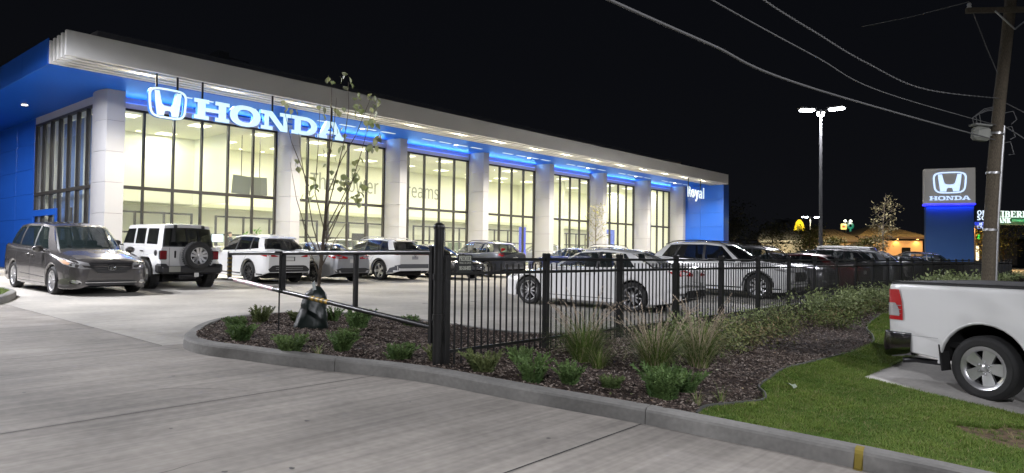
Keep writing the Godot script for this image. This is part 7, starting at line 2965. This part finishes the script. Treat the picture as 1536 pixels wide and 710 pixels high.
func build_plants() -> void:
	# low needle-leaved shrubs in the mulch
	var g0 := Color(0.035, 0.085, 0.022)
	var g1 := Color(0.13, 0.21, 0.06)
	var sm := []
	for i in 6: sm.append(sprig_mesh(60 + i, [0.30, 0.36, 0.24, 0.33, 0.28, 0.38][i], [0.26, 0.22, 0.30, 0.24, 0.27, 0.20][i], [85, 70, 60, 95, 50, 80][i], g0.lerp(Color(0.10, 0.08, 0.04), [0.0, 0.1, 0.0, 0.05, 0.3, 0.0][i]), g1.lerp(Color(0.22, 0.18, 0.08), [0.0, 0.2, 0.0, 0.1, 0.4, 0.05][i])))
	var st := stem_mesh(9, 0.22)
	var spots := [[4.62, 8.70, 1.15, "at the kerb nose"], [5.35, 10.25, 1.0, "left of the gate's drop rod"], [5.85, 10.45, 1.15, "behind the gate's drop rod"], [6.35, 10.15, 1.1, "left of the tree's watering bag"], [4.62, 7.55, 1.1, "before the gate's drop rod"], [6.75, 9.75, 0.9, "right behind the watering bag"], [5.22, 7.35, 1.2, "right before the watering bag"], [5.75, 7.9, 0.9, "between watering bag and gate post"], [6.62, 8.9, 1.25, "under the gate bar"], [7.35, 8.55, 0.9, "at the lot side near gate post"], [5.40, 6.45, 1.1, "left of the gate post's foot"], [5.72, 6.15, 0.8, "touching the gate post's foot"], [5.70, 5.35, 1.25, "right of the gate post under the fence plate"], [6.55, 5.55, 0.9, "before the first fence panel"], [5.78, 4.72, 1.15, "beside the kerb below the first fence panel"], [6.05, 4.42, 1.1, "beside the kerb left of the plumed grasses"], [6.25, 4.05, 0.8, "before the first plumed grass"], [6.22, 3.42, 1.35, "beside the kerb joint below the second plumed grass"], [6.75, 3.45, 1.2, "below the third plumed grass near the edging"]]
	var k := 0
	for s in spots:
		var t := thing("low_shrub", "low dark green needle-leaved shrub in mulch " + s[3], "shrub", bed_at(s[0], s[1], -0.01), k * 1.7, "low shrubs in the mulch bed")
		var f := put("foliage", sm[(k * 5 + k / 3) % 6], M.leafy, t)
		f.scale = Vector3(s[2] * 0.92, s[2] * (0.68 + 0.10 * (k % 3)), s[2] * 0.92)
		put("stem", st, M.bark, t)
		k += 1
	# plumed grasses
	var gs := [[7.28, 5.12, 0.50, 0.72, 900, 26, 0.10, "tall plumed green grass in front of the second fence post"], [7.45, 4.20, 0.52, 0.74, 900, 30, 0.22, "plumed grass with many straw stems, middle of the three clumps"], [8.15, 3.98, 0.50, 0.72, 800, 24, 0.34, "plumed grass turning brown, the clump nearest the lawn edging"], [7.05, 4.75, 0.30, 0.36, 260, 0, 0.15, "small bright green grass tuft between the two taller plumed clumps"]]
	k = 0
	for g in gs:
		var t := thing("ornamental_grass", g[7], "grass clump", bed_at(g[0], g[1], -0.01), 0.0, "ornamental grasses")
		var m := grass_clump(70 + k, g[2], g[3], g[4], g[5], Color(0.045, 0.095, 0.018), Color(0.42, 0.34, 0.25), g[6])
		put("blades", m[0], M.leafy, t)
		if g[5] > 0: put("plumes", m[1], M.leafy, t)
		k += 1
	# small weeds by the kerb
	for w in [[6.28, 3.08, "thin pale weed by the kerb at the start of the edging"], [6.62, 3.0, "thin pale weed beside the edging near the kerb"], [4.75, 7.15, "thin pale weed beside the kerb left of the gate post"]]:
		var t := thing("weed", w[2], "weed", bed_at(w[0], w[1], -0.01))
		var m := grass_clump(90 + k, 0.10, 0.22, 26, 0, Color(0.10, 0.16, 0.05), Color(0.35, 0.30, 0.18), 0.3)
		put("blades", m[0], M.leafy, t)
		k += 1
	# leafy hedge shrubs along the fence and sprawling ground shrubs before it
	var hm := []
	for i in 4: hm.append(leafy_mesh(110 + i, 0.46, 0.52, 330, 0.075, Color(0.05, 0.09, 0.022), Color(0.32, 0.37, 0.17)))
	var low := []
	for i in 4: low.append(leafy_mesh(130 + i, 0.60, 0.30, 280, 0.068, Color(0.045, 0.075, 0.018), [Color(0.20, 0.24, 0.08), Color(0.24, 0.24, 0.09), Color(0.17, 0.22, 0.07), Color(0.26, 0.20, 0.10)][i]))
	var hst := stem_mesh(12, 0.45)
	var ords := ["first", "second", "third", "fourth", "fifth", "sixth", "seventh", "eighth", "ninth", "tenth", "eleventh"]
	var seen_in := {}
	var u := 8.9
	k = 0
	while u < 58.0:
		var v := 5.15 + rng.randf_range(-0.25, 0.2)
		var sc := rng.randf_range(0.55, 0.85) if u < 13.0 else rng.randf_range(0.85, 1.2)
		if u > 13.0 and u < 14.5: sc *= 0.6
		var pn := int((u - 5.62) / 1.83)
		var lab := "small-leaved evergreen shrub far along the hedge row by the picket fence"
		if pn < ords.size() and u < 24.0:
			seen_in[pn] = int(seen_in.get(pn, -1)) + 1
			lab = "small-leaved shrub, the %s one before the %s fence panel from the gate post" % [["left", "second", "third", "fourth"][mini(seen_in[pn], 3)], ords[pn]]
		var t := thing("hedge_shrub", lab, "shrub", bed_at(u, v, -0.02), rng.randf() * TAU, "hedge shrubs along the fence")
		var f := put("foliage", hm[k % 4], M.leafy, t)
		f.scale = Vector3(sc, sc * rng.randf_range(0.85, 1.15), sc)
		put("stem", hst, M.bark, t)
		u += rng.randf_range(0.55, 0.95) if u < 30.0 else rng.randf_range(1.0, 1.5)
		k += 1
	for i in 42:
		var uu := 8.7 + i * 0.27 + rng.randf_range(-0.15, 0.15)
		var vv := rng.randf_range(4.0, 4.95)
		if uu > 15.5: vv = rng.randf_range(4.7, 5.0)
		var t := thing("ground_shrub", "sprawling low shrub in the mulch between the plumed grasses and hedge row", "shrub", bed_at(uu, vv, -0.02), rng.randf() * TAU, "sprawling shrubs in the mulch")
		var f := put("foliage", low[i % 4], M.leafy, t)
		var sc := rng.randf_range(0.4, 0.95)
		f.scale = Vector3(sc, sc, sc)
		put("stem", st, M.bark, t)
	# a few second-row shrubs before the pole
	for i in 16:
		var uu := 17.5 + i * 1.1 + rng.randf_range(-0.3, 0.3)
		var t := thing("hedge_shrub", "bright leaved shrub in the front row by the leaning utility pole", "shrub", bed_at(uu, 4.95 + rng.randf_range(-0.15, 0.1), -0.02), rng.randf() * TAU, "front row shrubs by the utility pole")
		var f := put("foliage", hm[i % 4], M.leafy, t)
		var sc := rng.randf_range(0.8, 1.1)
		f.scale = Vector3(sc, sc, sc)
		put("stem", hst, M.bark, t)
	# taller bushes behind the pickup
	for i in 14:
		var uu := 19.9 + i * 0.62 + rng.randf_range(-0.2, 0.2)
		var t := thing("tall_bush", "tall leafy bush beyond the lawn, seen over the white pickup's bed", "shrub", at(uu, 3.35 + 0.06 * i + rng.randf_range(-0.3, 0.3), 0.08), rng.randf() * TAU, "bushes seen over the pickup's bed")
		var f := put("foliage", hm[i % 4], M.leafy, t)
		var sc := rng.randf_range(1.25, 1.75)
		f.scale = Vector3(sc, sc * 1.15, sc)
		put("stem", hst, M.bark, t)
	young_tree()
	gen_tree("street_tree", "slim young tree before the column near the showroom's far doors", at(41.6, 28.3), 5.3, 1.7, 0.85, 420, 0.13, Color(0.10, 0.12, 0.03), Color(0.34, 0.30, 0.10), 5, 0.05)
	gen_tree("lot_tree", "small tree with dry tan leaves in the lot left of the blue pylon sign", at(48.6, 11.3), 5.7, 1.5, 1.05, 650, 0.16, Color(0.10, 0.085, 0.035), Color(0.25, 0.21, 0.11), 8, 0.06)
	# fallen leaf on the lawn by the edging
	var fl := thing("fallen_leaf", "pale curled leaf lying on the lawn beside the edging", "leaf", at(7.85, 2.72, 0.15), 0.6)
	var mb := MB.new()
	mb.colored = true
	mb.cur = Color(0.30, 0.36, 0.26)
	for i in 3: leaf(mb, Vector3(0.05 * i, 0.01, 0.02 * i), Basis.from_euler(Vector3(-0.2, 1.2 + 0.5 * i, 0.3)), 0.16, 0.06)
	solid("blade", mb, M.leafy, fl)

func young_tree() -> void:
	var base := bed_at(6.09, 9.22, -0.05)
	var t := thing("young_tree", "slender young tree with few leaves rising from a watering bag by the gate", "tree", base, -deg_to_rad(48.93))
	var q := func(x: float, h: float, d := 0.0) -> Vector3: return Vector3((x - 478.0) / 98.0, (h - base.y), d)
	# sketch of the stems in the plane across the view, in sight units and metres; depth is random
	var H := func(y: float) -> float: return (377.0 - y) / 98.0 + 1.55
	var r := RandomNumberGenerator.new()
	r.seed = 21
	var mb := MB.new()
	mb.tube([Vector3(0, -0.1, 0), q.call(479, H.call(440)), q.call(484, H.call(380)), q.call(488, H.call(330)), q.call(491, H.call(260), 0.03), q.call(494, H.call(190), 0.02), q.call(494, H.call(118), 0.0)], [0.030, 0.028, 0.026, 0.021, 0.014, 0.009, 0.003], 9)
	solid("trunk", mb, M.bark, t)
	var br := [[484, 385, 472, 340, 463, 280, 457, 240, 455, 205], [485, 378, 505, 330, 525, 280, 540, 230, 551, 185, 556, 160], [488, 330, 503, 270, 514, 220, 522, 165, 521, 125], [487, 345, 474, 290, 479, 220, 482, 160], [486, 362, 512, 318, 533, 296], [486, 392, 462, 350, 446, 300, 436, 245], [480, 412, 468, 370, 461, 330], [490, 295, 509, 240, 529, 200, 540, 165, 546, 145], [492, 245, 500, 200, 506, 150], [487, 350, 520, 290, 544, 255], [484, 400, 500, 360, 512, 335], [463, 280, 452, 250, 438, 215, 427, 165]]
	for b in br:
		mb = MB.new()
		var pts := []
		var rad := []
		var n: int = b.size() / 2
		var dep := r.randf_range(-0.30, 0.30)
		for i in n:
			var f := i / float(n - 1)
			pts.append(q.call(b[i * 2], H.call(b[i * 2 + 1]), dep * f + 0.02))
			rad.append(lerpf(0.010, 0.0028, f))
		mb.tube(pts, rad, 6, false)
		solid("branch", mb, M.bark, t)
	var lm := []
	for i in 3:
		mb = MB.new()
		# a broad, slightly cupped leaf with a stalk
		var rows := []
		for j in 7:
			var f := j / 6.0
			var w := 0.046 * sin(PI * pow(f, 0.75)) + 0.001
			var row := []
			for e in 5:
				var x := (e - 2) / 2.0
				row.append(Vector3(x * w, 0.012 * absf(x) - 0.03 * f * f * (i * 0.5 + 0.3), f * 0.095))
			rows.append(row)
		mb.grid(rows)
		mb.tube([Vector3(0, 0.004, -0.03), Vector3(0, 0, 0.01)], [0.0015, 0.0015], 4, false)
		lm.append(mb.done())
	var mats := []
	for c in [Color(0.16, 0.21, 0.04), Color(0.28, 0.30, 0.08), Color(0.10, 0.12, 0.03)]:
		var m := mat(c, 0.5)
		m.backlight_enabled = true
		m.backlight = Color(0.55, 0.55, 0.5)
		mats.append(m)
	var cl := [[490, 118, 3], [520, 122, 6], [550, 142, 4], [540, 165, 6], [556, 160, 5], [552, 185, 9], [557, 205, 8], [555, 222, 3], [540, 240, 3], [530, 255, 4], [510, 215, 3], [497, 165, 4], [480, 165, 3], [505, 190, 3], [435, 241, 4], [425, 162, 5], [520, 275, 6], [530, 292, 10], [540, 272, 6], [470, 275, 5], [466, 292, 4], [490, 250, 3], [500, 270, 4], [522, 140, 3], [486, 220, 3]]
	for c in cl:
		var dep := r.randf_range(-0.25, 0.25)
		for i in c[2]:
			var o := put("leaf", lm[r.randi() % 3], mats[r.randi() % 3], t)
			o.position = q.call(c[0] + r.randfn() * 4.5, H.call(c[1] + r.randfn() * 6.0), dep + r.randfn() * 0.07)
			o.basis = Basis.from_euler(Vector3(r.randf_range(0.3, 1.4), r.randf() * TAU, r.randf_range(-0.5, 0.5))) * r.randf_range(0.75, 1.2)
	# watering bag round the trunk
	var wb := thing("watering_bag", "dark green plastic watering bag zipped round the young tree's trunk", "watering bag", base + Vector3(0, 0.04, 0), -deg_to_rad(48.93))
	mb = MB.new()
	var fn := FastNoiseLite.new()
	fn.seed = 4
	fn.frequency = 1.1
	var rows := []
	for j in 17:
		var f := j / 16.0
		var y := 0.66 * f
		var row := []
		for i in 30:
			var a := TAU * i / 30
			var wide := lerpf(0.27, 0.13, pow(f, 1.1)) if f < 0.82 else lerpf(0.155, 0.04, (f - 0.82) / 0.18)
			var rr := wide * (1.0 + 0.32 * 0.6 * fn.get_noise_3d(cos(a) * 1.2, f * 1.4, sin(a) * 1.2) + 0.10 * fn.get_noise_3d(cos(a) * 2.5, f * 3, sin(a) * 2.5))
			if f < 0.05: rr *= 0.92
			row.append(Vector3(cos(a) * rr - 0.10 * (1.0 - f), y, sin(a) * rr * 0.8))
		rows.append(row)
	mb.grid(rows, true, true)
	solid("bag", mb, M.bag, wb)
	mb = MB.new()
	mb.tube([Vector3(-0.02, 0.60, 0.06), Vector3(-0.045, 0.70, 0.05), Vector3(-0.03, 0.74, 0.03)], [0.03, 0.022, 0.008], 8)
	solid("strap", mb, mat(Color(0.30, 0.33, 0.32), 0.4), wb)

# ---------------------------------------------------------------- beyond the lot
func far_at(x: float, f: float, y := 0.62) -> Vector3:
	# a spot f metres ahead and x metres to the right of the survey point
	return Vector3(0.657 * x + 0.754 * f, y, 0.754 * x - 0.657 * f)

func build_background() -> void:
	# blue pylon sign
	var py := thing("pylon_sign", "tall blue pylon sign with a lit white emblem panel on top", "sign", Vector3(69.8, 0.6, -11.16), -PI / 2 + 0.31)
	var mb := MB.new()
	mb.bbox(Vector3(0, 2.75, 0), Vector3(3.55, 5.5, 0.9), 0.03)
	solid("base", mb, mat(Color(0.045, 0.14, 0.38), 0.55), py)
	mb = MB.new()
	mb.bbox(Vector3(0, 7.16, 0), Vector3(3.75, 3.05, 1.0), 0.03)
	solid("head", mb, glow(Color(0.45, 0.44, 0.43), 0.40), py)
	mb = MB.new()
	mb.bbox(Vector3(0, 5.60, 0), Vector3(3.80, 0.12, 1.06), 0.02)
	var st := solid("light_strip", mb, M.glow_blue, py)
	area("strip_light", st, Vector3(0, 5.48, 0.62), 2.5, Vector2(3.6, 0.12), Color(0.2, 0.35, 1.0), Vector3(0, -1, 0.25).normalized())
	letter_part(py, emblem_polys(), Transform3D(Basis().scaled(Vector3(2.6, 1.85, 1)), Vector3(0.0, 7.45, 0.5)), 0.06, glow(Color(0.75, 0.85, 1.0), 0.85), M.sign_return)
	word(py, "HONDA", Transform3D(Basis(), Vector3(-1.5, 5.95, 0.5)), 0.36, 3.0, 0.06, glow(Color(0.75, 0.85, 1.0), 0.8), M.sign_return)
	# signs far along the road
	var s := thing("bank_sign", "green bank sign with white letters right of the utility pole", "sign", far_at(57.6, 80.0, 1.3), -deg_to_rad(48.93))
	mb = MB.new()
	for x in [-1.9, 1.9]: mb.tube([Vector3(x, -1.2, -0.1), Vector3(x, 4.3, -0.1)], [0.13, 0.13], 10)
	solid("leg", mb, M.galv, s)
	mb = MB.new()
	mb.bbox(Vector3(0, 4.94, 0), Vector3(5.4, 1.42, 0.3), 0.02)
	solid("cabinet", mb, glow(Color(0.01, 0.24, 0.11), 0.8), s)
	for w in [["HIBERNIA", -2.55, 4.98, 0.86, 5.1, true], ["BANK", -2.55, 4.36, 0.70, 1.9, true], ["ESTABLISHED 1903", -0.5, 4.58, 0.30, 3.0, false]]:
		var tm := text_mesh(w[0], w[3] * 1.15, 0.03, w[5], w[5])
		var o := put("lettering", tm, glow(Color(0.9, 1.0, 0.95), 1.0) if w[5] else glow(Color(0.3, 0.8, 0.5), 0.7), s)
		o.position = Vector3(w[1], w[2] - 0.15 * w[3], 0.165)
		o.scale = Vector3(w[4] / maxf(tm.get_aabb().size.x, 0.1), 1, 1)
	s = thing("panel_sign", "small blue and white lit panel sign between the pylon sign and utility pole", "sign", far_at(73.8, 109.5, 0.3), -deg_to_rad(48.93))
	mb = MB.new()
	mb.tube([Vector3(0, 0, -0.1), Vector3(0, 6.0, -0.1)], [0.14, 0.14], 10)
	solid("leg", mb, M.galv, s)
	mb = MB.new()
	mb.bbox(Vector3(0, 8.0, 0), Vector3(2.6, 1.75, 0.3), 0.02)
	solid("upper_panel", mb, mat(Color(0.05, 0.06, 0.10), 0.5), s)
	mb = MB.new()
	mb.bbox(Vector3(0, 6.55, 0), Vector3(2.6, 1.1, 0.3), 0.02)
	solid("lower_panel", mb, glow(Color(0.05, 0.20, 0.75), 0.9), s)
	for w in [["OMS", -1.1, 8.05, 0.80, 2.2], ["SOP", -1.1, 7.25, 0.80, 2.2], ["BTG", -0.8, 6.55, 0.5, 1.6], ["RADIO", -1.1, 6.05, 0.5, 2.2]]:
		var tm := text_mesh(w[0], w[3] * 1.25, 0.03, true)
		var o := put("lettering", tm, glow(Color(0.85, 0.92, 1.0), 0.9), s)
		o.position = Vector3(w[1], w[2] - 0.12, 0.165)
		o.scale = Vector3(w[4] / maxf(tm.get_aabb().size.x, 0.1), 1, 1)
	# yellow arched sign and the small round lit signs
	s = thing("arched_sign", "small glowing yellow peaked sign above the dark shrubs", "sign", far_at(57.5, 140.0), -deg_to_rad(48.93))
	mb = MB.new()
	mb.prism(P2([-1.1, 0.0, -0.62, 0.0, -0.40, 1.3, -0.12, 1.75, 0.0, 0.35, 0.25, 0.35, 0.18, 1.75, 0.45, 1.25, 0.75, 0.0, 1.2, 0.0, 0.75, 1.6, 0.25, 2.25, -0.2, 2.25, -0.65, 1.7]), -0.1, 0.1, Transform3D(Basis(), Vector3(0, 6.2, 0)))
	solid("arches", mb, glow(Color(0.95, 0.80, 0.12), 1.0), s)
	mb = MB.new()
	mb.prism(P2([-0.66, 0.05, 0.8, 0.05, 0.5, 1.2, 0.1, 1.75, -0.1, 1.75, -0.42, 1.25]), -0.18, -0.12, Transform3D(Basis(), Vector3(0, 6.2, 0)))
	solid("backing", mb, glow(Color(0.6, 0.55, 0.15), 0.5), s)
	mb = MB.new()
	mb.tube([Vector3(0, 0, -0.25), Vector3(0, 7.0, -0.25)], [0.2, 0.2], 8)
	solid("mast", mb, M.galv, s)
	s = thing("roadside_sign", "small lit yellow and green sign topped by two lamps, above the tan roof", "sign", far_at(62.2, 130.0), -deg_to_rad(48.93))
	mb = MB.new()
	mb.bbox(Vector3(-0.55, 6.7, 0), Vector3(1.1, 1.1, 0.25), 0.15)
	solid("yellow_panel", mb, glow(Color(0.95, 0.85, 0.45), 1.0), s)
	mb = MB.new()
	mb.bbox(Vector3(-0.55, 6.7, 0.13), Vector3(0.66, 0.36, 0.03), 0.1)
	solid("band", mb, glow(Color(0.75, 0.32, 0.10), 0.8), s)
	mb = MB.new()
	mb.lathe([Vector2(0.3, -0.1), Vector2(0.62, -0.1), Vector2(0.62, 0.1), Vector2(0.3, 0.1)], Vector3(0.72, 6.85, 0), Basis(Vector3.RIGHT, PI / 2), 20)
	solid("green_ring", mb, glow(Color(0.05, 0.40, 0.30), 0.8), s)
	mb = MB.new()
	mb.bbox(Vector3(0.72, 6.2, 0), Vector3(0.3, 0.9, 0.2), 0.05)
	solid("green_stem", mb, glow(Color(0.05, 0.40, 0.30), 0.8), s)
	for x in [-0.4, 0.6]:
		mb = MB.new()
		mb.ball(Vector3(x, 7.75, 0.3), Vector3(0.22, 0.16, 0.2), 6, 10)
		solid("lamp", mb, glow(Color(1, 1, 0.9), 12.0), s)
	mb = MB.new()
	mb.tube([Vector3(0, 0, -0.2), Vector3(0, 6.4, -0.2)], [0.15, 0.15], 8)
	mb.tube([Vector3(-0.6, 7.55, -0.05), Vector3(0.8, 7.55, -0.05)], [0.05, 0.05], 6)
	solid("frame", mb, M.galv, s)
	# tan roofed building
	tan_building()
	# traffic signal and far lamps right of the pylon
	s = thing("traffic_signal", "green lit traffic signal on a dark post right of the pylon sign", "traffic signal", far_at(74.0, 111.0, 0.3), -deg_to_rad(48.93))
	mb = MB.new()
	mb.tube([Vector3(0.3, 0, -0.1), Vector3(0.3, 5.6, -0.1)], [0.09, 0.07], 8)
	solid("post", mb, M.galv, s)
	mb = MB.new()
	mb.bbox(Vector3(0, 4.9, 0), Vector3(0.7, 1.5, 0.25), 0.05)
	solid("housing", mb, M.black_trim, s)
	for y in [4.62, 5.08]:  # one disc is the lamp, the other stands for its reflection
		mb = MB.new()
		mb.lathe([Vector2(0, 0.02), Vector2(0.20, 0.0)], Vector3(0, y, 0.14), Basis(Vector3.RIGHT, PI / 2), 16)
		solid("green_lamp_and_reflection", mb, glow(Color(0.02, 0.9, 0.30), 1.6), s)
	lamp_post("small orange road lamp right beside the pylon sign's edge", 107.0, 14.2, 5.6, [2.6], 45.0, "street lamp", 0.0, Color(1.0, 0.62, 0.25))
	s = thing("shop_front", "small bright lit shopfront low down between the pylon sign and utility pole", "building", far_at(75.5, 113.0), -deg_to_rad(48.93))
	mb = MB.new()
	mb.box(Vector3(2.0, 2.2, -3.0), Vector3(9.0, 4.4, 5.0))
	solid("wall", mb, mat(Color(0.25, 0.24, 0.22), 0.8), s)
	mb = MB.new()
	mb.bbox(Vector3(2.0, 4.5, -3.0), Vector3(9.6, 0.4, 5.8), 0.03)
	solid("roof", mb, M.parapet, s)
	for x in [-1.2, -0.1, 3.0]:
		mb = MB.new()
		mb.box(Vector3(x, 1.9, -0.48), Vector3(0.7, 2.4, 0.04))
		solid("window", mb, glow(Color(1.0, 0.9, 0.72), 1.6), s)
	# trees and shrubs beyond
	var d0 := Color(0.030, 0.042, 0.012)
	var d1 := Color(0.12, 0.13, 0.035)
	var tr := [[26.0, 82.0, 5.6, 2.6, "dark bushy tree just right of the blue end wall"], [29.8, 80.0, 4.8, 2.2, "dark bushy tree second to the right of the blue end wall"], [33.2, 78.0, 4.4, 2.0, "olive bushy tree with lot light in its leaf colour, left of the yellow peaked sign"], [36.0, 84.0, 3.7, 1.8, "low olive bush before the tan building's left wall"], [39.5, 86.0, 3.3, 1.6, "low olive bush before the tan building, right of the lamp post"], [43.0, 84.0, 3.2, 1.5, "low bush under the tan building's left roof"], [62.0, 92.0, 5.5, 2.6, "dark tree right of the utility pole behind the bank sign's leg"], [67.5, 96.0, 6.0, 2.8, "dark tree under the bank sign at the right picture edge"]]
	var k := 0
	for t in tr:
		var lit: float = 0.4 if k < 2 else 1.0  # scales leaf colour, so light and shade are painted into the foliage
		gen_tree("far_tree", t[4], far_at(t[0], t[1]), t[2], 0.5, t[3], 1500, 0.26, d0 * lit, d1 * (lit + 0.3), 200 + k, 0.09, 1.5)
		k += 1
	# a tall dark one left behind, and a palm
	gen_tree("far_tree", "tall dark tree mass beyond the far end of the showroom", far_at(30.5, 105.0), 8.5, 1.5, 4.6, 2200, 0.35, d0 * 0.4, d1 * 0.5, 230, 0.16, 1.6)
	palm()
	# dark far skyline of roofs behind everything on the right
	var hb := thing("distant_building", "long low dark building on the horizon right of the pylon sign", "building", far_at(95.0, 150.0), -deg_to_rad(48.93))
	mb = MB.new()
	mb.box(Vector3(0, 2.6, 0), Vector3(46, 5.2, 12))
	solid("wall", mb, mat(Color(0.10, 0.09, 0.085), 0.9), hb)
	mb = MB.new()
	mb.bbox(Vector3(0, 5.35, 0), Vector3(47, 0.3, 13), 0.05)
	solid("roof", mb, M.parapet, hb)
	# a small white notice board at the far left edge
	var nb := thing("notice_board", "small white board with a red letter at the left picture edge", "sign", at(2.66, 16.55, 0.1), -0.78)
	mb = MB.new()
	mb.bbox(Vector3(0, 0.85, 0), Vector3(0.75, 0.52, 0.03), 0.006)
	solid("board", mb, mat(Color(0.50, 0.49, 0.47), 0.6), nb)
	mb = MB.new()
	for x in [-0.3, 0.3]: mb.tube([Vector3(x, 0, -0.02), Vector3(x, 1.05, -0.02)], [0.018, 0.018], 6)
	solid("leg", mb, M.galv, nb)
	var tm := text_mesh("S", 0.36, 0.004, true)
	var o := put("lettering", tm, mat(Color(0.40, 0.02, 0.02), 0.6), nb)
	o.position = Vector3(0.13, 0.76, 0.017)

func tan_building() -> void:
	var s := thing("tan_roof_building", "low building with tan metal hip roofs lit warm, left of the pylon sign", "building", far_at(48.0, 97.0), -deg_to_rad(48.93))
	var roof_m := mat(Color(0.50, 0.38, 0.20), 0.5)
	var wall_m := mat(Color(0.40, 0.28, 0.17), 0.85)
	var trim := mat(Color(0.10, 0.07, 0.05), 0.7)
	var mb := MB.new()
	mb.box(Vector3(4.6, 1.7, -4.0), Vector3(9.0, 3.4, 7.5))
	mb.box(Vector3(-3.4, 1.7, -3.4), Vector3(6.6, 3.4, 7.0))
	solid("wall", mb, wall_m, s)
	mb = MB.new()
	mb.box(Vector3(-9.2, 1.4, -5.0), Vector3(7.0, 2.9, 6.0))
	solid("side_wall", mb, mat(Color(0.42, 0.38, 0.30), 0.85), s)
	var hip := func(cx: float, cz: float, w: float, d: float, y0: float, y1: float, ridge: float, m: Material) -> void:
		var b := MB.new()
		var A := Vector3(cx - w / 2, y0, cz + d / 2)
		var B_ := Vector3(cx + w / 2, y0, cz + d / 2)
		var C := Vector3(cx + w / 2, y0, cz - d / 2)
		var D := Vector3(cx - w / 2, y0, cz - d / 2)
		var R0 := Vector3(cx - ridge / 2, y1, cz)
		var R1 := Vector3(cx + ridge / 2, y1, cz)
		b.quad(A, B_, R1, R0)
		b.tri(B_, C, R1)
		b.quad(C, D, R0, R1)
		b.tri(D, A, R0)
		b.quad(D, C, B_, A)
		var rf := solid("roof", b, m, s)
		# standing seams on the front slope
		var n := int(w / 0.45)
		for i in range(1, n):
			var x := cx - w / 2 + w * i / n
			var t := 1.0
			if x < R0.x: t = (x - A.x) / maxf(R0.x - A.x, 0.01)
			if x > R1.x: t = (B_.x - x) / maxf(B_.x - R1.x, 0.01)
			if t < 0.06: continue
			var p0 := Vector3(x, y0 + 0.03, cz + d / 2)
			var p1 := Vector3(x, lerpf(y0, y1, t) + 0.03, lerpf(cz + d / 2, cz, t))
			var sb := MB.new()
			sb.tube([p0, p1], [0.035, 0.035], 4, false)
			solid("seam", sb, m, rf)
		var fb := MB.new()
		fb.box(Vector3(cx, y0 - 0.16, cz + d / 2 - 0.04), Vector3(w, 0.3, 0.08))
		solid("fascia", fb, trim, rf)
	hip.call(4.9, -4.0, 10.0, 8.6, 3.95, 5.75, 1.2, roof_m)
	hip.call(-3.4, -3.4, 7.6, 8.2, 3.45, 5.0, 3.4, mat(Color(0.32, 0.24, 0.14), 0.55))
	hip.call(-9.4, -5.4, 8.0, 7.6, 3.30, 4.9, 4.0, mat(Color(0.20, 0.19, 0.16), 0.6))
	mb = MB.new()
	mb.box(Vector3(-9.3, 3.12, -1.55), Vector3(7.6, 0.34, 0.06))
	solid("pale_fascia", mb, mat(Color(0.45, 0.43, 0.36), 0.7), s)
	for x in [2.4, 5.4, 8.2]:
		mb = MB.new()
		mb.lathe([Vector2(0, -0.05), Vector2(0.12, -0.05), Vector2(0.14, 0.0), Vector2(0, 0.0)], Vector3(x, 3.60, 0.12), Basis(), 12)
		var o := solid("eave_lamp", mb, glow(Color(1.0, 0.75, 0.4), 6.0), s)
		spot("eave_light", o, Vector3(x, 3.52, 0.12), 4.2, 70.0, Color(1.0, 0.74, 0.42))
	for x in [-4.6, -2.4, 6.8]:
		mb = MB.new()
		mb.box(Vector3(x, 1.7, 0.14 if x < 0 else -0.22), Vector3(1.2, 1.5, 0.05))
		solid("window", mb, M.dark_glass, s)
	# dark awning arm before the wall
	mb = MB.new()
	mb.prism(P2([-3.6, 1.5, -2.0, 2.6, 1.2, 3.5, 2.6, 3.75, 2.6, 3.2, 0.5, 2.7, -1.4, 1.9, -2.2, 1.2]), 0.4, 1.2)
	solid("awning", mb, mat(Color(0.012, 0.012, 0.012), 0.7), s)

func palm() -> void:
	var t := thing("palm_tree", "dark palm tree standing beyond the lot left of the yellow peaked sign", "tree", far_at(42.8, 110.0))
	var mb := MB.new()
	mb.tube([Vector3(0, 0, 0), Vector3(0.1, 3.4, 0), Vector3(0.05, 6.6, 0)], [0.24, 0.2, 0.2], 10)
	solid("trunk", mb, mat(Color(0.10, 0.085, 0.07), 0.9), t)
	for i in 22:
		var a := i * 2.399
		var up := 1.0 - 1.7 * (i / 21.0)
		var d := Vector3(cos(a), 0, sin(a))
		mb = MB.new()
		mb.colored = true
		mb.cur = Color(0.020, 0.030, 0.012)
		var prev := Vector3(0.05, 6.6, 0)
		for k in 7:
			var f := (k + 1) / 7.0
			var p := Vector3(0.05, 6.6, 0) + d * 1.7 * f + Vector3(0, up * 1.3 * f - 0.9 * f * f, 0)
			var side := d.cross(Vector3.UP)
			for e in [-1.0, 1.0]:
				for q in 3:
					var b := prev.lerp(p, q / 3.0)
					mb.tri(b, b + d * 0.08, b + side * e * 0.45 * sin(PI * (0.15 + 0.8 * f)) + d * 0.25 - Vector3(0, 0.12, 0))
			prev = p
		solid("frond", mb, M.leafy, t)
